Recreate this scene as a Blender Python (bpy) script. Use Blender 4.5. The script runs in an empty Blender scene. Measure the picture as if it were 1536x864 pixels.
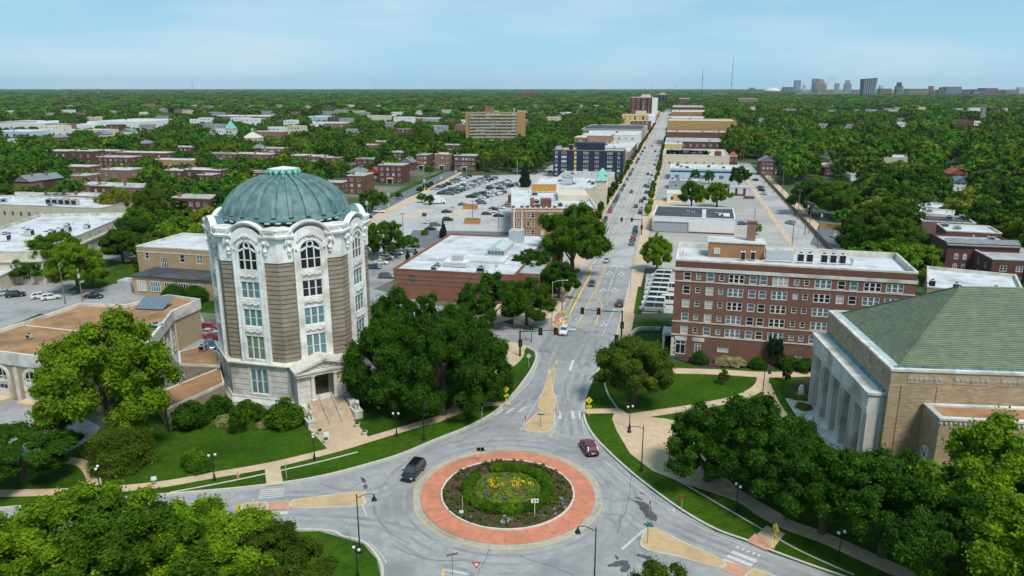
import bpy, bmesh, math, random
import numpy as np
from mathutils import Vector, Matrix
from mathutils.geometry import tessellate_polygon
R = math.radians
random.seed(7)
S = bpy.context.scene
COL = S.collection
# ------------------------------------------------------------------ camera, sky, sun, exposure
FPX = 1120.0; CAMH = 54.0; PITCH = math.atan(301/FPX)      # focal length in photo pixels, drone height, downward tilt
cd = bpy.data.cameras.new('camera'); cam = bpy.data.objects.new('camera', cd); COL.objects.link(cam)
cd.sensor_width = 36; cd.lens = 36*FPX/1536; cd.clip_start = 0.5; cd.clip_end = 120000
cam.location = (0, 0, CAMH); cam.rotation_euler = (math.pi/2-PITCH, 0, 0)
S.camera = cam
SUN_EL, SUN_AZ = 56, 148      # azimuth clockwise from +Y (the view direction)
W = bpy.data.worlds.new('World'); S.world = W; W.use_nodes = True
nt = W.node_tree; nt.nodes.clear()
def wn(t, **k):
    n = nt.nodes.new(t)
    for a, b in k.items(): setattr(n, a, b)
    return n
sky = wn('ShaderNodeTexSky', sky_type='NISHITA', sun_disc=False, sun_elevation=R(SUN_EL), sun_rotation=R(SUN_AZ), air_density=1.0, dust_density=1.6, ozone_density=2.0)
tc = wn('ShaderNodeTexCoord'); mp = wn('ShaderNodeMapping'); mp.inputs['Scale'].default_value = (1.6, 1.6, 9.0)
ns = wn('ShaderNodeTexNoise'); ns.inputs['Scale'].default_value = 1.7; ns.inputs['Detail'].default_value = 6; ns.inputs['Roughness'].default_value = .55
cr = wn('ShaderNodeValToRGB'); cr.color_ramp.elements[0].position = .42; cr.color_ramp.elements[1].position = .70
mx = wn('ShaderNodeMixRGB'); mx.inputs['Color2'].default_value = (4.1, 5.2, 5.9, 1)
ml = wn('ShaderNodeMath', operation='MULTIPLY_ADD'); ml.inputs[1].default_value = .8; ml.inputs[2].default_value = .0
bg = wn('ShaderNodeBackground'); bg.inputs['Strength'].default_value = .0575
wo = wn('ShaderNodeOutputWorld')
L = nt.links.new
L(tc.outputs['Generated'], mp.inputs['Vector']); L(mp.outputs[0], ns.inputs['Vector']); L(ns.outputs['Fac'], cr.inputs[0])
L(cr.outputs[0], ml.inputs[0]); L(ml.outputs[0], mx.inputs['Fac'])
veil = wn('ShaderNodeMixRGB'); veil.inputs['Fac'].default_value = .8; # thin even high cloud, paler towards the horizon
sz = wn('ShaderNodeSeparateXYZ'); L(tc.outputs['Generated'], sz.inputs[0]); hr_ = wn('ShaderNodeValToRGB'); L(sz.outputs[2], hr_.inputs[0])
hr_.color_ramp.elements[0].position = .0; hr_.color_ramp.elements[0].color = (2.7, 5.1, 6.7, 1); hr_.color_ramp.elements[1].position = .16; hr_.color_ramp.elements[1].color = (1.45, 3.2, 4.6, 1); L(hr_.outputs[0], veil.inputs['Color2'])
L(sky.outputs[0], veil.inputs['Color1']); L(veil.outputs[0], mx.inputs['Color1']); L(mx.outputs[0], bg.inputs[0]); L(bg.outputs[0], wo.inputs[0])
sl = bpy.data.lights.new('sun', 'SUN'); sl.energy = 1.42; sl.angle = R(16); sl.color = (1, .95, .88)
so = bpy.data.objects.new('sun', sl); COL.objects.link(so)
so.rotation_euler = Vector((math.sin(R(SUN_AZ))*math.cos(R(SUN_EL)), math.cos(R(SUN_AZ))*math.cos(R(SUN_EL)), math.sin(R(SUN_EL)))).to_track_quat('Z', 'Y').to_euler()
S.view_settings.view_transform = 'Standard'; S.view_settings.look = 'None'; S.view_settings.gamma = 1
S.view_settings.exposure = 1.43
S.render.engine = 'CYCLES'
S.cycles.volume_max_steps = 64; S.cycles.max_bounces = 6; S.cycles.transparent_max_bounces = 4; S.cycles.volume_bounces = 0

# ------------------------------------------------------------------ measuring: a photo pixel to the point of the level z it shows
def G(u, v, z=0.0):
    x = (u-768)/FPX; y = -(v-432)/FPX
    dy = math.cos(PITCH)+y*math.sin(PITCH); dz = -math.sin(PITCH)+y*math.cos(PITCH)
    t = (z-CAMH)/dz
    return Vector((x*t, dy*t, z))
def PX(p):
    d = p[2]-CAMH; zc = p[1]*math.cos(PITCH)-d*math.sin(PITCH); yc = p[1]*math.sin(PITCH)+d*math.cos(PITCH)
    return 768+FPX*p[0]/zc, 432-FPX*yc/zc, zc
def ZV(v, D):           # height seen at row v, D metres ahead
    y = -(v-432)/FPX
    return CAMH+D*(-math.sin(PITCH)+y*math.cos(PITCH))/(math.cos(PITCH)+y*math.sin(PITCH))
TH = R(12.1)            # the street grid is turned by this much, clockwise
E1 = Vector((math.cos(TH), -math.sin(TH), 0)); E2 = Vector((math.sin(TH), math.cos(TH), 0))
def street(y, off=0, z=0):      # a point of the long street, off metres right of its centre line, at depth y
    return Vector((.2147*y-20.5, y, z))+E1*off

# ------------------------------------------------------------------ materials
MATS = {}
def mat(name, c1, c2=None, scale=3.0, rough=.8, detail=4, metal=0, bump=0, spec=.3, streak=None, c3=None, s3=.15, obj=True, rnd=0, lo=.35, hi=.65):
    if name in MATS: return MATS[name]
    m = bpy.data.materials.new(name); m.use_nodes = True; MATS[name] = m
    t = m.node_tree; b = t.nodes['Principled BSDF']
    b.inputs['Roughness'].default_value = rough; b.inputs['Metallic'].default_value = metal; b.inputs['Specular IOR Level'].default_value = spec
    col = (*c1, 1)
    if c2 is None and rnd == 0: b.inputs['Base Color'].default_value = col; return m
    co = t.nodes.new('ShaderNodeTexCoord'); src = co.outputs['Object']
    if not obj:
        ge = t.nodes.new('ShaderNodeNewGeometry'); src = ge.outputs['Position']
    if streak:
        mpn = t.nodes.new('ShaderNodeMapping'); mpn.inputs['Scale'].default_value = streak; t.links.new(src, mpn.inputs[0]); src2 = mpn.outputs[0]
    else: src2 = src
    n = t.nodes.new('ShaderNodeTexNoise'); n.inputs['Scale'].default_value = scale; n.inputs['Detail'].default_value = detail; n.inputs['Roughness'].default_value = .62
    t.links.new(src2, n.inputs['Vector'])
    r = t.nodes.new('ShaderNodeValToRGB'); r.color_ramp.elements[0].position = lo; r.color_ramp.elements[1].position = hi
    r.color_ramp.elements[0].color = col; r.color_ramp.elements[1].color = (*(c2 or c1), 1)
    t.links.new(n.outputs['Fac'], r.inputs[0]); out = r.outputs[0]
    if c3:
        n3 = t.nodes.new('ShaderNodeTexNoise'); n3.inputs['Scale'].default_value = s3; n3.inputs['Detail'].default_value = 5
        t.links.new(src, n3.inputs['Vector'])
        r3 = t.nodes.new('ShaderNodeValToRGB'); r3.color_ramp.elements[0].position = .48; r3.color_ramp.elements[1].position = .7
        t.links.new(n3.outputs['Fac'], r3.inputs[0])
        x3 = t.nodes.new('ShaderNodeMixRGB'); t.links.new(r3.outputs[0], x3.inputs['Fac']); t.links.new(out, x3.inputs['Color1']); x3.inputs['Color2'].default_value = (*c3, 1); out = x3.outputs[0]
    if rnd:
        oi = t.nodes.new('ShaderNodeObjectInfo'); hs = t.nodes.new('ShaderNodeHueSaturation')
        ma = t.nodes.new('ShaderNodeMath'); ma.operation = 'MULTIPLY_ADD'; ma.inputs[1].default_value = rnd; ma.inputs[2].default_value = 1-rnd/2
        t.links.new(oi.outputs['Random'], ma.inputs[0]); t.links.new(ma.outputs[0], hs.inputs['Value']); t.links.new(out, hs.inputs['Color']); out = hs.outputs[0]
    t.links.new(out, b.inputs['Base Color'])
    if bump:
        bp = t.nodes.new('ShaderNodeBump'); bp.inputs['Strength'].default_value = bump; bp.inputs['Distance'].default_value = .05
        t.links.new(n.outputs['Fac'], bp.inputs['Height']); t.links.new(bp.outputs[0], b.inputs['Normal'])
    return m
def brick(name, c1, c2, mortar, w=.5, h=.17, stain=.25):
    if name in MATS: return MATS[name]
    m = bpy.data.materials.new(name); m.use_nodes = True; MATS[name] = m
    t = m.node_tree; b = t.nodes['Principled BSDF']; b.inputs['Roughness'].default_value = .9; b.inputs['Specular IOR Level'].default_value = .15
    co = t.nodes.new('ShaderNodeTexCoord'); sp = t.nodes.new('ShaderNodeSeparateXYZ'); t.links.new(co.outputs['Object'], sp.inputs[0])
    ad = t.nodes.new('ShaderNodeMath'); ad.operation = 'ADD'; t.links.new(sp.outputs[0], ad.inputs[0]); t.links.new(sp.outputs[1], ad.inputs[1])
    cb = t.nodes.new('ShaderNodeCombineXYZ'); t.links.new(ad.outputs[0], cb.inputs[0]); t.links.new(sp.outputs[2], cb.inputs[1])
    k = t.nodes.new('ShaderNodeTexBrick'); k.inputs['Scale'].default_value = 1; k.inputs['Brick Width'].default_value = w; k.inputs['Row Height'].default_value = h
    k.inputs['Mortar Size'].default_value = .012; k.inputs['Color1'].default_value = (*c1, 1); k.inputs['Color2'].default_value = (*c2, 1); k.inputs['Mortar'].default_value = (*mortar, 1)
    t.links.new(cb.outputs[0], k.inputs['Vector'])
    n = t.nodes.new('ShaderNodeTexNoise'); n.inputs['Scale'].default_value = .35; n.inputs['Detail'].default_value = 6; t.links.new(co.outputs['Object'], n.inputs['Vector'])
    hs = t.nodes.new('ShaderNodeHueSaturation'); ma = t.nodes.new('ShaderNodeMath'); ma.operation = 'MULTIPLY_ADD'; ma.inputs[1].default_value = stain*2; ma.inputs[2].default_value = 1-stain
    t.links.new(n.outputs['Fac'], ma.inputs[0]); t.links.new(ma.outputs[0], hs.inputs['Value']); t.links.new(k.outputs['Color'], hs.inputs['Color'])
    t.links.new(hs.outputs[0], b.inputs['Base Color'])
    return m

# ------------------------------------------------------------------ meshes
class MB:
    def __init__(s): s.v = []; s.f = []; s.m = []; s.T = None
    def P(s, p):
        p = Vector(p)
        if s.T is not None: p = s.T @ p
        s.v.append(p); return len(s.v)-1
    def poly(s, pts, mi=0):
        s.f.append([s.P(p) for p in pts]); s.m.append(mi)
    def box(s, x0, x1, y0, y1, z0, z1, mi=0):
        i = [s.P(p) for p in ((x0,y0,z0),(x1,y0,z0),(x1,y1,z0),(x0,y1,z0),(x0,y0,z1),(x1,y0,z1),(x1,y1,z1),(x0,y1,z1))]
        for a in ((0,3,2,1),(4,5,6,7),(0,1,5,4),(1,2,6,5),(2,3,7,6),(3,0,4,7)): s.f.append([i[k] for k in a]); s.m.append(mi)
    def loft(s, rings, mi=0, caps=True, closed=True):
        idx = [[s.P(p) for p in r] for r in rings]; n = len(idx[0])
        for a, b in zip(idx, idx[1:]):
            for k in range(n if closed else n-1):
                s.f.append([a[k], a[(k+1) % n], b[(k+1) % n], b[k]]); s.m.append(mi)
        if caps:
            s.f.append(idx[0][::-1]); s.m.append(mi); s.f.append(idx[-1]); s.m.append(mi)
    def tube(s, p, q, r0, r1=None, n=8, mi=0):
        p = Vector(p); q = Vector(q); r1 = r0 if r1 is None else r1
        d = (q-p).normalized(); a = d.orthogonal().normalized(); b = d.cross(a)
        s.loft([[c+(a*math.cos(t*2*math.pi/n)+b*math.sin(t*2*math.pi/n))*r for t in range(n)] for c, r in ((p, r0), (q, r1))], mi)
    def path(s, pts, r, n=6, mi=0):
        for p, q in zip(pts, pts[1:]): s.tube(p, q, r, r, n, mi)
    def lathe(s, prof, n=16, cx=0, cy=0, mi=0, caps=True, a0=0):
        s.loft([[(cx+r*math.cos(a0+2*math.pi*k/n), cy+r*math.sin(a0+2*math.pi*k/n), z) for k in range(n)] for r, z in prof], mi, caps)
    def prism(s, poly, z0, z1, mi=0):
        s.loft([[(p[0], p[1], z0) for p in poly], [(p[0], p[1], z1) for p in poly]], mi)
    def ball(s, c, r, n=8, mi=0, sx=1, sy=1, sz=1, bot=-1):
        pr = []
        for k in range(n//2+1):
            a = -math.pi/2+math.pi*k/(n//2); pr.append((max(.001, math.cos(a)*r), math.sin(a)*r))
        s.loft([[(c[0]+q*sx*math.cos(2*math.pi*k/n), c[1]+q*sy*math.sin(2*math.pi*k/n), c[2]+z*sz) for k in range(n)] for q, z in pr], mi)
    def mesh(s, name, mats):
        me = bpy.data.meshes.new(name); me.from_pydata([tuple(p) for p in s.v], [], s.f)
        for m in (mats if isinstance(mats, (list, tuple)) else [mats]): me.materials.append(m)
        if any(s.m): me.polygons.foreach_set('material_index', s.m)
        bm = bmesh.new(); bm.from_mesh(me); bmesh.ops.recalc_face_normals(bm, faces=bm.faces); bm.to_mesh(me); bm.free()
        return me
    def build(s, name, mats, parent=None, loc=None, rot=None, smooth=False):
        me = s.mesh(name, mats)
        if smooth: me.polygons.foreach_set('use_smooth', [True]*len(me.polygons))
        return link(name, me, parent, loc, rot)
def link(name, me, parent=None, loc=None, rot=None):
    o = bpy.data.objects.new(name, me); COL.objects.link(o)
    if parent: o.parent = parent
    if loc is not None: o.location = loc
    if rot is not None: o.rotation_euler = rot if not isinstance(rot, (int, float)) else (0, 0, rot)
    return o
LABELS = {}
def tag(o, label, cat, group=None):
    o['label'] = label; o['category'] = cat
    if group: o['group'] = group
    LABELS.setdefault(label, []).append(o); return o
def thing(name, label, cat, loc=(0,0,0), rz=0, group=None):
    o = bpy.data.objects.new(name, None); COL.objects.link(o); o.location = loc; o.rotation_euler = (0, 0, rz); o.empty_display_size = .3
    return tag(o, label, cat, group)
def dup(o, parent=None, loc=None, rz=None, scale=None):     # a thing, its parts and their sub-parts
    c = o.copy(); COL.objects.link(c)
    if parent: c.parent = parent
    for ch in list(o.children): dup(ch, c)
    if loc is not None: c.location = loc
    if rz is not None: c.rotation_euler = (0, 0, rz)
    if scale is not None: c.scale = scale
    return c
def struct(o): o['kind'] = 'structure'; return o
KEEP_OUT = []      # world polygons where no tree may stand
def keepout(pts): KEEP_OUT.append([(p[0], p[1]) for p in pts])
def sheet_world(name, pts, z, m, parent=None):
    pts = [Vector((p[0], p[1], 0)) for p in pts]
    me = bpy.data.meshes.new(name); me.from_pydata([(p.x, p.y, z) for p in pts], [], [list(t) for t in tessellate_polygon([pts])])
    bm = bmesh.new(); bm.from_mesh(me)
    for f in bm.faces:
        if f.normal.z < 0: f.normal_flip()
    bm.to_mesh(me); bm.free(); me.materials.append(m)
    return struct(link(name, me))
def sheet(name, px, z, m): return sheet_world(name, [G(u, v, z) for u, v in px], z, m)
def smooth_line(pts, n=5):
    pts = [Vector((p[0], p[1], 0)) for p in pts]; out = []
    for i in range(len(pts)-1):
        p0 = pts[max(i-1, 0)]; p1 = pts[i]; p2 = pts[i+1]; p3 = pts[min(i+2, len(pts)-1)]
        for k in range(n):
            t = k/n; out.append(.5*((2*p1)+(p2-p0)*t+(2*p0-5*p1+4*p2-p3)*t*t+(3*p1-p0-3*p2+p3)*t**3))
    return out+[pts[-1]]
def band(mb, pts, w0, w1, z0, z1=None, closed=False, mi=0):     # a strip from w0 to w1 right of a line; z1 gives it thickness
    pts = [Vector((p[0], p[1], 0)) for p in pts]; n = len(pts); L_ = []
    for i, p in enumerate(pts):
        a = pts[(i-1) % n] if closed or i else p; b = pts[(i+1) % n] if closed or i < n-1 else p
        t = (b-a).normalized(); q = Vector((t.y, -t.x, 0)); L_.append((p+q*w0, p+q*w1))
    rng = range(n if closed else n-1)
    if z1 is None:
        for i in rng:
            a, b = L_[i], L_[(i+1) % n]; mb.poly([(a[0].x,a[0].y,z0),(a[1].x,a[1].y,z0),(b[1].x,b[1].y,z0),(b[0].x,b[0].y,z0)], mi)
    else:
        rings = [[(a.x,a.y,z0),(a.x,a.y,z1),(b.x,b.y,z1),(b.x,b.y,z0)] for a, b in L_]
        if closed: rings.append(rings[0])
        mb.loft(rings, mi, not closed)
def pxl(px, z=0): return [G(u, v, z) for u, v in px]
ORD = 'first second third fourth fifth sixth seventh eighth ninth tenth eleventh twelfth thirteenth fourteenth fifteenth sixteenth seventeenth eighteenth nineteenth twentieth'.split()+['twenty '+q for q in 'first second third fourth fifth sixth seventh eighth ninth'.split()]
# ------------------------------------------------------------------ setting materials
ASPH = mat('asphalt', (.245,.243,.24), (.35,.346,.34), .8, .9, 9, obj=False, c3=(.19,.19,.19), s3=.11, lo=.3, hi=.7)
ASPH_L = mat('worn_concrete_road', (.33,.325,.31), (.42,.41,.385), .5, .9, 7, obj=False, c3=(.25,.25,.245), s3=.08)
LOT = mat('lot_asphalt', (.36,.355,.345), (.44,.43,.41), .35, .92, 7, obj=False, c3=(.29,.29,.285), s3=.04)
ASPH_D = mat('fresh_asphalt', (.11,.115,.13), (.15,.155,.17), .6, .9, 6, obj=False)
CONC = mat('kerb_concrete', (.42,.39,.33), (.52,.485,.42), 1.5, .9, 6, obj=False)
TAN = mat('tan_paving', (.47,.345,.225), (.56,.425,.29), .8, .9, 6, obj=False, c3=(.40,.31,.21), s3=.12)
TANI = mat('tan_island', (.43,.30,.155), (.52,.37,.20), 1.2, .9, 6, obj=False, c3=(.36,.26,.15), s3=.2)
REDC = mat('red_concrete', (.45,.165,.095), (.565,.225,.135), .9, .85, 8, obj=False, c3=(.40,.165,.10), s3=.3)
WHITE = mat('white_paint', (.42,.42,.41), (.60,.60,.58), 3, .8, 5, obj=False)
YEL = mat('yellow_paint', (.62,.42,.06), (.7,.5,.1), 3, .8, 5, obj=False)
YELF = mat('faded_yellow_paint', (.45,.34,.16), (.6,.42,.13), 2, .85, 6, obj=False)
SOIL = mat('bark_mulch', (.035,.02,.014), (.075,.045,.032), 2.5, .95, 6, obj=False)
TAR = mat('tar', (.06,.062,.068), (.1,.1,.105), 1.5, .7, 5, obj=False)
STEEL = mat('rail_steel', (.10,.10,.10), (.16,.15,.14), 3, .5, 4, metal=.3)
def lawn_mat(name, a, b, c):
    m = mat(name, a, b, .9, .95, 8, obj=False, c3=c, s3=.07, spec=.1)
    t = m.node_tree; bs = t.nodes['Principled BSDF']
    ge = t.nodes.new('ShaderNodeNewGeometry'); mp_ = t.nodes.new('ShaderNodeMapping'); mp_.inputs['Rotation'].default_value = (0, 0, R(52))
    t.links.new(ge.outputs['Position'], mp_.inputs[0])
    wv = t.nodes.new('ShaderNodeTexWave'); wv.inputs['Scale'].default_value = .42; wv.inputs['Distortion'].default_value = 1.5; wv.inputs['Detail'].default_value = 2
    t.links.new(mp_.outputs[0], wv.inputs['Vector'])
    hs = t.nodes.new('ShaderNodeHueSaturation'); ma = t.nodes.new('ShaderNodeMath'); ma.operation = 'MULTIPLY_ADD'; ma.inputs[1].default_value = .12; ma.inputs[2].default_value = .94
    src = bs.inputs['Base Color'].links[0].from_socket
    t.links.new(wv.outputs['Fac'], ma.inputs[0]); t.links.new(ma.outputs[0], hs.inputs['Value']); t.links.new(src, hs.inputs['Color']); t.links.new(hs.outputs[0], bs.inputs['Base Color'])
    n = t.nodes.new('ShaderNodeTexNoise'); n.inputs['Scale'].default_value = 9; n.inputs['Detail'].default_value = 6; t.links.new(ge.outputs['Position'], n.inputs['Vector'])
    bp = t.nodes.new('ShaderNodeBump'); bp.inputs['Strength'].default_value = .7; bp.inputs['Distance'].default_value = .12
    t.links.new(n.outputs['Fac'], bp.inputs['Height']); t.links.new(bp.outputs[0], bs.inputs['Normal'])
    return m
LAWN = lawn_mat('lawn_grass', (.024,.066,.002), (.050,.108,.004), (.016,.048,.002))
GROUND = mat('ground_cover', (.028,.06,.010), (.07,.085,.035), .05, .95, 8, obj=False, c3=(.2,.185,.16), s3=.02)
PAVE = mat('block_paving', (.30,.285,.26), (.40,.375,.34), .12, .92, 7, obj=False, c3=(.23,.22,.21), s3=.03)

# ------------------------------------------------------------------ ground and roads
sheet_world('ground', [(-19500,-50),(19500,-50),(19500,21500),(-19500,21500)], -.03, GROUND)
NWK = [(-160,775),(100,753),(255,740),(340,733),(420,724),(480,714),(540,699),(600,681),(650,660),(700,640),(740,618),(765,595),(785,570),(797,552),(803,537),(801,528),(790,521)]
EK = [(920,519),(903,545),(882,581),(874,619),(885,649),(912,679),(945,709),(979,736),(1024,768),(1074,796),(1124,814),(1157,828),(1257,864),(1420,915)]
SWK = [(-160,812),(330,797),(480,797),(512,806),(545,816),(565,839),(571,864),(560,930)]
left_far = street(205, -190); right_far = street(230, 20)
sheet('road', NWK+[(765,512),(765,487),(800,486),(823,482),(847,456),(868,414),(876,396),(950,400),(934,464),(925,506)]+EK+[(1420,1100),(500,1100),(560,930)]+SWK[::-1][1:], 0, ASPH)
def street_poly(y0, y1, l, r): return [street(y0, l), street(y1, l), street(y1, r), street(y0, r)]
sheet_world('long_street', [street(226,-8.6),street(420,-8.4),street(900,-7.8),street(2600,-7.5),street(2600,7.5),street(900,7.8),street(420,8.2),street(226,8.4)], .004, ASPH_L)
b0 = G(768,505)
sheet_world('side_street', [G(803,527), G(800,486), G(765,486)+Vector((0,0,0))] + [street(206,-95), street(218,-170), street(206,-172), street(192,-95), G(765,511)], .008, ASPH)
def block(y0, y1, l, r, name='paved_block', m=None, z=-.012):
    p = [street(y0, l), street(y1, l), street(y1, r), street(y0, r)]
    return sheet_world(name, p, z, m or PAVE)
block(228, 1750, -66, -8.4); block(228, 1750, 8.4, 62)
# the smaller street right of the shops
LS = [G(1228,385), G(1203,365), G(1172,335), G(1150,302), G(1137,280), G(1128,262)]
LSR = [p+Vector((9.5,0,0)) for p in LS]
ls_dir = (LS[-1]-LS[0]).normalized(); ls_n = Vector((ls_dir.y, -ls_dir.x, 0))
def ls(t, off, z=0): p = LS[0].lerp(LS[-1], t)+ls_n*off; p.z = z; return p
sheet_world('back_street', [ls(-.15,-4.7),ls(1.3,-4.7),ls(1.3,4.7),ls(-.15,4.7)], .004, ASPH_L)
sheet_world('back_street_pavement', [ls(-.12,4.7),ls(1.1,4.7),ls(1.1,10.5),ls(-.12,10.5)], .06, TAN)
sheet_world('back_street_verge', [ls(0,-7),ls(1.1,-7),ls(1.1,-4.7),ls(0,-4.7)], .05, TAN)
keepout([ls(-.2,-9),ls(1.4,-9),ls(1.4,14),ls(-.2,14)])
# parking lots
sheet_world('parking_lot', pxl([(520,352),(560,318),(690,264),(812,262),(930,262),(905,300),(800,345),(700,372),(560,392)]), .004, LOT)
keepout(pxl([(500,352),(560,314),(690,258),(812,262),(930,262),(905,300),(800,347),(700,376),(560,380)]))
sheet('lot_drive', [(590,392),(620,345),(775,348),(690,392)], .008, ASPH_D)
def lotpx(px, z, m, name='lot_patch'): return sheet(name, px, z, m)
lotpx([(596,326),(626,313),(655,314),(620,327)], .012, mat('patched_concrete', (.42,.36,.28), (.5,.43,.34), .4, .9, 6, obj=False))
lotpx([(655,326),(690,312),(712,314),(680,330)], .012, MATS['patched_concrete'])
sheet('upper_street', [(470,352),(570,302),(668,258),(686,258),(612,296),(520,345),(492,362)], .012, ASPH_D)
keepout(pxl([(455,352),(570,300),(668,256),(690,256),(612,300),(510,362)]))
sheet('verge', [(512,330),(560,303),(640,266),(662,258),(668,258),(572,304),(520,336)], .03, LAWN)
sheet('upper_pavement', [(520,347),(612,298),(690,258),(694,259),(618,303),(530,352)], .03, TAN)
sheet('town_hall_lot', [(-200,470),(-60,430),(40,418),(150,420),(215,436),(300,470),(330,520),(300,560),(180,500),(60,470),(-60,520)], .004, ASPH)
keepout(pxl([(-200,470),(-60,425),(40,415),(215,432),(300,470),(330,530),(180,500)]))
sheet('hill_lawn', [(130,420),(205,388),(215,412),(150,432),(100,436)], .05, LAWN)
sheet('side_lawn', [(300,440),(330,440),(330,470),(300,468)], .05, LAWN)
sheet('station_forecourt', [(-80,600),(80,600),(150,640),(130,690),(-60,690)], .02, ASPH)
# kerbed lawns
LZ = .13
sheet('town_hall_lawn', NWK+[(760,520),(640,540),(540,560),(330,590),(250,610),(150,650),(80,690),(-160,730)], LZ, LAWN)
sheet('garden_lawn', EK+[(1700,930),(1750,600),(1230,546),(1000,546),(960,505)], LZ, LAWN)
sheet('corner_lawn', SWK+[(500,1000),(-300,1000)], LZ, LAWN)
sheet('north_corner', [(792,519),(765,512),(740,520),(760,545),(775,540)], LZ+.004, TAN)
mb = MB()
for ln in (NWK, EK, SWK): 
    s = -1 if ln is not EK else 1
    if ln is EK: band(mb, smooth_line(pxl(ln)), -.02, -.38, 0, LZ+.02)
    elif ln is NWK: band(mb, smooth_line(pxl(ln)), .02, .38, 0, LZ+.02)
    else: band(mb, smooth_line(pxl(ln)), -.02, -.38, 0, LZ+.02)
struct(mb.build('kerb', CONC))
mb = MB()
for ln, sgn in ((NWK, 1), (EK, -1)):
    band(mb, smooth_line(pxl(ln)), .38*sgn, .95*sgn, .012)
struct(mb.build('gutter', mat('gutter_concrete', (.30,.295,.28), (.37,.36,.34), 1.2, .9, 6, obj=False)))
# footpaths
def walk(name, px, w, z=LZ+.006, m=None):
    mb = MB(); band(mb, smooth_line(pxl(px)), -w/2, w/2, z); return struct(mb.build(name, m or TAN))
walk('footpath', [(-40,742),(120,738),(232,729),(320,714),(410,698),(500,676),(560,658),(620,640),(672,624)], 1.9)
walk('footpath', [(672,624),(720,609),(765,606)], 1.7)
walk('footpath', [(95,690),(125,697),(138,712),(142,730)], 1.8)
walk('footpath', [(640,635),(672,622),(735,570),(775,540),(780,522)], 1.9, LZ+.01)
walk('low_kerb', [(255,740),(330,726),(397,712),(470,696),(537,679)], .35, LZ+.012, CONC)
sheet('crossing_ramp', [(397,702),(420,698),(425,726),(400,729)], LZ+.016, TAN)
sheet('plaza', [(455,634),(522,620),(555,658),(494,676)], LZ+.01, TAN)
sheet('garden_plaza', [(925,610),(944,622),(1000,628),(1046,640),(1046,676),(1110,735),(1170,770),(1190,788),(1124,758),(1024,724),(979,706),(945,680),(925,646),(918,628)], LZ+.006, TAN)
walk('footpath', [(1100,742),(1117,750),(1167,782),(1245,812),(1320,846),(1420,890)], 2.6, LZ+.01)
walk('low_kerb', [(905,570),(912,592),(925,612)], .3, LZ+.014, CONC)
walk('low_kerb', [(1010,720),(1024,726),(1141,794),(1201,828),(1281,864)], .3, LZ+.02, CONC)
walk('footpath', [(878,618),(925,617)], 2.0, LZ+.01)
walk('footpath', [(944,626),(1000,618),(1050,610),(1110,597),(1140,580),(1145,562)], 2.2, LZ+.01)
walk('footpath', [(1146,575),(1158,602),(1178,632),(1205,665)], 2.2, LZ+.012)
walk('footpath', [(1010,557),(1080,559),(1150,563),(1225,561)], 2.9, LZ+.008)
sheet('temple_plaza', [(1175,628),(1205,630),(1262,712),(1225,722),(1205,690)], LZ+.014, TAN)
sheet('shrub_bed', [(1010,536),(1050,551),(1218,556),(1218,545),(1040,530)], LZ+.01, SOIL)
sheet('shrub_bed', [(1188,574),(1218,566),(1216,610),(1200,606)], LZ+.012, SOIL)
mb = MB()
for (u0,v0,u1,v1) in [(1178,560,1195,562)]: pass
sheet('street_pavement', [(920,519),(934,464),(950,400),(964,330),(975,330),(968,400),(952,470),(944,515)], .14, TAN)
sheet('street_pavement', [(823,484),(847,456),(868,414),(893,352),(880,352),(850,408),(820,450),(770,478),(770,490)], .14, TAN)
sheet('corner_plaza', [(690,500),(770,478),(790,462),(760,440),(690,470)], .10, TAN)
mb = MB(); band(mb, smooth_line(pxl([(823,484),(847,456),(868,414),(876,396)])), -.3, .05, 0, .16); band(mb, pxl([(920,519),(934,464),(950,400)]), -.05, .3, 0, .16); struct(mb.build('kerb', CONC))
sheet('verge', [(950,470),(957,430),(964,430),(962,470)], .15, LAWN)
sheet('verge', [(946,500),(952,482),(1003,482),(1003,497)], .15, LAWN)
sheet('verge', [(942,530),(948,503),(1003,503),(1003,545)], .15, LAWN)
sheet('van_lot', [(962,470),(970,410),(1022,408),(1016,470)], .10, ASPH_L)
sheet('library_lot', [(545,440),(548,380),(600,372),(640,372),(590,420)], .01, ASPH)
for y0, y1, s in ((300,1700,1),(300,1700,-1)):
    block(y0, y1, s*8.2 if s > 0 else -12, 12 if s > 0 else -8.2, 'shop_pavement', TAN, .12)
sheet_world('shop_terrace', [street(300,9),street(372,9),street(372,22),street(300,22)], .125, TAN)

# roundabout island
RC = Vector((-.6, 92.0, 0)); NR = 96
def ring(r, n=NR): return [RC+Vector((r*math.cos(2*math.pi*k/n), r*math.sin(2*math.pi*k/n), 0)) for k in range(n)]
mb = MB(); band(mb, ring(11.96), 0, .95, .016, closed=True); struct(mb.build('roundabout_gutter', mat('roundabout_gutter', (.30,.28,.22), (.42,.385,.31), 1, .9, 7, obj=False, c3=(.25,.24,.20))))
mb = MB(); n = NR
for a, b in ((.30,.52),(.55,.98)):
    rr = ring(12.9); band(mb, rr[int(a*n):int(b*n)], -.02, .16, .02)
band(mb, ring(12.9)[2:30], -.02, .14, .02)
struct(mb.build('yellow_edge_line', YELF))
mb = MB(); mb.lathe([(11.95,0),(11.95,.09),(11.75,.11),(9.2,.13)], NR, RC.x, RC.y, caps=False); struct(mb.build('truck_apron', REDC))
mb = MB()
for k in range(22):
    a = 2*math.pi*(k+.4)/22; d = Vector((math.cos(a), math.sin(a), 0)); q = Vector((-d.y, d.x, 0))*.025; A = RC+d*9.25; B = RC+d*11.75
    mb.poly([A-q+Vector((0,0,.137)), B-q+Vector((0,0,.117)), B+q+Vector((0,0,.117)), A+q+Vector((0,0,.137))])
struct(mb.build('apron_joint', mat('joint', (.25,.10,.07))))
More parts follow.
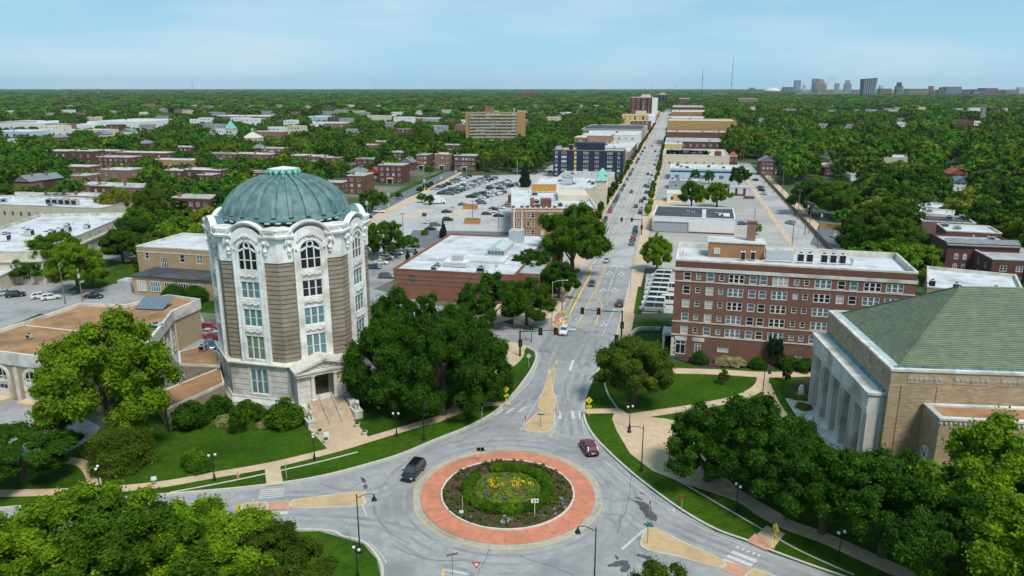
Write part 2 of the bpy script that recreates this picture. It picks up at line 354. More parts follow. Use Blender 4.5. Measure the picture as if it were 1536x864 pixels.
mb = MB(); mb.lathe([(9.2,.05),(9.2,.32),(8.95,.32),(8.95,.1)], NR, RC.x, RC.y, caps=False); struct(mb.build('island_kerb', mat('island_kerb', (.5,.46,.38), (.6,.55,.47), 1.5, .9, 5, obj=False)))
BED = mat('flower_bed_soil', (.040,.024,.017), (.10,.062,.035), 1.3, .95, 7, obj=False, c3=(.05,.065,.018), s3=.35)
mb = MB(); mb.lathe([(8.96,.2),(6.5,.42),(3.5,.6),(.01,.65)], NR, RC.x, RC.y, caps=False); struct(mb.build('flower_bed', BED))
INNER = mat('ground_planting', (.06,.10,.016), (.11,.15,.028), .9, .95, 7, obj=False, c3=(.09,.07,.03), s3=.5)
mb = MB(); mb.lathe([(5.3,.56),(3.0,.68),(.01,.72)], 48, RC.x, RC.y, caps=False); struct(mb.build('inner_bed', INNER))

# splitter islands
def island(px, m=TANI, h=.15):
    pts = pxl(px); sm = smooth_line(pts+[pts[0]], 4)[:-1]; mb = MB(); mb.prism([(p.x,p.y) for p in sm], 0, h-.01); struct(mb.build('splitter_island_kerb', CONC))
    c = sum((Vector((p.x,p.y,0)) for p in sm), Vector())/len(sm)
    sheet_world('splitter_island', [p+(c-p).normalized()*.28 for p in sm], h, m)
island([(824,548),(828,575),(833,612),(806,612),(817,579)])
island([(805,620),(832,620),(826,647),(784,645)])
island([(360,764),(364,757),(399,754),(399,767),(368,769)]); island([(440,750),(541,738),(546,746),(541,759),(440,763)])
sheet('island_ramp', [(400,754),(439,750),(439,763),(400,766)], .05, mat('ramp_paving', (.45,.22,.14), (.52,.30,.2), .8, .9, 5, obj=False))
sheet('island_ramp', [(806,612.5),(833,612.5),(832,619.5),(805,619.5)], .05, MATS['ramp_paving'])
island([(967,793),(985,794),(1024,813),(1084,841),(1080,853),(1024,838),(979,828),(960,818)])
island([(1131,853),(1200,880),(1180,890),(1118,868)])
sheet('island_ramp', [(1086,841),(1131,853),(1118,868),(1082,855)], .05, MATS['ramp_paving'])
sheet('crossing_ramp', [(1124,812),(1150,788),(1178,800),(1157,826)], LZ+.03, TAN)
sheet('crossing_ramp', [(1120,812),(1132,800),(1160,815),(1150,826)], LZ+.035, MATS['ramp_paving'])

# painted markings
mb = MB(); my = MB(); mf = MB(); zz = .02
def line(m, px, w=.12): band(m, smooth_line(pxl(px), 4), -w/2, w/2, zz)
def quad(m, px): m.poly([tuple(G(u,v,zz)) for u, v in px])
line(mb, [(757,608),(783,585),(797,568),(806,545)]); line(mb, [(781,645),(790,628),(812,590)], .1)
line(mb, [(876,640),(872,620),(879,583),(884,573)]); line(mb, [(830,648),(838,620),(832,590)], .1)
line(mb, [(905,690),(945,722),(985,752),(1040,786),(1100,812),(1170,838)], .1)
line(mb, [(552,812),(570,830),(580,845)], .1); line(mb, [(933,824),(966,795)], .3); line(mb, [(538,742),(550,775)], .15)
for k, x in enumerate((836,856,867)): quad(mb, [(x,616),(x+4,616),(x+7,628),(x+2,628)])
for k, x in enumerate((787,768,752)): quad(mb, [(x,610+k*2),(x+4,610+k*2),(x-7,618+k*2),(x-11,618+k*2)])
for k in range(5): quad(mb, [(390-k*.8,735+k*3),(428-k*.8,731.5+k*3),(428-k*.8,732.6+k*3),(390-k*.8,736.4+k*3)])
quad(mb, [(394,768),(432,767),(431,771),(392,773)])
for k in range(3): quad(mb, [(1100-k*7,826+k*6),(1137-k*7,840+k*6),(1133-k*7,844+k*6),(1095-k*7,829+k*6)])
for k in range(5): quad(mb, [(1106+k*8,819+k*3),(1110+k*8,820+k*3),(1107+k*8,823+k*3),(1103+k*8,822+k*3)])
for k in range(4): quad(mb, [(1010-k*2+k*1,763+k*1),(1014-k,766+k),(1010-k,769+k),(1006-k,767+k)]) if k < 1 else None
line(mb, [(903,505),(914,480),(922,462)], .14); line(mb, [(912,437),(920,415),(927,398)], .14)
quad(mb, [(845,493),(864,493),(864,495),(846,495)]); quad(mb, [(858,540),(862,540),(857,556),(853,556)])
for (x, y) in ((905,435),(922,436),(915,410),(932,411),(906,487)): quad(mb, [(x-6,y),(x+4,y-1),(x+5,y+.6),(x-5,y+1.6)]); quad(mb, [(x-1,y-4),(x+1,y-4),(x+1,y+3),(x-1,y+3)])
quad(mb, [(790,478),(792,478),(790,486),(788,486)]); quad(mb, [(798,493),(800,493),(797,500),(795,500)])
for k in range(3): quad(mb, [(918+k*12,398),(924+k*12,398),(924+k*12,399.5),(918+k*12,399.5)])
# chevrons and the tramway box
line(mf, [(864,489),(875,470),(884,452),(892,437),(896,447),(903,458),(896,478),(891,490),(864,491)], .3)
for (a, b) in (((872,478),(896,472)),((868,484),(893,481)),((884,455),(900,452)),((888,447),(898,444))): line(mf, [a, b], .25)
line(mf, [(892,437),(901,415),(908,398),(925,365)], .22); line(mf, [(894,437),(903,415),(910,398)], .2)
line(mf, [(824,560),(833,550),(835,540)], .35); line(mf, [(828,590),(832,560),(834,548)], .2); line(mf, [(829,648),(826,655)], .3); line(mf, [(782,645),(769,647),(826,656)], .1)
line(my, [(825,485),(840,491),(848,480),(861,458),(874,432),(887,408),(884,399),(874,397)], .5)
for (a, b) in (((852,452),(869,448)),((862,432),(878,430)),((872,412),(886,410)),((838,480),(850,478)),((875,400),(886,402))): line(my, [a, b], .4)
line(my, [(824,486),(838,484),(850,478)], .35)
line(mf, [(664,864),(666,853)], .4); line(mb, [(668,855),(705,862)], .3)
# centre and parking lines of the long street
for y in range(245, 1700, 9):
    pass
for off in (-1.0, 1.0, ): band(mf, [street(y, off) for y in (250,400,700,1200,1900)], -.12, .12, zz)
for off in (-5.6, 5.6): band(mb, [street(y, off) for y in (260,500,900)], -.06, .06, zz)
for k in range(40):
    q = ls(k/40, .1); mb.poly([tuple(q+ls_n*a+ls_dir*b+Vector((0,0,zz))) for a, b in ((-.08,0),(.08,0),(.08,2),(-.08,2))])
struct(mb.build('white_marking', WHITE)); struct(my.build('yellow_marking', YEL)); struct(mf.build('faded_yellow_marking', YELF))
# tram rails
mb = MB()
r1 = [(842,478),(852,455),(866,428),(877,408),(887,394),(897,380)]; 
for dx in (0, 8): band(mb, smooth_line(pxl([(u+dx, v) for u, v in r1])+[street(300,-4+dx*.18),street(420,-3.4+dx*.18),street(900,-3.4+dx*.18)], 5), -.09, .09, .024)
for dx in (0, 1.5): band(mb, smooth_line([street(262,-3+dx), street(285,0+dx), street(310,2.2+dx), street(420,2.2+dx), street(900,2.2+dx)], 5), -.08, .08, .024)
struct(mb.build('tram_rail', STEEL))
# tar stains, cracks and tyre marks
mb = MB()
def blob(c, a, b, rot, seed):
    rr = random.Random(seed); pts = []
    for k in range(18):
        t = 2*math.pi*k/18; r = rr.uniform(.75, 1.2); x = a*math.cos(t)*r; y = b*math.sin(t)*r
        pts.append((c.x+x*math.cos(rot)-y*math.sin(rot), c.y+x*math.sin(rot)+y*math.cos(rot), .014+seed*.0004))
    mb.poly(pts)
for i, (u, v, a, b, r_) in enumerate([(965,758,.6,1.5,.6),(972,770,.75,1.9,.3),(958,748,.2,.6,.9),(962,740,.15,.5,.9),(953,752,.18,.5,1),(928,846,1.3,.5,.3),(938,852,.9,.5,1),(925,836,.2,.5,.2),(975,790,.5,1.2,-.1),(980,775,.5,1.1,.1),(545,720,.3,.9,.5),(548,730,.3,.7,.2),(966,835,.9,.4,-.4)]): blob(G(u,v), a, b, r_, i)
for ln in ([(737,820),(725,845),(715,864)],[(870,555),(905,520),(828,497)],[(945,770),(960,785),(975,790)],[(800,548),(860,545),(885,548)],[(815,500),(812,520),(800,545)],[(740,655),(730,668)],[(660,660),(720,668),(745,672)],[(950,700),(940,760),(925,800)],[(890,740),(925,752),(960,745)],[(905,770),(935,775),(960,800)],[(560,760),(575,790),(610,815)],[(590,820),(640,838),(690,842)],[(780,835),(830,850),(860,864)],[(850,700),(880,720),(905,728)],[(840,640),(850,610),(846,570)],[(480,725),(520,735),(545,720)]):
    pp = smooth_line(pxl(ln), 6); rr = random.Random(len(pp)); band(mb, [p+Vector((rr.uniform(-.12,.12), rr.uniform(-.12,.12), 0)) for p in pp], -.035, .035, .013)
struct(mb.build('tar_stain', TAR))
mb = MB()
for r0, w in ((14.2,.45),(15.9,.5),(17.6,.5)):
    rr = ring(r0); band(mb, rr[:NR]+rr[:1], -w/2, w/2, .0095)
for ln in ([(600,720),(560,738),(500,742),(380,742)],[(690,655),(760,622),(800,580),(830,520),(860,470)],[(850,650),(850,600),(868,540),(900,470),(925,400)],[(865,655),(862,605),(880,545),(914,470)],[(900,720),(960,765),(1040,805),(1140,842),(1260,890)],[(620,800),(560,785),(480,778),(380,776)],[(880,760),(930,800),(960,850),(980,900)]):
    pp = smooth_line(pxl(ln), 5)
    zk = globals().setdefault('zk_', [.0105]); zk[0] += .0003
    for o_ in (-.75,.75): band(mb, pp, o_-.36, o_+.36, zk[0])
struct(mb.build('tyre_wear', mat('tyre_wear', (.20,.20,.20), (.305,.302,.298), .3, .9, 7, obj=False)))
for k in range(7): pass
sheet('manhole_patch', [(828,487),(868,490),(905,515),(885,550),(806,532)], .006, mat('patched_asphalt', (.19,.19,.19), (.255,.253,.25), .8, .9, 7, obj=False))
# lot lines
mb = MB()
for r_ in range(5):
    for k in range(22):
        p = G(590,322).lerp(G(700,266), k/22)+E1*(r_*17)
        mb.poly([tuple(p+E1*a+E2*b+Vector((0,0,.016))) for a, b in ((0,0),(5,0),(5,.12),(0,.12))])
struct(mb.build('bay_line', WHITE))
# ------------------------------------------------------------------ building materials
GLASS = [mat('window_glass_dark', (.012,.016,.02), rough=.08, spec=.6), mat('window_glass_sky', (.10,.15,.17), rough=.08, spec=.6), mat('window_blind', (.42,.42,.38), rough=.25, spec=.5)]
GTEAL = mat('teal_glass', (.085,.17,.185), (.14,.25,.255), .8, .12, spec=.5); GGREEN = mat('green_glass', (.12,.17,.10), (.2,.25,.15), .8, .12, spec=.5)
FRAME = mat('white_frame', (.66,.66,.62), rough=.6); FRAMED = mat('dark_frame', (.06,.055,.05), rough=.6); FRAMET = mat('cream_frame', (.55,.5,.4), rough=.7)
ROOFW = mat('white_roof_membrane', (.46,.475,.48), (.60,.605,.60), .35, .75, 8, c3=(.33,.34,.345), s3=.14)
ROOFG = mat('grey_roof_felt', (.26,.27,.28), (.36,.37,.38), .4, .85, 7, c3=(.42,.42,.42), s3=.2)
ROOFD = mat('black_roof_felt', (.035,.038,.045), (.06,.064,.07), .4, .85, 7, c3=(.085,.087,.09), s3=.15)
ROOFO = mat('brown_gravel_roof', (.26,.135,.06), (.37,.215,.11), .35, .95, 8, c3=(.17,.10,.06), s3=.14)
ROOFT = mat('tan_roof', (.42,.37,.28), (.5,.45,.36), .4, .9, 6)
STONE = mat('pale_stone', (.52,.49,.42), (.66,.63,.57), .8, .8, 7, c3=(.36,.33,.27), s3=.3)
TERRA = mat('white_terracotta', (.62,.61,.57), (.80,.80,.77), 1.1, .6, 8, bump=.35, c3=(.50,.46,.40), s3=.35, lo=.3, hi=.6)
LIME = mat('weathered_limestone', (.48,.455,.40), (.68,.66,.61), .5, .85, 8, bump=.2, streak=(1,1,.25), c3=(.27,.255,.22), s3=.18)
TAUPE = mat('taupe_brick', (.215,.175,.125), (.295,.245,.185), .6, .9, 8, c3=(.175,.145,.105), s3=.25, streak=(1,1,2.5))
COPPER = mat('green_copper', (.075,.155,.155), (.145,.235,.228), .45, .55, 8, streak=(1,1,.3), c3=(.06,.10,.105), s3=.5)
COPPER_L = mat('bright_copper', (.11,.36,.29), (.26,.52,.43), 1.5, .6, 6)
METAL = mat('galvanised_metal', (.42,.44,.45), (.55,.57,.58), 1.5, .45, 5, metal=.25); WHITEP = mat('white_painted_metal', (.62,.62,.6), (.72,.72,.7), 1, .5, 4)
DARKM = mat('black_metal', (.014,.014,.015), rough=.45); WOODD = mat('dark_wood', (.05,.025,.016), (.08,.04,.028), 4, .6)
WOODP = mat('weathered_pole', (.15,.11,.08), (.22,.17,.13), 3, .9, streak=(1,1,.1))
BR = {
 'red': brick('red_brick', (.12,.048,.033), (.165,.068,.045), (.20,.15,.12)), 'dark': brick('dark_brick', (.085,.036,.028), (.125,.055,.042), (.13,.10,.09)),
 'hotel': brick('hotel_brick', (.15,.062,.042), (.205,.088,.06), (.20,.15,.125), .34, .115), 'tan': brick('tan_brick', (.33,.22,.115), (.42,.29,.16), (.42,.35,.26)),
 'orange': brick('orange_brick', (.26,.115,.05), (.34,.16,.075), (.32,.25,.18)), 'buff': brick('buff_brick', (.30,.215,.125), (.43,.325,.20), (.36,.29,.2), .75, .25, .3),
 'cream': mat('cream_wall', (.50,.44,.34), (.60,.54,.43), .6, .9, 6), 'white': mat('white_wall', (.62,.62,.6), (.72,.72,.7), .5, .8, 6), 'navy': mat('navy_wall', (.012,.02,.042), (.02,.03,.058), .5, .6, 5),
 'ochre': mat('ochre_wall', (.30,.19,.075), (.38,.25,.11), .4, .9, 6), 'yellow': mat('yellow_wall', (.55,.38,.10), (.62,.45,.15), .5, .9, 5), 'grey': mat('grey_wall', (.26,.265,.27), (.34,.345,.35), .5, .8, 6),
 'lightblue': mat('pale_blue_wall', (.36,.46,.56), (.44,.54,.63), .5, .7, 5), 'taupe': TAUPE, 'stone': STONE, 'pink': brick('pink_brick', (.175,.085,.062), (.235,.115,.085), (.33,.26,.23)),
 'brownred': brick('maroon_brick', (.09,.031,.026), (.125,.045,.037), (.17,.12,.11)),
}
BR['lib'] = brick('library_brick', (.185,.075,.045), (.25,.105,.065), (.24,.18,.14))

# ------------------------------------------------------------------ walls with real openings, windows with frames and panes
def wall_face(mb, o, ax, up_h, length, ops, rec, mi=0):
    """a wall from o along ax; ops are (s0, s1, z0, z1); the openings get reveals rec deep"""
    nrm = Vector((ax.y, -ax.x, 0)); o = Vector(o)
    def T(s, z, n=0): return o+ax*s+Vector((0,0,z))-nrm*n
    xs = sorted({0, length, *[a for q in ops for a in q[:2]]}); zs = sorted({0, up_h, *[a for q in ops for a in q[2:4]]})
    for x0, x1 in zip(xs, xs[1:]):
        run = None
        for z0, z1 in zip(zs, zs[1:]):
            cx, cz = (x0+x1)/2, (z0+z1)/2
            hole = any(q[0] < cx < q[1] and q[2] < cz < q[3] for q in ops)
            if hole:
                if run is not None: mb.poly([T(x0,run),T(x1,run),T(x1,z0),T(x0,z0)], mi); run = None
            elif run is None: run = z0
        if run is not None: mb.poly([T(x0,run),T(x1,run),T(x1,up_h),T(x0,up_h)], mi)
    for a, b, c, d in ops:
        for p, q in (((a,c),(b,c)),((b,c),(b,d)),((b,d),(a,d)),((a,d),(a,c))):
            mb.poly([T(*p),T(*q),T(*q,rec),T(*p,rec)], mi)
WINC = {}
def win_mesh(w, h, style, fm):
    key = (round(w,2), round(h,2), style, fm.name)
    if key in WINC: return WINC[key]
    mb = MB(); pn = MB(); b = min(.13, w*.11); t = .10
    def bar(x0, x1, z0, z1, y0=0, y1=t): mb.box(x0, x1, -y1, -y0, z0, z1)
    hw = w/2
    if style == 'arch':
        n = 10; r = hw; zs = h-r
        bar(-hw,-hw+b,0,zs); bar(hw-b,hw,0,zs); bar(-hw+b,hw-b,0,b)
        for k in range(n):
            a0, a1 = math.pi*k/n, math.pi*(k+1)/n
            mb.loft([[(r*math.cos(a),-t,zs+r*math.sin(a)),(r*math.cos(a),0,zs+r*math.sin(a)),((r-b)*math.cos(a),0,zs+(r-b)*math.sin(a)),((r-b)*math.cos(a),-t,zs+(r-b)*math.sin(a))] for a in (a0,a1)])
        for x in ((-hw/3, hw/3) if w > 1.6 else (0,)): bar(x-b*.4, x+b*.4, b, zs+r*.85, .0, t*.8)
        bar(-hw+b, hw-b, zs-b/2, zs+b/2, 0, t*.7)
        if w > 1.6: bar(-hw+b, hw-b, zs*.5-b/3, zs*.5+b/3, 0, t*.6)
        pn.poly([(-hw,-.03,0),(hw,-.03,0)]+[(r*math.cos(math.pi*k/n),-.03,zs+r*math.sin(math.pi*k/n)) for k in range(n+1)])
    else:
        bar(-hw,-hw+b,0,h); bar(hw-b,hw,0,h); bar(-hw+b,hw-b,h-b,h); bar(-hw+b,hw-b,0,b)
        nd = {'dh':1,'triple':3,'double':2,'door':2,'dark':1,'blank':1,'quad':4,'tri4':3}[style]
        for k in range(1, nd):
            x = -hw+w*k/nd; m_ = b*(1.0 if style in ('triple','tri4') else .5); bar(x-m_, x+m_, b, h-b)
        if style in ('dh','triple','double','tri4','quad'): bar(-hw+b, hw-b, h*.5-b*.3, h*.5+b*.3, 0, t*.7)
        if style in ('door',): bar(-hw+b, hw-b, h*.72, h*.72+b*.8, 0, t*.8)
        pn.poly([(-hw,-.03,0),(hw,-.03,0),(hw,-.03,h),(-hw,-.03,h)])
    me = mb.mesh('window', fm); mp_ = [pn.mesh('pane', g) for g in GLASS+[GTEAL, GGREEN]]
    WINC[key] = (me, mp_); return WINC[key]
wrand = random.Random(3)
def window(parent, loc, rz, w, h, style='dh', fm=None, glass=None, sub=True):
    me, panes = win_mesh(w, h, style, fm or FRAME)
    o = link('window', me, parent, loc, rz)
    g = glass if glass is not None else wrand.choice((0,0,0,1,1,2))
    link('pane', panes[g], o)
    return o
REFS = []      # (x, y, short phrase) landmarks used when a tree is described
def building(name, label, cat, a, b, depth, h, wall='red', roof=None, wins=None, group=None, ref=None, par=.5, cap=None, base=None, z0=-.02, fm=None, rec=.14, keep=3.0, parname='parapet', top=None, sides=None, front_keep=9, roofname='roof', gable=None):
    """box of a building: its front runs from a to b (left to right as the camera sees it); wins: {'front'|'left'|'right': [(s, z, w, h, style)]}"""
    a = Vector((a[0], a[1], 0)); b = Vector((b[0], b[1], 0)); w = (b-a).length; ax = (b-a)/w; rz = math.atan2(ax.y, ax.x)
    t = thing(name, label, cat, (a+b)/2+Vector((0,0,z0)), rz, group)
    X, Y = Vector((1,0,0)), Vector((0,1,0)); wm = BR[wall] if isinstance(wall, str) else wall; rm = roof or ROOFW
    wins = wins or {}; mb = MB(); hw = w/2
    faces = {'front': (Vector((-hw,0,0)), X, w), 'right': (Vector((hw,0,0)), Y, depth), 'back': (Vector((hw,depth,0)), -X, w), 'left': (Vector((-hw,depth,0)), -Y, depth)}
    for k, (o, axx, ln) in faces.items():
        ops = [(s-q/2, s+q/2, z, z+hh) for s, z, q, hh, st in wins.get(k, []) if st != 'arch']
        wall_face(mb, o, axx, h, ln, ops, rec)
    mb.build('wall', wm, t)
    for k, (o, axx, ln) in faces.items():
        nrm = Vector((axx.y, -axx.x, 0)); r_ = math.atan2(axx.y, axx.x)
        for s, z, q, hh, st in wins.get(k, []):
            window(t, o+axx*s+Vector((0,0,z))-nrm*(rec if st != 'arch' else -.02), r_, q, hh, st, fm)
    if gable is None:
        mb = MB(); mb.poly([(-hw+.3,.3,h-par),(hw-.3,.3,h-par),(hw-.3,depth-.3,h-par),(-hw+.3,depth-.3,h-par)]); mb.build(roofname, rm, t)
        mb = MB(); c = [(-hw,0),(hw,0),(hw,depth),(-hw,depth)]; c = [Vector((p[0],p[1],0)) for p in c]
        band(mb, c, -.06, .0, h-.25 if cap else h-.1, h+.12, True); mb2 = MB()
        mb2 = MB(); rings = []
        for p, sx, sy in zip(c, (1,-1,-1,1), (1,1,-1,-1)):
            rings.append([(p.x-.07*sx,p.y-.07*sy,h-.22),(p.x-.07*sx,p.y-.07*sy,h+.12),(p.x+.34*sx,p.y+.34*sy,h+.12),(p.x+.34*sx,p.y+.34*sy,h-par-.05)])
        mb2.loft(rings+[rings[0]], 0, False); mb2.build(parname, cap or wm, t)
    else:
        kind, rh, ov = gable; mb = MB()
        x0, x1, y0, y1 = -hw-ov, hw+ov, -ov, depth+ov
        if kind == 'hip':
            q = min(w, depth)*.5
            if w >= depth: r0, r1 = (x0+q, depth/2, h+rh), (x1-q, depth/2, h+rh)
            else: r0, r1 = (0, y0+q, h+rh), (0, y1-q, h+rh)
            if w >= depth: mb.poly([(x0,y0,h),(x1,y0,h),r1,r0]); mb.poly([(x1,y1,h),(x0,y1,h),r0,r1]); mb.poly([(x0,y1,h),(x0,y0,h),r0]); mb.poly([(x1,y0,h),(x1,y1,h),r1])
            else: mb.poly([(x0,y0,h),(x1,y0,h),r0]); mb.poly([(x1,y0,h),(x1,y1,h),r1,r0]); mb.poly([(x1,y1,h),(x0,y1,h),r1]); mb.poly([(x0,y1,h),(x0,y0,h),r0,r1])
            mb.poly([(x0,y0,h-.01),(x0,y1,h-.01),(x1,y1,h-.01),(x1,y0,h-.01)])
        else:
            mb.poly([(x0,y0,h),(x0,y1,h),(0,y1,h+rh),(0,y0,h+rh)]); mb.poly([(x1,y1,h),(x1,y0,h),(0,y0,h+rh),(0,y1,h+rh)])
            mb.poly([(x0,y0+.3,h),(x1,y0+.3,h),(0,y0+.3,h+rh-.05)]); mb.poly([(x0,y1-.3,h),(x1,y1-.3,h),(0,y1-.3,h+rh-.05)]); mb.poly([(x0,y0,h-.01),(x0,y1,h-.01),(x1,y1,h-.01),(x1,y0,h-.01)])
        mb.build(roofname, rm, t)
    n = Vector((ax.y, -ax.x, 0))
    keepout([a-ax*keep+n*front_keep, b+ax*keep+n*front_keep, b+ax*keep-n*(depth+keep), a-ax*keep-n*(depth+keep)])
    c = (a+b)/2-n*depth/2; REFS.append((c.x, c.y, ref or label)); t['_w'] = w; t['_d'] = depth; t['_h'] = h
    return t
def grid(w, h0, floors, fh, n, ww, wh, style='dh', m=1.5, skip=()):
    out = []
    for f in range(floors):
        for k in range(n):
            if (f, k) in skip: continue
            out.append((m+(w-2*m)*(k+.5)/n, h0+f*fh, ww, wh, style))
    return out
def part(t, name, m, fn, label=None, loc=None, rz=None, smooth=False):
    mb = MB(); fn(mb); o = mb.build(name, m, t, loc, rz, smooth)
    if label: o['label'] = label
    return o
def unit(t, x, y, z, w=1.6, d=1.6, h=1.4, m=None, name='rooftop_unit', rz=0):
    def f(mb):
        mb.box(-w/2,w/2,-d/2,d/2,.2,h); mb.box(-w/2+.05,w/2-.05,-d/2-.03,-d/2+.0,.35,h-.2,1); mb.lathe([(min(w,d)*.36,h),(min(w,d)*.36,h+.12)],10,0,0,1)
        for sx in (-1,1):
            for sy in (-1,1): mb.box(sx*w*.4-.06,sx*w*.4+.06,sy*d*.4-.06,sy*d*.4+.06,0,.2,1)
    mb = MB(); f(mb); return mb.build(name, [m or WHITEP, DARKM if w < 3 else METAL], t, (x,y,z), rz)
def vents(t, h, hw, d, n, seed, y0=.12):
    rr = random.Random(seed)
    for k in range(n):
        x, y = rr.uniform(-hw*.85, hw*.85), rr.uniform(d*y0, d*.88)
        if rr.random() < .45: unit(t, x, y, h, rr.uniform(1.2,2.4), rr.uniform(1.2,2), rr.uniform(.8,1.5), METAL)
        else: part(t, 'roof_vent', METAL, lambda mb: (mb.lathe([(.18,0),(.18,.7),(.32,.72),(.32,.9),(.05,1.0)], 8)), None, (x,y,h))

# ------------------------------------------------------------------ the octagonal town hall
TC = Vector((-40.1, 132.0, 0)); TIN = 12.7; TFW = 2*TIN*math.tan(math.pi/8)
view = Vector((-TC.x, -TC.y, 0)).normalized(); vr = Vector((-view.y, view.x, 0))
fb = view*math.cos(R(14))+vr*math.sin(R(14)); PHI0 = math.atan2(fb.y, fb.x)      # the outward direction of the face with the entrance
hall = thing('town_hall', 'white and taupe octagonal tower with ribbed green copper dome beside the roundabout', 'tower', TC, 0)
REFS.append((TC.x, TC.y, 'domed octagonal tower')); keepout([TC+Vector((19*math.cos(a*.785),19*math.sin(a*.785),0)) for a in range(8)])
def fmat(k): 
    a = PHI0+k*math.pi/4; n = Vector((math.cos(a), math.sin(a), 0)); s = Vector((-n.y, n.x, 0))   # local x along the face (right seen from outside), -y outwards
    return Matrix(((s.x,-n.x,0,n.x*TIN),(s.y,-n.y,0,n.y*TIN),(0,0,1,0),(0,0,0,1)))
def octp(r, z, e=0): 
    rc = r/math.cos(math.pi/8); return [(rc*math.cos(PHI0+math.pi/8+k*math.pi/4), rc*math.sin(PHI0+math.pi/8+k*math.pi/4), z) for k in range(8)]
D0 = 120.0
zl = lambda v: ZV(v, D0)
Z_BASE, Z_LEDGE, Z_CAP, Z_CORN = 2.4, 8.6, ZV(392,D0), ZV(352,D0)
mb = MB()
mb.loft([octp(TIN+.95,-.1),octp(TIN+.95,1.4),octp(TIN+.55,2.1),octp(TIN+.55,2.45)])
mb.build('plinth', mat('plinth_stone', (.56,.54,.5), (.7,.69,.65), .7, .8, 7, c3=(.38,.36,.31), s3=.3), hall)
# rusticated white ground storey (with real window openings on the side faces)
mb = MB(); nc = 6; ch = (Z_LEDGE-2.45)/nc
mb.loft([octp(TIN+.0,2.45),octp(TIN+.0,Z_LEDGE-.2)])
for c in range(nc):
    z = 2.45+c*ch
    for k in range(8):
        if k == 0: continue
        mb.T = fmat(k); hw = (TIN+.28)*math.tan(math.pi/8)
        for s0, s1 in ((-hw,-1.95),(1.95,hw)): mb.box(s0,s1,-.28,.05,z+.05,z+ch-.07)
        mb.T = None
mb.build('ground_storey', STONE, hall)
mb = MB(); mb.loft([octp(TIN+.3,Z_LEDGE-.55),octp(TIN+.5,Z_LEDGE-.4),octp(TIN+.8,Z_LEDGE-.1),octp(TIN+.8,Z_LEDGE+.12),octp(TIN+.1,Z_LEDGE+.45)]); mb.build('ledge', STONE, hall)
# taupe shaft, coursed
mb = MB(); n_ = 22; ch = (Z_CAP-Z_LEDGE-.3)/n_
rings = []
for c in range(n_):
    z = Z_LEDGE+.3+c*ch
    rings += [octp(TIN-.10,z), octp(TIN-.10,z+.10), octp(TIN+.05,z+.16), octp(TIN-.02,z+ch-.02)]
mb.loft(rings, caps=False); mb.build('shaft', TAUPE, hall)
mb = MB(); mb.loft([octp(TIN-.3,Z_CAP-.2),octp(TIN+.18,Z_CAP),octp(TIN+.18,Z_CORN-.7),octp(TIN+.45,Z_CORN-.55),octp(TIN+.2,Z_CORN-.3)]); mb.build('frieze', TERRA, hall)
rows = [(537,501,4),(488,462,3),(446,420,3)]
ROWZ = [(zl(537),zl(502)),(zl(488),zl(462)),(zl(446),zl(421))]
A0, A1 = zl(404), zl(361)      # arched window: sill and crown
BH = 2.75                       # half width of the white window bay
ARW = 1.75; AZ = A1-ARW; AR_O = 3.35; ASP = Z_CORN+1.35-AR_O
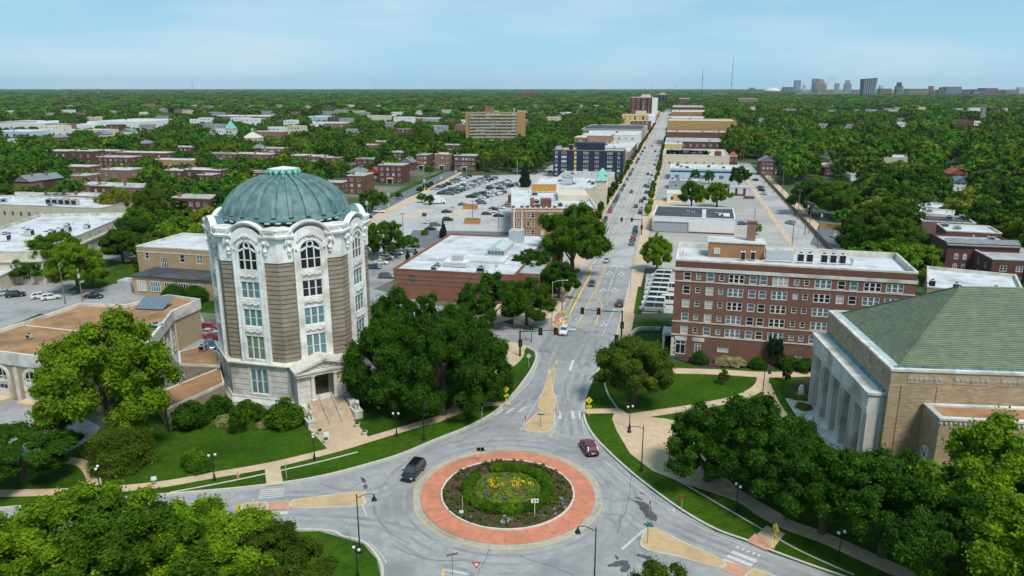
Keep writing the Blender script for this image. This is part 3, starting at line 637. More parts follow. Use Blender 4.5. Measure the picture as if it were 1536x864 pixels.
for k in range(8):
    M_ = fmat(k); mb = MB(); mb.T = M_; y = -.5
    # white bay with openings
    ops = [(BH-1.72, BH+1.72, z0, z1) for z0, z1 in ROWZ]
    if k in (5,4,3): ops = []
    o = M_@Vector((-BH,y,0)); ax = (M_.to_3x3()@Vector((1,0,0)))
    mb.T = None; wall_face(mb, o+Vector((0,0,Z_LEDGE+.3)), ax, A0-Z_LEDGE-.3, 2*BH, [(a,b,c-Z_LEDGE-.3,d-Z_LEDGE-.3) for a,b,c,d in ops], .28); mb.T = M_
    for s in (-1,1):
        mb.poly([(s*BH,y,Z_LEDGE+.3),(s*BH,.05,Z_LEDGE+.3),(s*BH,.05,ASP),(s*BH,y,ASP)])
        mb.poly([(s*ARW,y,A0),(s*BH,y,A0),(s*BH,y,AZ),(s*ARW,y,AZ)]); mb.poly([(s*ARW,y,A0),(s*ARW,y+.4,A0),(s*ARW,y+.4,AZ),(s*ARW,y,AZ)])
        # raised inner fillet of the bay
        mb.box(s*1.98-.1,s*1.98+.1,y-.07,y+.02,Z_LEDGE+.6,AZ); mb.box(s*2.62-.12,s*2.62+.12,y-.10,y+.02,Z_LEDGE+.5,ASP)
    n = 14
    for q in range(n):
        a0, a1 = math.pi*q/n, math.pi*(q+1)/n
        def c(r, a, yy=y, zc=AZ): return (r*math.cos(a), yy, zc+r*math.sin(a))
        zt = ASP
        mb.poly([c(ARW,a0),c(ARW,a1),c(ARW,a1,y+.4),c(ARW,a0,y+.4)])
        mb.loft([[c(ARW+.02,a,y-.12),c(ARW+.42,a,y-.12),c(ARW+.42,a,y+.02),c(ARW+.02,a,y+.02)] for a in (a0,a1)], caps=False)
        # spandrel between the window arch and the arched cornice
        b0 = (AR_O*math.cos(a0), y, ASP+AR_O*math.sin(a0)); b1 = (AR_O*math.cos(a1), y, ASP+AR_O*math.sin(a1))
        mb.poly([c(ARW,a0), b0, b1, c(ARW,a1)])
    mb.build('window_bay', TERRA, hall)
    # carved panels between the window rows
    mb = MB(); mb.T = M_; rr = random.Random(k)
    zz_ = [ROWZ[0][1], ROWZ[1][0], ROWZ[1][1], ROWZ[2][0], ROWZ[2][1], A0]
    for i in (0,2,4):
        zc = (zz_[i]+zz_[i+1])/2
        mb.box(-1.7,1.7,y-.06,y-.002,zc-.42,zc+.42)
        for q in range(9):
            s = -1.35+q*.34; mb.ball((s,y-.1,zc+.12*math.sin(q*1.7)), .17+.07*rr.random(), 6)
        mb.build('carved_panel', STONE, hall); mb = MB(); mb.T = M_
    for q in range(7): mb.ball((-.9+q*.3, y-.15, AZ+ARW+.75+.2*math.cos((q-3)*.5)-(.12 if q in (0,6) else 0)), .24+.14*(q == 3), 6)
    for q in (-1, 1):
        for j in range(3): mb.ball((q*(1.35+.33*j), y-.12, AZ+ARW+.45-.26*j), .2, 6)
    mb.build('carved_ornament', STONE, hall)
    # arched cornice
    mb = MB(); mb.T = M_; n = 16; prof = [(-.05,.25),(-.30,.30),(-.45,.55),(-.75,.62),(-.80,.86),(.25,.98)]
    a_s = .12
    rings = [[((AR_O+p)*math.cos(a), yy, ASP+(AR_O+p)*math.sin(a)) for yy, p in prof]+[((AR_O-.1)*math.cos(a), .25, ASP+(AR_O-.1)*math.sin(a))] for a in [a_s+(math.pi-2*a_s)*q/n for q in range(n+1)]]
    mb.loft(rings); mb.build('arched_cornice', TERRA, hall)
    # copper vault running back from the arch to the dome
    mb = MB(); mb.T = M_; rr_ = AR_O+.93
    mb.loft([[(rr_*math.cos(a)*q, yy, ASP-.5+(rr_+.42)*math.sin(a)*hq) for a in [math.pi*j/12 for j in range(13)]] for yy, q, hq in ((.1,1,1),(1.6,.9,.97),(3.2,.75,.93))], closed=False, caps=False)
    mb.build('copper_vault', COPPER, hall, smooth=True)
    # windows
    if k in (0,1,2,6,7):
        a = PHI0+k*math.pi/4; rz = a+math.pi/2
        for i, (z0, z1) in enumerate(ROWZ):
            g = [None,3,3][i] if k in (7,) else [3,3,3][i]
            if k == 7 and i == 0: g = 4
            window(hall, M_@Vector((0,y+.24,z0)), rz, 3.44, z1-z0, 'tri4', FRAME, g if k else [3,3,0][i])
        fr = MB(); b = .13; w2 = ARW; t0, t1 = .02, .22
        fr.box(-w2,-w2+b,-t1,-t0,0,AZ-A0); fr.box(w2-b,w2,-t1,-t0,0,AZ-A0); fr.box(-w2,w2,-t1,-t0,-.1,.12)
        for x in (-.6,.6): fr.box(x-.1,x+.1,-t1,-t0,.12,AZ-A0+.55)
        fr.box(-w2,w2,-t1+.04,-t0,(AZ-A0)*.55-.06,(AZ-A0)*.55+.06)
        for s in (-1,1): fr.loft([[(s*.25,-t1,AZ-A0+.9),(s*.25,-t0,AZ-A0+.9),(s*.25,-t0,AZ-A0+.62),(s*.25,-t1,AZ-A0+.62)],[(s*1.62,-t1,AZ-A0+.25),(s*1.62,-t0,AZ-A0+.25),(s*1.5,-t0,AZ-A0-.1),(s*1.5,-t1,AZ-A0-.1)]])
        for q in range(16):
            a0, a1 = 2*math.pi*q/16, 2*math.pi*(q+1)/16
            fr.loft([[(r*math.cos(x), yy, AZ-A0+1.08+r*math.sin(x)) for r, yy in ((.62,-t1-.03),(.62,-t0),(.42,-t0),(.42,-t1-.03))] for x in (a0,a1)], caps=False)
        for q in range(14):
            a0, a1 = math.pi*q/14, math.pi*(q+1)/14
            fr.loft([[(r*math.cos(x), yy, AZ-A0+r*math.sin(x)) for r, yy in ((ARW,-t1),(ARW,-t0),(ARW-b,-t0),(ARW-b,-t1))] for x in (a0,a1)], caps=False)
        wo_ = fr.build('arched_window', FRAME, hall, M_@Vector((0,y+.24,A0)), rz)
        pn = MB(); pn.poly([(-w2,-.03,0),(w2,-.03,0)]+[(w2*math.cos(math.pi*q/14),-.03,AZ-A0+w2*math.sin(math.pi*q/14)) for q in range(15)]); pn.build('pane', GLASS[0], wo_)
        if k:      # ground storey window
            wm_ = MB(); mm = M_@Vector((0,-.08,3.0)); window(hall, mm, rz, 3.3, 4.6, 'tri4', FRAME, 3)
            part(hall, 'window_surround', STONE, lambda q: (q.box(-1.95,-1.65,-.25,.05,-.4,5.1), q.box(1.65,1.95,-.25,.05,-.4,5.1), q.box(-1.95,1.95,-.32,.05,-.6,-.0)), None, mm, rz)
# corner cornices and their consoles
for k in range(8):
    mb = MB(); a = PHI0+math.pi/8+k*math.pi/4; rc = TIN/math.cos(math.pi/8)
    d = Vector((math.cos(a), math.sin(a), 0))
    sec = lambda e, z: [fmat(k)@Vector((2.55,-e,z)), fmat(k)@Vector((TFW/2+e*math.tan(math.pi/8),-e,z)), fmat(k+1)@Vector((-2.55,-e,z)), (d*(rc-4.5)+Vector((0,0,z)))]
    mb.loft([sec(e, z) for e, z in ((.2,Z_CORN-.6),(.85,Z_CORN-.35),(.95,Z_CORN),(.55,Z_CORN+.05),(.45,Z_CORN+.55),(.7,Z_CORN+.9),(.7,Z_CORN+1.05),(.2,Z_CORN+1.1))])
    for kk, sgn in ((k,1),(k+1,-1)):
        cs = MB(); cs.T = fmat(kk)
        for s in (3.35,):
            cs.box(sgn*s-.42,sgn*s+.42,-.62,-.1,Z_CORN-1.5,Z_CORN-.5); cs.box(sgn*s-.34,sgn*s+.34,-.5,-.1,Z_CORN-2.4,Z_CORN-1.5)
            cs.ball((sgn*s,-.45,Z_CORN-2.5),.38,8); cs.ball((sgn*s,-.38,Z_CORN-3.1),.3,8); cs.ball((sgn*s,-.6,Z_CORN-1.1),.34,8)
        for q in range(7):
            cs.box(sgn*(2.9+q*.36)-.09,sgn*(2.9+q*.36)+.09,-.72,-.4,Z_CORN+.55,Z_CORN+.85)
        cs.build('console', TERRA, hall)
    mb.build('cornice', TERRA, hall)
mb = MB(); mb.loft([octp(TIN-.1,Z_CORN+.9),octp(TIN-.4,Z_CORN+.95),octp(TIN-2.9,Z_CORN+.45)], caps=False); mb.build('copper_flashing', COPPER, hall); mb = MB(); mb.lathe([(10.2,Z_CORN+.3),(10.2,Z_CORN+1.6),(10.7,Z_CORN+1.7)],48,caps=False); mb.build('copper_gutter', COPPER, hall)
RD, ZD0, ZD1, RL = 10.7, Z_CORN+2.0, ZV(264,132), 2.3
prof = [(10.1,Z_CORN+1.5),(11.2,Z_CORN+1.75),(11.25,Z_CORN+2.05),(10.9,Z_CORN+2.25)]
def dome_pt(t):     # t 0..1 from the rim to the lantern
    a0 = .12; a1 = math.acos(RL/RD)*.985; a = a0+(a1-a0)*t
    return (RD+.05)*math.cos(a), ZD0+(ZD1-ZD0)*(math.sin(a)-math.sin(a0))/(math.sin(a1)-math.sin(a0))+.2
for t in range(15): prof.append(dome_pt(t/14))
mb = MB(); mb.lathe(prof, 96, caps=False); mb.build('dome', COPPER, hall, smooth=True)
mb = MB()
for k in range(24):
    a = 2*math.pi*(k+.35)/24; d = Vector((math.cos(a), math.sin(a), 0)); s = Vector((-d.y, d.x, 0)); rings = []
    for t in range(13):
        r, z = dome_pt(.01+t/12*.97); w = .46*(.3+.7*r/RD); hgt = .36
        P_ = d*r+Vector((0,0,z)); rings.append([P_-s*w-d*.05, P_-s*w*.75+d*hgt*.75+Vector((0,0,hgt*.7)), P_+s*w*.75+d*hgt*.75+Vector((0,0,hgt*.7)), P_+s*w-d*.05])
    rb = MB(); rb.loft(rings); rb.build('dome_rib', mat('rib_copper', (.06,.115,.12), (.16,.245,.235), .8, .55, 7, streak=(1,1,.4)), hall)
mb = MB()
for k in range(40):       # scalloped edge of the dome
    a = 2*math.pi*k/40; mb.T = Matrix.Rotation(a, 4, 'Z'); mb.box(11.05,11.35,-.42,.42,Z_CORN+1.55,Z_CORN+1.8); mb.T = None
for k in range(8):
    for j in (-1,1):
        mb.T = Matrix.Rotation(PHI0+math.pi/8+k*math.pi/4+j*.09, 4, 'Z'); mb.box(10.1,10.3,-.75,.75,Z_CORN+.75,Z_CORN+1.35,1); mb.T = None
mb.build('dome_rim', [mat('pale_copper', (.34,.40,.36), (.46,.50,.45), 1.5, .7), FRAMED], hall)
mb = MB(); mb.lathe([(RL+.1,ZD1+.0),(RL+.15,ZD1+.35),(RL-.1,ZD1+.5),(RL-.1,ZD1+1.1),(RL+.25,ZD1+1.2)],24)
for k in range(14):
    a = 2*math.pi*k/14; c, s = math.cos(a), math.sin(a)
    mb.ball(((RL+.25)*c,(RL+.25)*s,ZD1+.75), .46, 8, sz=1.2); mb.ball(((RL+.5)*c,(RL+.5)*s,ZD1+.25), .22, 6)
    a += math.pi/14; mb.ball(((RL+.3)*math.cos(a),(RL+.3)*math.sin(a),ZD1+1.15), .26, 6)
mb.build('lantern_cresting', COPPER_L, hall)
mb = MB(); mb.lathe([(RL-.05,ZD1+1.1),(RL+.1,ZD1+1.35),(.02,ZD1+1.75)],24); mb.build('lantern_roof', mat('lantern_cap', (.6,.57,.52), (.7,.66,.6), 1.2), hall)
# portico
M0 = fmat(0); PR = PHI0+math.pi/2
po = Matrix.Translation(TC)  # parts are placed in the tower's own frame
def pp(mb): mb.T = M0; return mb
PF = 3.3; HWP = 4.55; FL = 2.75; EN = 7.4
mb = pp(MB()); mb.box(-HWP,HWP,-PF,-.6,0,FL); mb.build('portico_floor', STONE, hall)
for s in (-1,1):
    mb = pp(MB())
    for c in range(5): mb.box(min(s*2.35,s*HWP),max(s*2.35,s*HWP),-PF,-.7,FL+c*.93+.04,FL+c*.93+.9)
    mb.box(min(s*2.45,s*(HWP-.06)),max(s*2.45,s*(HWP-.06)),-PF+.06,-.7,FL,EN-.1)
    mb.build('portico_pier', STONE, hall)
for s in (-1,1):
    mb = pp(MB()); x = s*1.95
    mb.lathe([(.52,FL),(.52,FL+.25),(.4,FL+.4),(.37,FL+2.4),(.33,EN-.5),(.5,EN-.3),(.5,EN-.15)],14,x,-PF-.05); mb.box(x-.5,x+.5,-PF-.55,-PF+.45,EN-.15,EN); mb.build('column', STONE, hall)
mb = pp(MB()); mb.box(-HWP-.15,HWP+.15,-PF-.6,-.6,EN,EN+.55); mb.box(-HWP-.4,HWP+.4,-PF-.85,-.6,EN+.55,EN+.85); mb.build('entablature', STONE, hall)
mb = pp(MB()); zt = EN+2.75; ze = EN+.85
mb.loft([[(-HWP,yy,ze),(HWP,yy,ze),(0,yy,zt-.35)] for yy in (-PF-.3,-.3)])
for s in (-1,1): mb.loft([[(s*(HWP+.55),yy,ze),(s*(HWP+.55),yy,ze+.32),(0,yy,zt+.1),(0,yy,zt-.32)] for yy in (-PF-.95,-.2)])
mb.build('pediment', STONE, hall)
mb = pp(MB()); rr = random.Random(5)
for q in range(26):
    s = rr.uniform(-3,3); mb.ball((s,-PF-.38,ze+.25+rr.random()*max(.05,(1-abs(s)/4)*1.3)), rr.uniform(.14,.3), 6)
mb.ball((0,-PF-.8,zt+.25),.42,8,sz=1.3); mb.ball((-.35,-PF-.8,zt-.05),.3,8); mb.ball((.35,-PF-.8,zt-.05),.3,8); mb.build('pediment_carving', LIME, hall)
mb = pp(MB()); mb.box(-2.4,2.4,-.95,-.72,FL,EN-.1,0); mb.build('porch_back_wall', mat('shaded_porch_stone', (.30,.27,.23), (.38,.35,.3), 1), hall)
dr = thing  # (door belongs to the tower)
mb = pp(MB())
for x0, x1 in ((-1.35,-1.2),(-.07,.07),(1.2,1.35)): mb.box(x0,x1,-1.12,-.97,FL,FL+4.0)
mb.box(-1.2,1.2,-1.12,-.97,FL+2.55,FL+2.75); mb.box(-1.2,1.2,-1.12,-.97,FL+3.85,FL+4.0); mb.box(-1.2,1.2,-1.1,-.98,FL,FL+.7)
do = mb.build('door', mat('brown_door', (.07,.032,.025), (.1,.05,.04), 3, .5), hall)
mb = pp(MB()); mb.box(-1.2,1.2,-1.03,-1.0,FL+.7,FL+3.85); mb.build('door_glass', GLASS[0], do)
mb = pp(MB()); ns_ = 14
for i in range(ns_): mb.box(-3.3+.02*i,3.3-.02*i,-PF-.2-(ns_-i)*.36,-PF-.2-(ns_-i-1)*.36+.05,-.05,(i+1)*FL/(ns_+1)+.1)
mb.build('stairs', mat('step_stone', (.40,.31,.215), (.5,.40,.29), 1.2, .9, 6, c3=(.3,.24,.17), s3=.4), hall)
for s in (-1.05,1.05):
    mb = pp(MB()); y1 = -PF-.2-ns_*.36
    mb.path([(s,y1-.1,.1),(s,y1-.1,1.05),(s,-PF-.1,FL+.95),(s,-PF-.1,FL)], .05, 6); mb.tube((s,(y1-PF)/2,FL/2),(s,(y1-PF)/2,FL/2+.95),.04); mb.build('handrail', METAL, hall)
for s in (-1,1):
    mb = pp(MB()); x = s*3.95; y1 = -PF-.2-ns_*.36
    mb.box(x-.6,x+.6,y1+2.4,-PF,-.05,2.3); mb.box(x-.65,x+.65,y1-.2,y1+2.4,-.05,1.35); mb.box(x-.75,x+.75,y1-.3,y1+2.5,1.35,1.55); mb.build('stair_cheek', STONE, hall)
    # crouching stone beast on the cheek wall
    mb = pp(MB()); yb = y1+1.1
    mb.ball((x,yb+.55,2.15),.55,10,sx=.8,sy=1.3); mb.ball((x,yb-.25,2.35),.5,10,sx=.8,sz=1.2); mb.ball((x,yb-.65,2.95),.38,10); mb.ball((x,yb-.98,2.82),.2,8)
    for sx in (-.26,.26): mb.tube((x+sx,yb-.45,2.3),(x+sx,yb-.8,1.58),.16,.14); mb.ball((x+sx,yb-.95,1.66),.17,6); mb.ball((x+sx,yb+.95,1.85),.3,8,sy=1.3)
    ls_ = mb.build('stone_lion', LIME, None, TC); tag(ls_, ('pale stone lion on the %s cheek wall of the domed tower stairs' % ('right' if s > 0 else 'left')), 'statue', 'stone lions by the stairs')
# ------------------------------------------------------------------ buildings near the roundabout
def pq(u, v, h): p = G(u, v, h); p.z = 0; return p
def frontdir(a, ang): return a
# brick residence with white roof, right of the street
HH = 20.5
a = pq(1014, 389, HH); b = pq(1377.5, 409, HH); hw_ = (b-a).length
cols = []      # measured bays along the front: (photo column on the top row, width, style)
for u, w, st in ((1034,1.5,'dh'),(1052,.95,'dh'),(1071,1.5,'dh'),(1089,.95,'dh'),(1112,3.0,'triple'),(1138,1.45,'dh'),(1154,1.45,'dh'),(1180,3.0,'triple'),(1204.5,1.0,'dh'),(1219.5,1.0,'dh'),(1244,3.1,'triple'),(1271,1.45,'dh'),(1289,1.45,'dh'),(1316,3.1,'triple'),(1348,3.1,'triple')):
    f = (u-1014)/(1377.5-1014); cols.append((f*hw_*(1+.0*(1-f)), w, st))
zs = [16.3-i*2.85 for i in range(5)]
W_ = []
for i, z in enumerate(zs):
    for s, w, st in cols: W_.append((s, z-(.0 if w > 1 else -.35), w, 1.75 if w > 1 else 1.2, st))
W_ += [(1.9,.5,2.1,2.9,'door'),(5.4,.6,1.3,2.6,'door')]
W_ = [q for q in W_]
W_ += [(10.4,1.6,2.2,1.0,'double'),(22.5,1.3,1.2,.9,'dh'),(25,1.3,1.2,.9,'dh')]
LW = [(3+k*4.4, z, 1.4, 1.7, 'dh') for z in zs[:3] for k in range(3)]
hotel = building('brick_residence', 'long five storey brown brick residence with white roof right of the junction', 'apartment building', a, b, 17.5, HH, 'hotel', wins={'front': W_, 'left': LW}, ref='long brown brick residence', par=1.1, cap=STONE, roof=ROOFW, keep=2, front_keep=6)
hw = hw_/2
part(hotel, 'stone_band', STONE, lambda m: (m.box(-hw-.14,hw+.14,-.16,-.004,zs[0]+2.0,zs[0]+2.65), m.box(-hw-.14,-hw-.004,-.004,17.6,zs[0]+2.0,zs[0]+2.65)))
for z, hgt in ((zs[0]-.28,.22),(zs[4]-.3,.25),(zs[3]-.3,.22)): part(hotel, 'stone_course', STONE, lambda m: m.box(-hw-.08,hw+.08,-.10,-.003,z,z+hgt))
part(hotel, 'parapet_brick', BR['red'], lambda m: m.box(-hw-.02,hw+.02,-.05,-.001,HH-1.35,HH-.24))
for s in (1.9,5.4): part(hotel, 'door_panel', STONE, lambda m: m.box(-hw+s-1.2,-hw+s+1.2,-.12,-.003,3.5,4.3))
part(hotel, 'quoin', STONE, lambda m: [m.box(-hw-.06,-hw+(.5 if k % 2 else .8),-.06,-.002,k*.5+.02,k*.5+.46) for k in range(8)])
part(hotel, 'entrance_porch', STONE, lambda m: (m.box(-hw-2.0,-hw-.02,2.0,6.5,3.6,4.2), [m.box(-hw-1.9,-hw-1.5,y,y+.4,0,3.6) for y in (2.1,6.0)]))
part(hotel, 'roof_kerb', ROOFW, lambda m: m.box(-hw+1,-hw+1.25,1,16.5,HH-1.1,HH-.85))
# roof house and chimney
ph = part(hotel, 'roof_house', BR['orange'], lambda m: m.box(-hw+6.2,-hw+17.5,9.2,14.5,HH-1.1,HH+2.1))
def f(m): m.box(-hw+6.0,-hw+17.7,9.0,14.7,HH+2.1,HH+2.35); 
o = part(hotel, 'roof_house_coping', STONE, f); o.parent = ph
mb = MB(); mb.box(-hw+6.4,-hw+17.3,9.4,14.3,HH+2.35,HH+2.38); mb.build('roof_house_roof', ROOFW, ph)
window(hotel, (-hw+8.0,9.17,HH-.3), 0, 1.2, 1.2, 'dh')
part(hotel, 'chimney', BR['pink'], lambda m: (m.box(-hw+13.9,-hw+15.6,11.2,12.7,HH-1,HH+6.3), m.box(-hw+13.7,-hw+15.8,11.0,12.9,HH+6.3,HH+6.7)))
for x, y in ((13.2,7.0),(15.2,7.6)): unit(hotel, -hw+x, y, HH-1.1, .9, .8, 2.1)
unit(hotel, -hw+20.4, 9.0, HH-1.1, 5.4, 2.6, 2.5, mat('beige_metal', (.46,.42,.34), (.55,.5,.42), 1, .6))
for k in range(5): unit(hotel, -hw+24.5+k*1.75+(1.0 if k > 1 else 0), 8.2+k*.15, HH-1.1, 1.25, 1.1, 2.1)
for x, y in ((34.3,8.3),(31.5,13.0)): part(hotel, 'roof_vent', METAL, lambda m: (m.lathe([(.25,0),(.25,1.0),(.45,1.05),(.45,1.5),(.02,1.6)],8)), None, (-hw+x,y,HH-1.1))
part(hotel, 'roof_pipe', METAL, lambda m: m.path([(-hw+17,7,HH-.7),(-hw+22,7.1,HH-.7),(-hw+32,7.4,HH-.7)], .12))
part(hotel, 'roof_fence', METAL, lambda m: ([m.tube((-hw+18+k*.9,15.4,HH-1),(-hw+18+k*.9,15.4,HH+1.6),.04) for k in range(9)], [m.tube((-hw+18,15.4,z),(-hw+25.3,15.4,z),.04) for z in (HH-.2,HH+.7,HH+1.6)]))

# temple of buff brick with green tiled roof
TH_ = 16.6
tb = pq(1338, 556, TH_); ta = pq(1244, 468, TH_); td = pq(1536, 557, TH_)
axr = (td-tb).normalized(); axb = (ta-tb).normalized(); nfx = Vector((-axb.y*1, axb.x, 0))
dep = (ta-tb).length
tr = pq(1338+420, 556, TH_)
# the side seen from the camera runs from tb to the right; the colonnade faces left
per = Vector((axb.y, -axb.x, 0))       # perpendicular to the colonnade, pointing right (into the building)
LT = 52.0
temple = thing('temple', 'buff brick temple with green tiled hip roof and stone colonnade by the plaza', 'temple', tb, math.atan2(per.y, per.x)); REFS.append((tb.x+15, tb.y+12, 'green roofed temple'))
keepout([tb-per*7-axb*3, tb+per*LT-axb*3, tb+per*LT+axb*(dep+2), tb-per*7+axb*(dep+2)])
mb = MB(); X, Y = Vector((1,0,0)), Vector((0,1,0))
mb.box(0,LT,0,dep,-.1,TH_); mb.build('wall', BR['buff'], temple)
def cope(mb, x0, x1, y0, y1, z, w=.5, h=.35, o=.15):
    c = [(x0,y0,1,1),(x1,y0,-1,1),(x1,y1,-1,-1),(x0,y1,1,-1)]
    r_ = [[(x-o*sx,y-o*sy,z),(x-o*sx,y-o*sy,z+h),(x+w*sx,y+w*sy,z+h),(x+w*sx,y+w*sy,z-.4)] for x,y,sx,sy in c]; mb.loft(r_+[r_[0]], 0, False)
mb = MB(); cope(mb, 0, LT, 0, dep, TH_-.05); mb.build('coping', LIME, temple)
part(temple, 'gutter', COPPER, lambda m: [ (m.box(x,x+.75,.38,1.5,TH_+.1+(k%3)*.03,TH_+.2+(k%3)*.03)) for k, x in enumerate([.4+.82*i for i in range(55)])])
part(temple, 'side_gutter', mat('pale_copper_sheet', (.30,.40,.40), (.45,.53,.52), .8, .5, 6), lambda m: [ (m.box(.38,1.5,y,y+.75,TH_+.1+(k%3)*.03,TH_+.2+(k%3)*.03)) for k, y in enumerate([1.6+.82*i for i in range(int((dep-2.5)/.82))])])
TILE = mat('green_roof_tile', (.11,.145,.085), (.18,.21,.13), 1.6, .75, 8, streak=(.5,.5,2), c3=(.12,.14,.105), s3=.35)
t_ = TILE.node_tree; 
ge = t_.nodes.new('ShaderNodeTexCoord'); wv = t_.nodes.new('ShaderNodeTexWave'); wv.bands_direction = 'Z'; wv.inputs['Scale'].default_value = 1.35; wv.inputs['Distortion'].default_value = .35; wv.inputs['Detail'].default_value = 3; wv.wave_profile = 'SAW'
t_.links.new(ge.outputs['Object'], wv.inputs['Vector']); bp = t_.nodes.new('ShaderNodeBump'); bp.inputs['Strength'].default_value = .9; bp.inputs['Distance'].default_value = .12
t_.links.new(wv.outputs['Fac'], bp.inputs['Height']); t_.links.new(bp.outputs[0], t_.nodes['Principled BSDF'].inputs['Normal'])
# hip roof laid in stepped tile courses
mb = MB(); RH = 8.6; run = dep/2-1.2; nC = 46; inner = run
for c in range(nC):
    f0, f1 = c/nC, (c+1)/nC; i0, i1 = 1.3+run*f0, 1.3+run*f1; z0, z1 = TH_+.05+RH*f0, TH_+.05+RH*f1
    A_ = [(i0,i0,z0+.06),(LT-i0,i0,z0+.06),(LT-i0,dep-i0,z0+.06),(i0,dep-i0,z0+.06)]; B_ = [(i1,i1,z1),(LT-i1,i1,z1),(LT-i1,max(dep-i1,i1+.001),z1),(i1,max(dep-i1,i1+.001),z1)]; C_ = [(p[0],p[1],z0-.03) for p in A_]
    mb.loft([C_, A_, B_], 0, c == nC-1)
mb.build('roof', TILE, temple)
mb = MB()
for i0,(x,y,x2,y2) in enumerate(((1.3,1.3,1.3+run,1.3+run),(1.3,dep-1.3,1.3+run,dep-1.3-run))): mb.tube((x,y,TH_+.15),(x2,y2,TH_+RH+.12),.13); mb.build('hip_tile', TILE, temple); mb = MB()
CARV = mat('carved_tan_stone', (.30,.25,.18), (.42,.36,.27), 1.5, .9, 7, c3=(.24,.2,.15), s3=.5)
for k in range(8):
    def f(m, x=2.2+k*6.0):
        m.box(x,x+4.6,-.06,.02,TH_-1.7,TH_-.5)
        for q in range(7): m.ball((x+.4+q*.64,-.05,TH_-1.1), .40 if q == 3 else .31, 8, sy=.3)
    part(temple, 'carved_panel', CARV, f)
for k in range(5):
    def f(m, y=2.5+k*5.0):
        m.box(-.09,.02,y,y+1.2,TH_-1.9,TH_-.6); [m.ball((-.1,y+.6,TH_-1.25),.4,7,sx=.45)]
    part(temple, 'carved_panel', CARV, f)
part(temple, 'corner_pilaster', BR['buff'], lambda m: (m.box(-.12,1.3,-.16,-.001,-.1,TH_-2.1), m.box(1.5,2.1,-.1,-.001,-.1,TH_-2.1), m.box(6.2,6.8,-.1,-.001,-.1,TH_-2.1)))
# colonnade: stone block with deep piers, entablature and dark doors
PZ = 12.6; PD = 2.3; y0, y1 = .9, dep-.6
mb = MB(); mb.box(-PD,-.01,y0,y1,PZ-2.9,PZ); mb.build('entablature', LIME, temple)
part(temple, 'entablature_cornice', LIME, lambda m: (m.box(-PD-.25,-.02,y0-.25,y1+.25,PZ-.004,PZ+.35), m.box(-PD-.12,-PD+.004,y0-.1,y1+.1,PZ-2.2,PZ-1.95)))
part(temple, 'portico_roof', COPPER, lambda m: m.loft([[(-.45,y0+.4,PZ+.36),(-.45,y1-.4,PZ+.36),(-.02,y1-.4,PZ+.5),(-.02,y0+.4,PZ+.5)],[(-.45,y0+.4,PZ+.45),(-.45,y1-.4,PZ+.45),(-.02,y1-.4,PZ+.8),(-.02,y0+.4,PZ+.8)]]))
nP = 5; wP = 2.0; pit = (y1-y0-wP)/(nP)
for k in range(nP+1):
    y = y0+k*pit
    part(temple, 'pier', LIME, lambda m: (m.box(-PD+.15,-PD+1.6,y,y+wP,.9,PZ-2.91), m.box(-PD+.02,-PD+1.66,y-.12,y+wP+.12,.35,.9), [m.box(-PD+.06,-PD+.148,y+.3+q*.5,y+.45+q*.5,1.0,PZ-3.2) for q in range(3)]))
part(temple, 'porch_wall', LIME, lambda m: m.box(-.6,-.01,y0,y1,.3,PZ-2.9))
for k in range(nP):
    y = y0+k*pit+wP+(pit-wP)/2
    d_ = part(temple, 'door', FRAMED, lambda m: (m.box(-.75,-.6,y-.75,y+.75,.4,4.4)))
    part(temple, 'tall_window', GLASS[0], lambda m: m.box(-.68,-.6,y-.5,y+.5,5.6,9.0))
part(temple, 'steps', LIME, lambda m: [m.box(-PD-2.6-.45*(2-i),-.01,y0-.6-.2*(2-i),y1+.6+.2*(2-i),-.1,.14+.13*i) for i in range(3)])
part(temple, 'plinth', LIME, lambda m: (m.box(-.35,LT,-.35,-.002,-.1,1.0)))
for yy in (y0-.9, y1+.5): part(temple, 'pedestal', LIME, lambda m: (m.box(-PD-1.6,-PD-.4,yy-.6,yy+.6,.4,1.2), m.box(-PD-1.4,-PD-.6,yy-.4,yy+.4,1.2,2.4), m.ball((-PD-1.,yy,2.65),.42,8)))
# lower wing with brown gravel roof, round traceried window
AH = 11.9
wa = pq(1375, 597, AH); wb = pq(1411, 630, AH)
inv = Matrix.Translation(tb)@Matrix.Rotation(math.atan2(per.y, per.x), 4, 'Z'); inv = inv.inverted()
la, lb = inv@wa, inv@wb
x0 = (la.x+lb.x)/2; yb = lb.y
mb = MB(); mb.box(x0,LT,yb,-.002,-.1,AH); mb.build('wing_wall', BR['buff'], temple)
mb = MB(); cope(mb, x0, LT, yb, -.36, AH-.02, .6, .3); mb.build('wing_coping', LIME, temple)
mb = MB(); mb.poly([(x0+.6,yb+.6,AH+.06),(LT,yb+.6,AH+.06),(LT,-.5,AH+.06),(x0+.6,-.5,AH+.06)]); mb.build('wing_roof', ROOFO, temple)
part(temple, 'dentil', LIME, lambda m: ([m.box(x,x+.25,yb-.16,yb-.01,AH-.55,AH-.25) for x in [x0+.6*i for i in range(70)]], [m.box(x0-.16,x0-.01,y,y+.25,AH-.55,AH-.25) for y in [yb+.6*i for i in range(int(-yb/.6))]]))
yc = yb/2
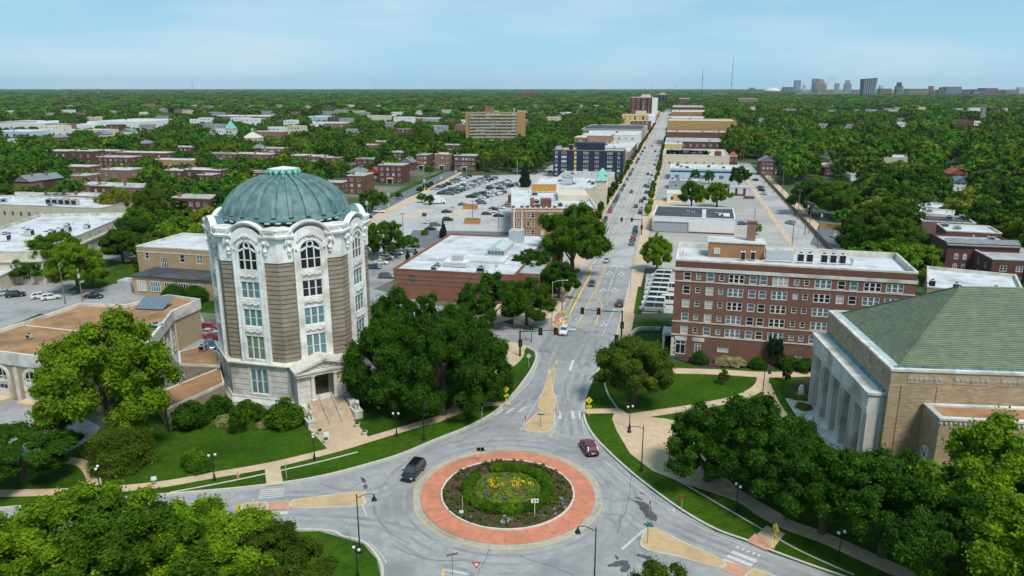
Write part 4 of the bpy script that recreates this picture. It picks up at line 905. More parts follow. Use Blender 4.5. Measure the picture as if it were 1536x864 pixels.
def rose(m):
    for q in range(24):
        a0, a1 = 2*math.pi*q/24, 2*math.pi*(q+1)/24
        m.loft([[(xx,yc+r*math.cos(a),5.6+r*1.15*math.sin(a)) for r, xx in ((1.15,x0-.14),(1.15,x0-.002),(.95,x0-.002),(.95,x0-.14))] for a in (a0,a1)], caps=False)
    for q in range(6):
        a = math.pi*q/3
        for s in (-1,1): m.tube((x0-.08,yc+.97*math.cos(a),5.6+1.1*math.sin(a)),(x0-.08,yc+.5*math.cos(a+s*math.pi/3.),5.6+.58*math.sin(a+s*math.pi/3.)),.07)
    for q in range(12):
        a0, a1 = 2*math.pi*q/12, 2*math.pi*(q+1)/12; m.tube((x0-.09,yc+.42*math.cos(a0),5.6+.48*math.sin(a0)),(x0-.09,yc+.42*math.cos(a1),5.6+.48*math.sin(a1)),.08)
ro = part(temple, 'round_window', STONE, rose)
mb = MB(); mb.poly([(x0-.03,yc+1.0*math.cos(2*math.pi*q/20),5.6+1.15*math.sin(2*math.pi*q/20)) for q in range(20)]); mb.build('pane', GLASS[0], ro)

# brick library with white roof and glass monitor
LH = 8.0
a = pq(590, 403, LH); b = pq(772, 413, LH)
lib = building('library', 'wide low brown brick library with patched white roof left of the street', 'library', a, b, 50, LH, 'lib', wins={'front': [(5.2,4.6,1.4,1.9,'dark')]}, ref='white roofed library', par=.45, cap=BR['lib'], roof=ROOFW, fm=FRAMED)
hw = lib['_w']/2
part(lib, 'brick_band', BR['pink'], lambda m: [m.box(-hw-.07,hw+.07,-.08,-.003,z,z+.3) for z in (6.6,5.4,4.2)])
part(lib, 'east_wing', BR['lib'], lambda m: (m.box(hw+.01,hw+5.5,5,44,0,LH-.6), [m.box(hw+5.5,hw+6.1,8+k*9,9.2+k*9,0,LH-.3) for k in range(4)]))
part(lib, 'wing_roof', ROOFG, lambda m: m.box(hw+.02,hw+5.45,5.05,43.9,LH-.6,LH-.5))
part(lib, 'roof_step', ROOFW, lambda m: (m.box(-hw+5,hw-6,13,46,LH-.44,LH+.35), m.box(hw-9,hw-.5,22,48,LH-.44,LH+.7)))
mon = part(lib, 'roof_monitor', mat('monitor_metal', (.38,.45,.42), (.48,.55,.51), 1, .5), lambda m: m.loft([[(x,19,LH+.35),(x,32,LH+.35),(x,32,LH+2.0+d),(x,19,LH+2.0+d)] for x, d in ((4,0),(6.5,1.1),(9,0))]))
part(lib, 'monitor_window', GLASS[1], lambda m: [m.box(4.4+k*.95,5.2+k*.95,18.93,18.99,LH+.8,LH+1.9) for k in range(5)])
unit(lib, 8.5, 38, LH+.35, 4, 4, 4.2, METAL); unit(lib, -1.5, 8.5, LH-.44, 6.5, 4, 1.5, WHITEP); unit(lib, -1.3, 8.8, LH+1.0, 3.0, 1.2, 1.4, METAL); vents(lib, LH-.4, hw*.8, 12, 6, 4)
part(lib, 'roof_seam', METAL, lambda m: (m.box(-hw+1,hw-1,12.7,12.85,LH-.44,LH-.3), m.box(-.1,.1,1,12,LH-.44,LH-.38)))

# tan brick hall behind the tower with flat black-roofed wing
a = G(206,446); b = G(345,456); a = pq(204,369,11.2); b = a+Vector((26,-6.5,0))
tanb = building('school_hall', 'two storey orange tan brick hall with grey roof behind the domed tower', 'hall', a, b, 20, 11.2, 'tan', roof=ROOFW, wins={'front': [(3.2,7.8,1.3,1.7,'dh'),(3.4,2.8,1.3,1.7,'dh'),(8.6,5.4,2.3,3.0,'quad'),(14.5,7.3,1.6,2.2,'dh'),(20,7.3,1.9,2.2,'double')]}, ref='orange tan brick hall', cap=STONE, par=.6)
hw = tanb['_w']/2
part(tanb, 'stone_band', STONE, lambda m: m.box(-hw-.08,hw+.08,-.09,-.003,9.6,9.85))
part(tanb, 'low_wing', BR['tan'], lambda m: m.box(-hw+5.8,hw+8,-9.5,-.01,0,5.2))
part(tanb, 'low_wing_roof', ROOFD, lambda m: m.box(-hw+5.5,hw+8.3,-9.9,-.02,5.2,5.55))
for k in range(5): window(tanb, (-hw+8.6+k*4.3,-9.56,1.3), 0, 3.0, 2.9, 'quad')
part(tanb, 'boiler_shed', METAL, lambda m: (m.box(-hw-1.5,-hw+1.2,-7,-3.5,0,3), m.tube((-hw+2.2,-5,0),(-hw+2.2,-5,4),.3), m.box(-hw+1.6,-hw+3.6,-8,-7,0,3.2)))

# low stone municipal building with brown gravel roof
FHh = 9.0
a = pq(-70, 518, FHh); b = pq(64, 535, FHh); c = pq(298, 449, FHh)
n_f = 7; W_ = []
w_all = (b-a).length
fire = thing('municipal_building', 'low stone building with arched doors and brown gravel roof left of the domed tower', 'municipal building', b, math.atan2((b-a).y, (b-a).x)); REFS.append((b.x-8, b.y+18, 'low brown roofed stone building'))
fi = (Matrix.Translation(b)@Matrix.Rotation(math.atan2((b-a).y,(b-a).x),4,'Z')).inverted()
lc = fi@c; 
def pier_front(m, x0, x1, yy, z0, z1, n): pass
# footprint: a front block, then a long wing that runs back to the right
foot = [(-w_all,0),(13.5,0),(13.5,8),(lc.x+.5,lc.y-9),(lc.x,lc.y),(lc.x-9,lc.y+1),(-w_all+10,30),(-w_all,28)]
mb = MB(); mb.prism(foot, 0, FHh-.6); mb.build('wall', mat('brown_stone_wall', (.30,.225,.135), (.38,.29,.18), .6, .9, 7, streak=(1,1,4)), fire)
mb = MB(); mb.prism([(x,y) for x, y in foot], FHh-.6, FHh-.55); mb.build('roof', ROOFO, fire)
mb = MB(); band(mb, foot, -.15, .35, FHh-2.2, FHh+.1, True); mb.build('parapet', STONE, fire)
mb = MB(); band(mb, foot, -.45, .1, FHh-2.5, FHh-2.2, True); mb.build('cornice', STONE, fire)
keepout([fi.inverted()@Vector((x*1.03,y,0)) for x, y in foot])
for k in range(5):
    x = -w_all+3+k*7.2
    if x > 11: break
    for nm, mt, fn in (('door_surround', STONE, lambda m: (m.box(x-2.1,x-1.6,-.25,-.002,0,4.4), m.box(x+1.6,x+2.1,-.25,-.002,0,4.4), m.box(x-1.6,x+1.6,-.22,-.002,3.2,3.7),
         [m.loft([[(x+r*math.cos(q),yy,4.4+r*math.sin(q)) for r, yy in ((2.1,-.25),(2.1,-.002),(1.6,-.002),(1.6,-.25))] for q in (math.pi*j/10, math.pi*(j+1)/10)], caps=False) for j in range(10)])),
        ('door', mat('pale_door', (.55,.53,.47), (.64,.62,.56), 1), lambda m: m.box(x-1.6,x+1.6,-.1,-.002,0,3.2))): part(fire, nm, mt, fn)
    window(fire, (x,-.06,3.7), 0, 3.2, 2.3, 'arch')
    part(fire, 'door_light', GLASS[0], lambda m: [m.box(x-1.2+q*.85,x-.5+q*.85,-.14,-.1,2.1,2.8) for q in range(3)])
    if k > 0: part(fire, 'wall_pier', STONE, lambda m: m.box(x-3.9,x-3.3,-.3,-.002,0,FHh-2.7))
for k in range(4): part(fire, 'door_step', TAN, lambda m: m.box(-w_all+1+k*7.2,-w_all+5+k*7.2,-2.2,-.3,0,.7))
# the end seen between tree and tower: arched door, small windows, solar panels
ex = Vector((lc.x+.5,lc.y-9,0)); ed = (Vector((lc.x,lc.y,0))-ex); el = ed.length; ed.normalize(); er = math.atan2(ed.y, ed.x); en = Vector((ed.y,-ed.x,0))
sd = (ex-Vector((13.5,8,0))); sll = sd.length; sd.normalize(); sn = Vector((sd.y,-sd.x,0)); sr = math.atan2(sd.y, sd.x)
for tt in (.25,.5,.75,.92):
    q = Vector((13.5,8,0))+sd*sll*tt
    window(fire, q+sn*.03+Vector((0,0,FHh-1.9)), sr, 1.2, 1.1, 'double', FRAMED)
    window(fire, q+sn*.03+Vector((0,0,.6)), sr, 2.8, 4.4, 'arch')
    part(fire, 'wall_pier', STONE, lambda m: m.box(-.3,.3,-.3,0,0,FHh-2.7), None, q+sd*2.6, sr)
def solar(m):
    m.poly([(0,0,.3),(6.5,0,.3),(6.5,4.2,2.0),(0,4.2,2.0)]); m.poly([(0,0,.2),(0,4.2,1.9),(6.5,4.2,1.9),(6.5,0,.2)])
    for k in range(8): m.box(k*.93-.03,k*.93+.03,-.02,0,.2,.32,1)
    for sx in (.2,6.2): m.tube((sx,4.1,0),(sx,4.1,1.9),.06,.06,6,1)
mb = MB(); solar(mb); mb.build('solar_panel', [mat('solar_glass', (.10,.12,.15), (.16,.19,.22), 2.5, .25), METAL], fire, Vector((lc.x-9,lc.y-9,FHh-.55)), er-math.pi/2+.1)
for x, y, w, d, h in ((2,12,1,1,1.5),(-12,8,.8,.8,1.0),(6,20,2.6,1.6,1.0)): unit(fire, x, y, FHh-.55, w, d, h, METAL)
part(fire, 'roof_seam', STONE, lambda m: (m.box(-20,4,14,14.35,FHh-.55,FHh-.5)))
# lower link roofs towards the tower
tl = thing('link_building', 'low flat link building with brown gravel roofs touching the domed tower', 'annexe', (0,0,0)); REFS.append((-54,128,'low link roofs'))
def slab_px(px, h, nm):
    pts = [pq(u,v,h) for u, v in px]
    mb = MB(); mb.prism([(p.x,p.y) for p in pts], -.02, h); mb.build('wall', TAUPE, tl)
    mb = MB(); band(mb, pts, -.06, .25, h-.3, h+.16, True); mb.build('parapet', STONE, tl)
    mb = MB(); mb.poly([(p.x,p.y,h+.02) for p in pts]); mb.build('roof', ROOFO, tl); keepout(pts)
slab_px([(236,590),(330,552),(336,575),(292,596),(250,612)], 4.2, 'a')
slab_px([(268,528),(306,519),(330,530),(330,549),(270,547)], 4.9, 'b')
for u, v in ((268,574),(275,570),(304,531),(309,528)): 
    p = pq(u, v, 4.4); unit(tl, p.x, p.y, 4.3 if v > 550 else 4.95, 1, .9, 1.3, METAL)

# cream civic building at the left
CH = 9.6
a = pq(-55, 352, CH); b = pq(62, 376, CH); c = pq(199, 319, CH)
cw = (b-a).length
bb = b; rz = math.atan2((c-b).y, (c-b).x)
lng = (c-b).length
W_ = [(4+k*((lng-6)/9), 1.6, 1.7, 3.4, 'arch') for k in range(10)]+[(4+k*((lng-6)/9), 7.5, 1.1, .8, 'dark') for k in range(10)]
cream = building('civic_building', 'cream stone civic building with white roof and arched windows at the left edge', 'civic building', b, c, 32, CH, 'cream', wins={'front': W_}, ref='cream civic building', cap=STONE, par=.8, fm=FRAMET)
hw = cream['_w']/2
part(cream, 'cornice', STONE, lambda m: (m.box(-hw-.5,hw+.5,-.55,-.002,6.5,7.0), m.box(-hw-.5,-hw-.002,-.5,32,6.5,7.0), m.box(-hw-.3,hw+.3,-.3,-.003,5.9,6.5)))
for k in range(10): part(cream, 'pilaster', STONE, lambda m: m.box(-hw+1.5+k*((lng-6)/9),-hw+2.3+k*((lng-6)/9),-.3,-.002,0,5.9))
part(cream, 'wall_panel', TAUPE, lambda m: [m.box(-hw+2.5+k*((lng-6)/9),-hw+3.0+k*((lng-6)/9),-.05,-.004,.5,5.7) for k in range(10)])
for y in (5,12,19,26):
    window(cream, (-hw-.02,y,1.4), -math.pi/2, 2.2, 3.6, 'arch', FRAMET)
    part(cream, 'pilaster', STONE, lambda m: m.box(-hw-.3,-hw-.002,y+2.5,y+3.3,0,5.9))
part(cream, 'porch_block', BR['cream'], lambda m: m.box(-hw-8,-hw-.01,8,22,0,4.2)); part(cream, 'porch_roof', ROOFW, lambda m: m.box(-hw-8.2,-hw-.02,7.8,22.2,4.2,4.5))
part(cream, 'roof_lantern', BR['cream'], lambda m: (m.box(-hw+9,-hw+15,4,9,CH-.8,CH+1.3), m.box(-hw+8.6,-hw+15.4,3.6,9.4,CH+1.3,CH+1.6)))
part(cream, 'lantern_glass', GLASS[1], lambda m: [m.box(-hw+9.4+k*1.4,-hw+10.4+k*1.4,3.93,3.99,CH-.2,CH+1.0) for k in range(4)])
for k, (x, y) in enumerate(((24,10),(27,10),(30,9),(33,8),(20,20),(24,22),(10,24),(28,17),(31,20))): unit(cream, -hw+x, y, CH-.8, 2.2, 2, 1.9, METAL if k % 2 else WHITEP)
vents(cream, CH-.8, hw*.9, 30, 8, 9)
a = pq(-120, 312, 9); b = pq(150, 312, 9); d_ = E1*60
cr2 = building('civic_annexe', 'long cream wing with white roof behind the cream civic building', 'civic building', b-E1*70, b, 22, 9, 'cream', wins={'front': grid(70,4.5,1,3,14,1.5,1.8,'dark',8)}, ref='long cream wing', cap=STONE, par=.6, fm=FRAMET)
for k in range(5): unit(cr2, 5+k*3, 8, 8.4, 2.2, 2, 2.2, METAL)
vents(cr2, 8.4, 30, 20, 9, 12)
# ------------------------------------------------------------------ buildings further off
def along(u0, u1, vb, y=None):      # a point of the ground at u0 and one E1-ward of it seen at u1
    a = G(u0, vb); x = (u1-768)/FPX
    # the camera sees a+E1*t at u1
    lo, hi = 0, 400
    for _ in range(50):
        t = (lo+hi)/2
        if PX(a+E1*t)[0] < u1: lo = t
        else: hi = t
    return a, a+E1*t
def flats(name, label, cat, u0, u1, vr, vb, depth, wall, roof, floors, cols, style='dh', ref=None, group=None, side=None, **k):
    a, b = along(u0, u1, vb); h = ZV(vr, a.y); w = (b-a).length; fh = (h-1.0)/floors
    near = a.y < 520
    ww = min(1.5 if style != 'double' else 2.2, w/cols*.6); wins = {}
    if cols:
        wins['front'] = grid(w, 1.0, floors, fh, cols, ww, fh*.52, style, w*.04)
        if side: 
            for s in side: wins[s] = grid(depth, 1.0, floors, fh, max(2, int(depth/6)), 1.2, fh*.5, 'dh', 1.0)
    t = building(name, label, cat, a, b, depth, h, wall, roof, wins, group, ref, par=.4, cap=k.pop('cap', STONE), keep=1.5, front_keep=k.pop('fk', 4), **k)
    return t
NB = 'flats of the neighbourhood left of the parking lot'
def nf(label, *a, **k): return flats('brick_flats', label, 'house', *a, group=NB, **k)
# left neighbourhood: (label, u left, u right, roof row, ground row, depth, wall, roof, floors, columns)
for row in [
 ('dark brick flats with white roof at the left end of the red terrace',70,104,226,246,16,'dark',ROOFW,2,3),
 ('dark brick flats with white roof second in the terrace, tree before it',106,141,226,247,16,'dark',ROOFW,2,3),
 ('brick flats with pale roof third in the terrace behind the red one',143,172,226,240,16,'red',ROOFW,2,3),
 ('three storey red flats with rows of white windows below the terrace',147,197,235,255,14,'brownred',ROOFG,3,6),
 ('long white roofed flats at the right end of the red terrace',176,250,228,244,14,'red',ROOFW,2,5),
 ('red flats with a row of white windows under the green church tower',255,290,220,233,14,'brownred',ROOFW,2,5),
 ('yellow brick flats with brown side wall in the mid left',231,290,239,254,13,'ochre',ROOFW,2,5),
 ('low red house with white roof left of the terrace trees',90,134,249,258,14,'red',ROOFW,1,3),
 ('two storey flats with white roof and white porch in the mid left',153,195,254,275,16,'pink',ROOFW,2,3),
 ('brick flats with pale roof left of the ribbed roof house',244,276,255,271,15,'dark',ROOFW,2,3),
 ('brick flats with white ribbed roof and white porch roof',277,332,254,274,14,'dark',ROOFW,2,4),
 ('small flat roofed house half hidden by two dark trees',108,130,263,276,14,'pink',ROOFG,1,2),
 ('small pink brick house with white roof before the two trees',118,141,276,290,13,'pink',ROOFW,1,2),
 ('wide flats with white roof above the cream annexe',137,176,278,291,16,'dark',ROOFW,1,3),
 ('wide flats with grey roof right of the white roofed flats',174,212,280,293,18,'pink',ROOFG,1,3),
 ('two storey dark brick flats just left of the copper dome',259,318,296,324,14,'brownred',ROOFG,2,5),
 ('dark roofed brick flats above the dome lantern, left one',310,353,230,243,14,'red',ROOFD,2,4),
 ('brick flats with pale roof above the lantern, left of the white one',349,376,230,243,15,'red',ROOFW,2,3),
 ('brick flats with white roof straight above the dome lantern',376,406,231,244,15,'red',ROOFW,2,3),
 ('brick flats with white roof right of the dome lantern',434,457,233,248,15,'dark',ROOFW,2,3),
 ('brick flats with pale blue roof right of the dome lantern',459,484,234,247,15,'red',ROOFW,2,3),
 ('brown roofed brick flats left of the round tree behind the dome',482,508,236,248,14,'red',ROOFT,2,2),
 ('dark flats with black roof half hidden left of the lantern',369,396,258,272,14,'brownred',ROOFD,2,3),
 ('low brick flats with grey roof right of the dome shoulder',480,512,273,284,12,'red',ROOFG,1,3),
 ('tall brick flats with white balconies at the foot of the upper street',522,546,263,291,18,'red',ROOFG,3,2),
 ('three storey brick flats with white front windows on the upper street',568,605,247,274,14,'brownred',ROOFG,3,4),
 ('brick flats with white bay front, left of the three by the lot',625,641,232,254,16,'red',ROOFG,3,3),
 ('brick flats with chimney, middle of the three by the lot',652,676,231,254,16,'pink',ROOFW,3,3),
 ('white and brown flats with arched door, right of the three by the lot',681,714,233,256,14,'brownred',ROOFG,3,6),
 ('grey roofed dark brick flats behind the red hipped house',582,604,228,241,18,'dark',ROOFG,2,3),
 ('dark brick house with white porch behind the gabled pair',534,562,238,254,12,'brownred',ROOFD,2,3),
 ('long brick block with white roof beside the green church tower',381,424,197,210,16,'pink',ROOFW,2,6),
 ('brick house behind the lantern with a pale wall',392,425,222,232,14,'pink',ROOFT,2,3),
 ('small brick house left of the tan slab block',540,562,217,229,14,'pink',ROOFW,2,2),
 ('white roofed brick house left of the tan slab block',556,580,212,222,14,'red',ROOFW,2,2),
 ('low brick row left of the tan slab, nearer the trees',660,694,217,229,14,'dark',ROOFG,2,4),
 ('small white house at the far left beside the blue warehouse',2,18,209,217,14,'white',ROOFW,1,2),
 ('brick house with grey roof right of the cream annexe',298,318,262,278,12,'dark',ROOFG,2,2),
 ('long low house with white roof above the cream annexe, leftmost',2,54,292,303,13,'pink',ROOFW,1,4),
 ('long low house with black roof above the cream annexe, middle',56,100,293,304,13,'dark',ROOFD,1,4),
 ('long low house with white roof above the cream annexe, rightmost',102,146,293,305,13,'grey',ROOFW,1,4),
]:
    sd = ('right',) if row[1] < 500 and row[3] > 225 else None
    row = list(row); row[5] *= .8; t = nf(*row, side=sd)
    hw = t['_w']/2; h = t['_h']; dp = t['_d']
    rr = random.Random(int(row[1]*7+row[3]))
    part(t, 'chimney', BR['pink'], lambda m: m.box(-hw+.6,-hw+1.5,dp*.4,dp*.4+1.1,h-.4,h+1.4))
    if row[9] >= 3 and row[8] > 1: part(t, 'porch', mat('porch_white', (.5,.49,.46), (.62,.61,.58), 1), lambda m: (m.box(-1.9,1.9,-2.2,-.02,2.7,3.0), m.box(-1.8,-1.55,-2.1,-1.85,0,2.7), m.box(1.55,1.8,-2.1,-1.85,0,2.7)))
    for q in range(2):
        x, y = rr.uniform(-hw*.7,hw*.7), rr.uniform(2,dp-2); part(t, 'roof_vent', METAL, lambda m: m.box(x-.4,x+.4,y-.4,y+.4,h-.4,h+.4))
# gabled and hipped houses
TILER = mat('red_tile_roof', (.26,.06,.035), (.34,.09,.05), 2, .85, 6); SLATE = mat('grey_slate_roof', (.14,.15,.165), (.22,.23,.245), 1.2, .85, 6)
for label, u0, u1, vr, vb, dep, wall, roof, kind, rh in [
 ('house with bright red hipped roof on the upper street',614,631,245,254,13,'dark',TILER,'hip',2.8),
 ('house with red gabled roof between the brick flats',551,569,259,270,11,'brownred',TILER,'gable',3.2),
 ('house with grey gabled roof left of the red gable',521,543,259,270,13,'pink',SLATE,'hip',3.0),
 ('house with dark gabled roof right behind the three storey flats',600,618,244,256,10,'red',SLATE,'gable',3.5),
 ('grey gabled double house at the left edge of the flats',22,46,272,286,14,'pink',SLATE,'gable',3.2),
 ('grey gabled house right of the grey double house',46,66,270,283,14,'dark',SLATE,'gable',3.0),
 ('white house with grey gabled roof among the trees, upper left',180,196,197,204,12,'white',SLATE,'gable',3.2),
 ('pale house with grey gable left of the upper white house',142,158,201,208,12,'cream',SLATE,'gable',3.0),
 ('house with dark blue roof right of the white gabled house',206,222,215,222,12,'pink',SLATE,'hip',3.0),
 ('small dark hip roofed house above the dome lantern',378,392,222,231,10,'dark',SLATE,'hip',3.4),
 ('grey hipped house at the far left beneath the warehouses',74,92,206,213,14,'pink',SLATE,'hip',3.0),
]:
    a, b = along(u0, u1, vb); h = ZV(vr, a.y); w = (b-a).length
    t = building('gabled_house', label, 'house', a, b, dep, h, wall, roof, {'front': grid(w,1,max(1,int(h/3)),2.7,3,1.1,1.5)}, 'gabled houses among the flats', None, gable=(kind, rh, .5), keep=1.5, front_keep=6)
    part(t, 'chimney', BR['pink'], lambda m: m.box(1,1.9,dep*.4,dep*.4+.9,h,h+rh+1.0))
# warehouses and church in the upper left
for label, u0, u1, vr, vb, dep, wall, roof in [
 ('huge flat white warehouse with pale side, upper left',132,212,182,194,95,'white',ROOFW),
 ('white warehouse with a dark blue door in the upper left',76,112,188,196,60,'white',ROOFW),
 ('white warehouse at the left edge behind a round tree',-30,66,184,193,80,'white',ROOFW),
 ('low warehouse with blue eaves at the left edge',-20,42,197,205,46,'lightblue',ROOFW),
 ('low white shed right of the blue eaved warehouse',50,88,196,203,40,'white',ROOFW),
 ('curved white hall far off above the lantern trees',454,497,175,183,50,'lightblue',ROOFW),
 ('flat white depot in front of the curved white hall',452,512,184,191,30,'white',ROOFW),
 ('long brick factory with white roof above the church',310,402,174,181,70,'pink',ROOFW),
 ('tan school block far off left of the slab, white roof',548,586,174,184,30,'cream',ROOFW),
 ('low tan block right of the far school',604,664,177,184,36,'pink',ROOFW),
 ('small orange brick house above the factory',211,222,156,163,30,'orange',ROOFT),
 ('grey long block far above the factory',228,252,163,170,40,'grey',ROOFG),
 ('brick block with white dome roof far above the church',262,284,164,171,30,'pink',ROOFW),
]:
    a, b = along(u0, u1, vb); h = ZV(vr, a.y)
    t = building('warehouse', label, 'warehouse', a, b, dep, h, wall, roof, {'front': grid((b-a).length,1.0,1,3,5,3.4,2.6,'dark',3)} if vr > 180 else {'front': grid((b-a).length,2.0,1,3,6,2.5,2.5,'dark',3)}, 'warehouses in the upper left', None, par=.4, keep=3, front_keep=14)
    vents(t, h-.4, t['_w']/2, dep, 6, int(u0))
a, b = along(339.5, 351, 218); h = ZV(193, a.y); w = (b-a).length
ch = thing('church', 'pale stone church tower with pyramid copper roof above the left flats', 'church', (a+b)/2, -TH); REFS.append((a.x, a.y, 'copper topped church tower'))
ch['_w'] = w*1.6; ch['_d'] = w; ch['_h'] = h+5; part(ch, 'tower', STONE, lambda m: m.box(-w/2,w/2,0,w,0,h)); part(ch, 'spire', COPPER_L, lambda m: m.loft([[(-w/2-.3,-.3,h),(w/2+.3,-.3,h),(w/2+.3,w+.3,h),(-w/2-.3,w+.3,h)],[(-.1,w/2-.1,h+7.5),(.1,w/2-.1,h+7.5),(.1,w/2+.1,h+7.5),(-.1,w/2+.1,h+7.5)]]))
part(ch, 'nave', STONE, lambda m: (m.box(-w/2-22,-w/2-.1,4,18,0,h*.55)), None); part(ch, 'nave_roof', ROOFG, lambda m: m.loft([[(-w/2-22.5,3.5,h*.55),(-w/2-.2,3.5,h*.55),(-w/2-.2,11,h*.55+5),(-w/2-22.5,11,h*.55+5)],[(-w/2-22.5,18.5,h*.55),(-w/2-.2,18.5,h*.55),(-w/2-.2,11,h*.55+5.01),(-w/2-22.5,11,h*.55+5.01)]], caps=False))
for s in (-1,1): window(ch, (s*w*.22,-.02,h*.72), 0, w*.28, h*.17, 'arch', FRAMET, 0)
part(ch, 'bell_stage_band', LIME, lambda m: m.box(-w/2-.3,w/2+.3,-.3,w+.3,h*.66,h*.68))
keepout([a-E1*28-E2*10, b+E1*5-E2*10, b+E1*5+E2*24, a-E1*28+E2*24])
a, b = along(364, 384, 214); h = ZV(207, a.y); w = (b-a).length
t = building('church_hall', 'stone hall with pale tent roof and copper lantern beside the church', 'church', a, b, w, h, 'stone', mat('pale_tile', (.5,.46,.37), (.6,.55,.46), 1), None, None, None, gable=('hip', 6, .5)); part(t, 'lantern', COPPER_L, lambda m: m.lathe([(1.2,h+5),(1.2,h+7.5),(1.6,h+7.6),(.05,h+10)],8,0,w/2))

# tan slab block
a = G(699,226); b = G(788,226)
slabh = ZV(169, a.y); w = (b-a).length; fl = 11; fh = (slabh-3)/fl
slab = building('slab_block', 'twelve storey tan slab apartment block with balcony rows beyond the parking lot', 'apartment building', a, b, 20, slabh, 'ochre', ROOFT, None, None, 'tan slab block', par=.6, cap=BR['ochre'], front_keep=12)
hw = w/2; x0, x1 = -hw+3.6, hw-7.6; nb = 9; bw = (x1-x0)/nb
for f in range(fl):
    z = 3+f*fh
    part(slab, 'balcony_band', mat('balcony_panel', (.36,.34,.27), (.47,.44,.36), .5, .85), lambda m: (m.box(x0,x1,-.7,-.01,z,z+.25), m.box(x0,x1,-.75,-.6,z+.25,z+1.15)))
    for k in range(nb): window(slab, (x0+bw*(k+.5),-.02,z+.3), 0, bw*.78, fh*.72, 'double', FRAMET, wrand.choice((0,0,1,2)), False)
part(slab, 'fin', BR['ochre'], lambda m: [m.box(x0+bw*k-.22,x0+bw*k+.22,-1.0,-.01,2,slabh-.4) for k in range(nb+1)])
part(slab, 'roof_penthouse', BR['pink'], lambda m: m.box(-hw+17,-hw+25,6,13,slabh-.6,slabh+4))
part(slab, 'roof_mast', METAL, lambda m: m.tube((hw-10,8,slabh-.6),(hw-10,8,slabh+4),.35))
# navy hotel
a, b = along(829.5, 934, 266); nh = ZV(224.5, a.y); w = (b-a).length; hw = w/2
W_ = []
for fr, st, q in ((.045,'dh',1.5),(.155,'double',3.2),(.47,'double',3.2),(.625,'double',2.4),(.81,'double',3.2),(.935,'dh',1.5)):
    for f in range(6): W_.append((fr*w, 1.6+f*2.6, q, 1.5, st))
navy = building('navy_hotel', 'dark navy block with white window columns left of the long street', 'hotel', a, b, 20, nh, 'navy', ROOFG, {'front': W_, 'right': grid(20,1.6,6,2.6,3,1.4,1.5,'dh',1)}, None, 'dark navy hotel', par=.5, cap=BR['ochre'])
part(navy, 'yellow_panel', BR['yellow'], lambda m: [m.box(-hw+.30*w,-hw+.335*w,-.06,-.005,1.2+f*2.6,3.1+f*2.6) for f in range(6)])
part(navy, 'rooftop_block', BR['navy'], lambda m: m.box(-hw+.32*w,-hw+.71*w,4,14,nh-.4,nh+4.0)); unit(navy, -hw+.24*w, 6, nh-.5, 2.6, 2.6, 3.4, METAL); unit(navy, -hw+.06*w, 7, nh-.5, 4, 3, 2.4, DARKM)
# buildings of the left side of the long street, near to far
def corner4(name, label, cat, fl_, fr_, bl, h, wall, roof, wins=None, ref=None, **k):
    a, b = pq(*fl_, h), pq(*fr_, h); d = (pq(*bl, h)-a).length
    return building(name, label, cat, a, b, d, h, wall, roof, wins, None, ref, **k)
w_ = (pq(905,313,11.5)-pq(767,312,11.5)).length
brs = corner4('brick_shop_block', 'brown brick block with white roof and terracotta corner behind the big plane tree', 'shop building', (767,312), (896,312), (799,282), 11.5, 'orange', ROOFW, {'front': [(s, z, q, 1.9, st) for z in (1.5,4.7,7.8) for s, q, st in ((2.4,2.4,'triple'),(6.2,1.3,'dh'),(7.9,1.3,'dh'),(11.5,1.3,'dh'),(14.5,1.3,'dh'),(18,1.3,'dh'),(22,1.3,'dh'),(26,1.3,'dh'))], 'right': grid(56,7,1,3,10,2,2,'dh',3)}, 'white roofed brick shop block', cap=STONE, par=.7)
hw = brs['_w']/2
part(brs, 'crenel', BR['red'], lambda m: [m.box(-hw+x,-hw+x+1.2,-.05,.4,11.55,12.3) for x in (.1,3.3,5.2,7.2,9.2,11.2,13.2,15.2)])
part(brs, 'terracotta_bay', STONE, lambda m: [m.box(-hw+x,-hw+x+.6,-.1,-.004,.5,11.4) for x in (.7,3.6)])
part(brs, 'stone_band', STONE, lambda m: m.box(-hw-.1,hw+.1,-.12,-.004,10.2,10.6)); 
part(brs, 'roof_house', BR['red'], lambda m: m.box(-hw+11,-hw+15,8,12,10.8,13.6)); part(brs, 'chimney', BR['pink'], lambda m: m.box(-hw+7,-hw+8.6,8,9.4,10.8,14))
part(brs, 'billboard_back', mat('rust_orange', (.40,.20,.04), (.5,.28,.07), 1.5), lambda m: (m.box(-hw+8.5,-hw+19,46,46.4,11.4,14.4), [m.tube((-hw+9+3*k,46.8,10.8),(-hw+9+3*k,46.8,13.5),.12) for k in range(4)]))
part(brs, 'upper_block', BR['cream'], lambda m: m.box(hw-13,hw-1,22,40,10.8,13)); vents(brs, 10.8, hw*.85, 54, 12, 21)
crm = corner4('theatre', 'pale stucco theatre with white roof and two copper turrets on the left kerb', 'theatre', (798,281), (910,283), (812,265), 10.5, 'cream', ROOFW, {'right': grid(30,1,2,4,4,2,2.4,'dark',2)}, 'turreted theatre', par=.5, cap=STONE)
hw = crm['_w']/2
for x, y in ((hw-2.5,2.5),(hw-2.5,26)):
    part(crm, 'turret', BR['cream'], lambda m: m.box(x-2.4,x+2.4,y-2.4,y+2.4,0,14)); part(crm, 'turret_roof', COPPER_L, lambda m: m.loft([[(x-2.9,y-2.9,14),(x+2.9,y-2.9,14),(x+2.9,y+2.9,14),(x-2.9,y+2.9,14)],[(x-.1,y-.1,17),(x+.1,y-.1,17),(x+.1,y+.1,17),(x-.1,y+.1,17)]]))
vents(crm, 10, hw*.8, 40, 9, 31); unit(crm, -2, 18, 10, 5, 4, 3.4, COPPER)
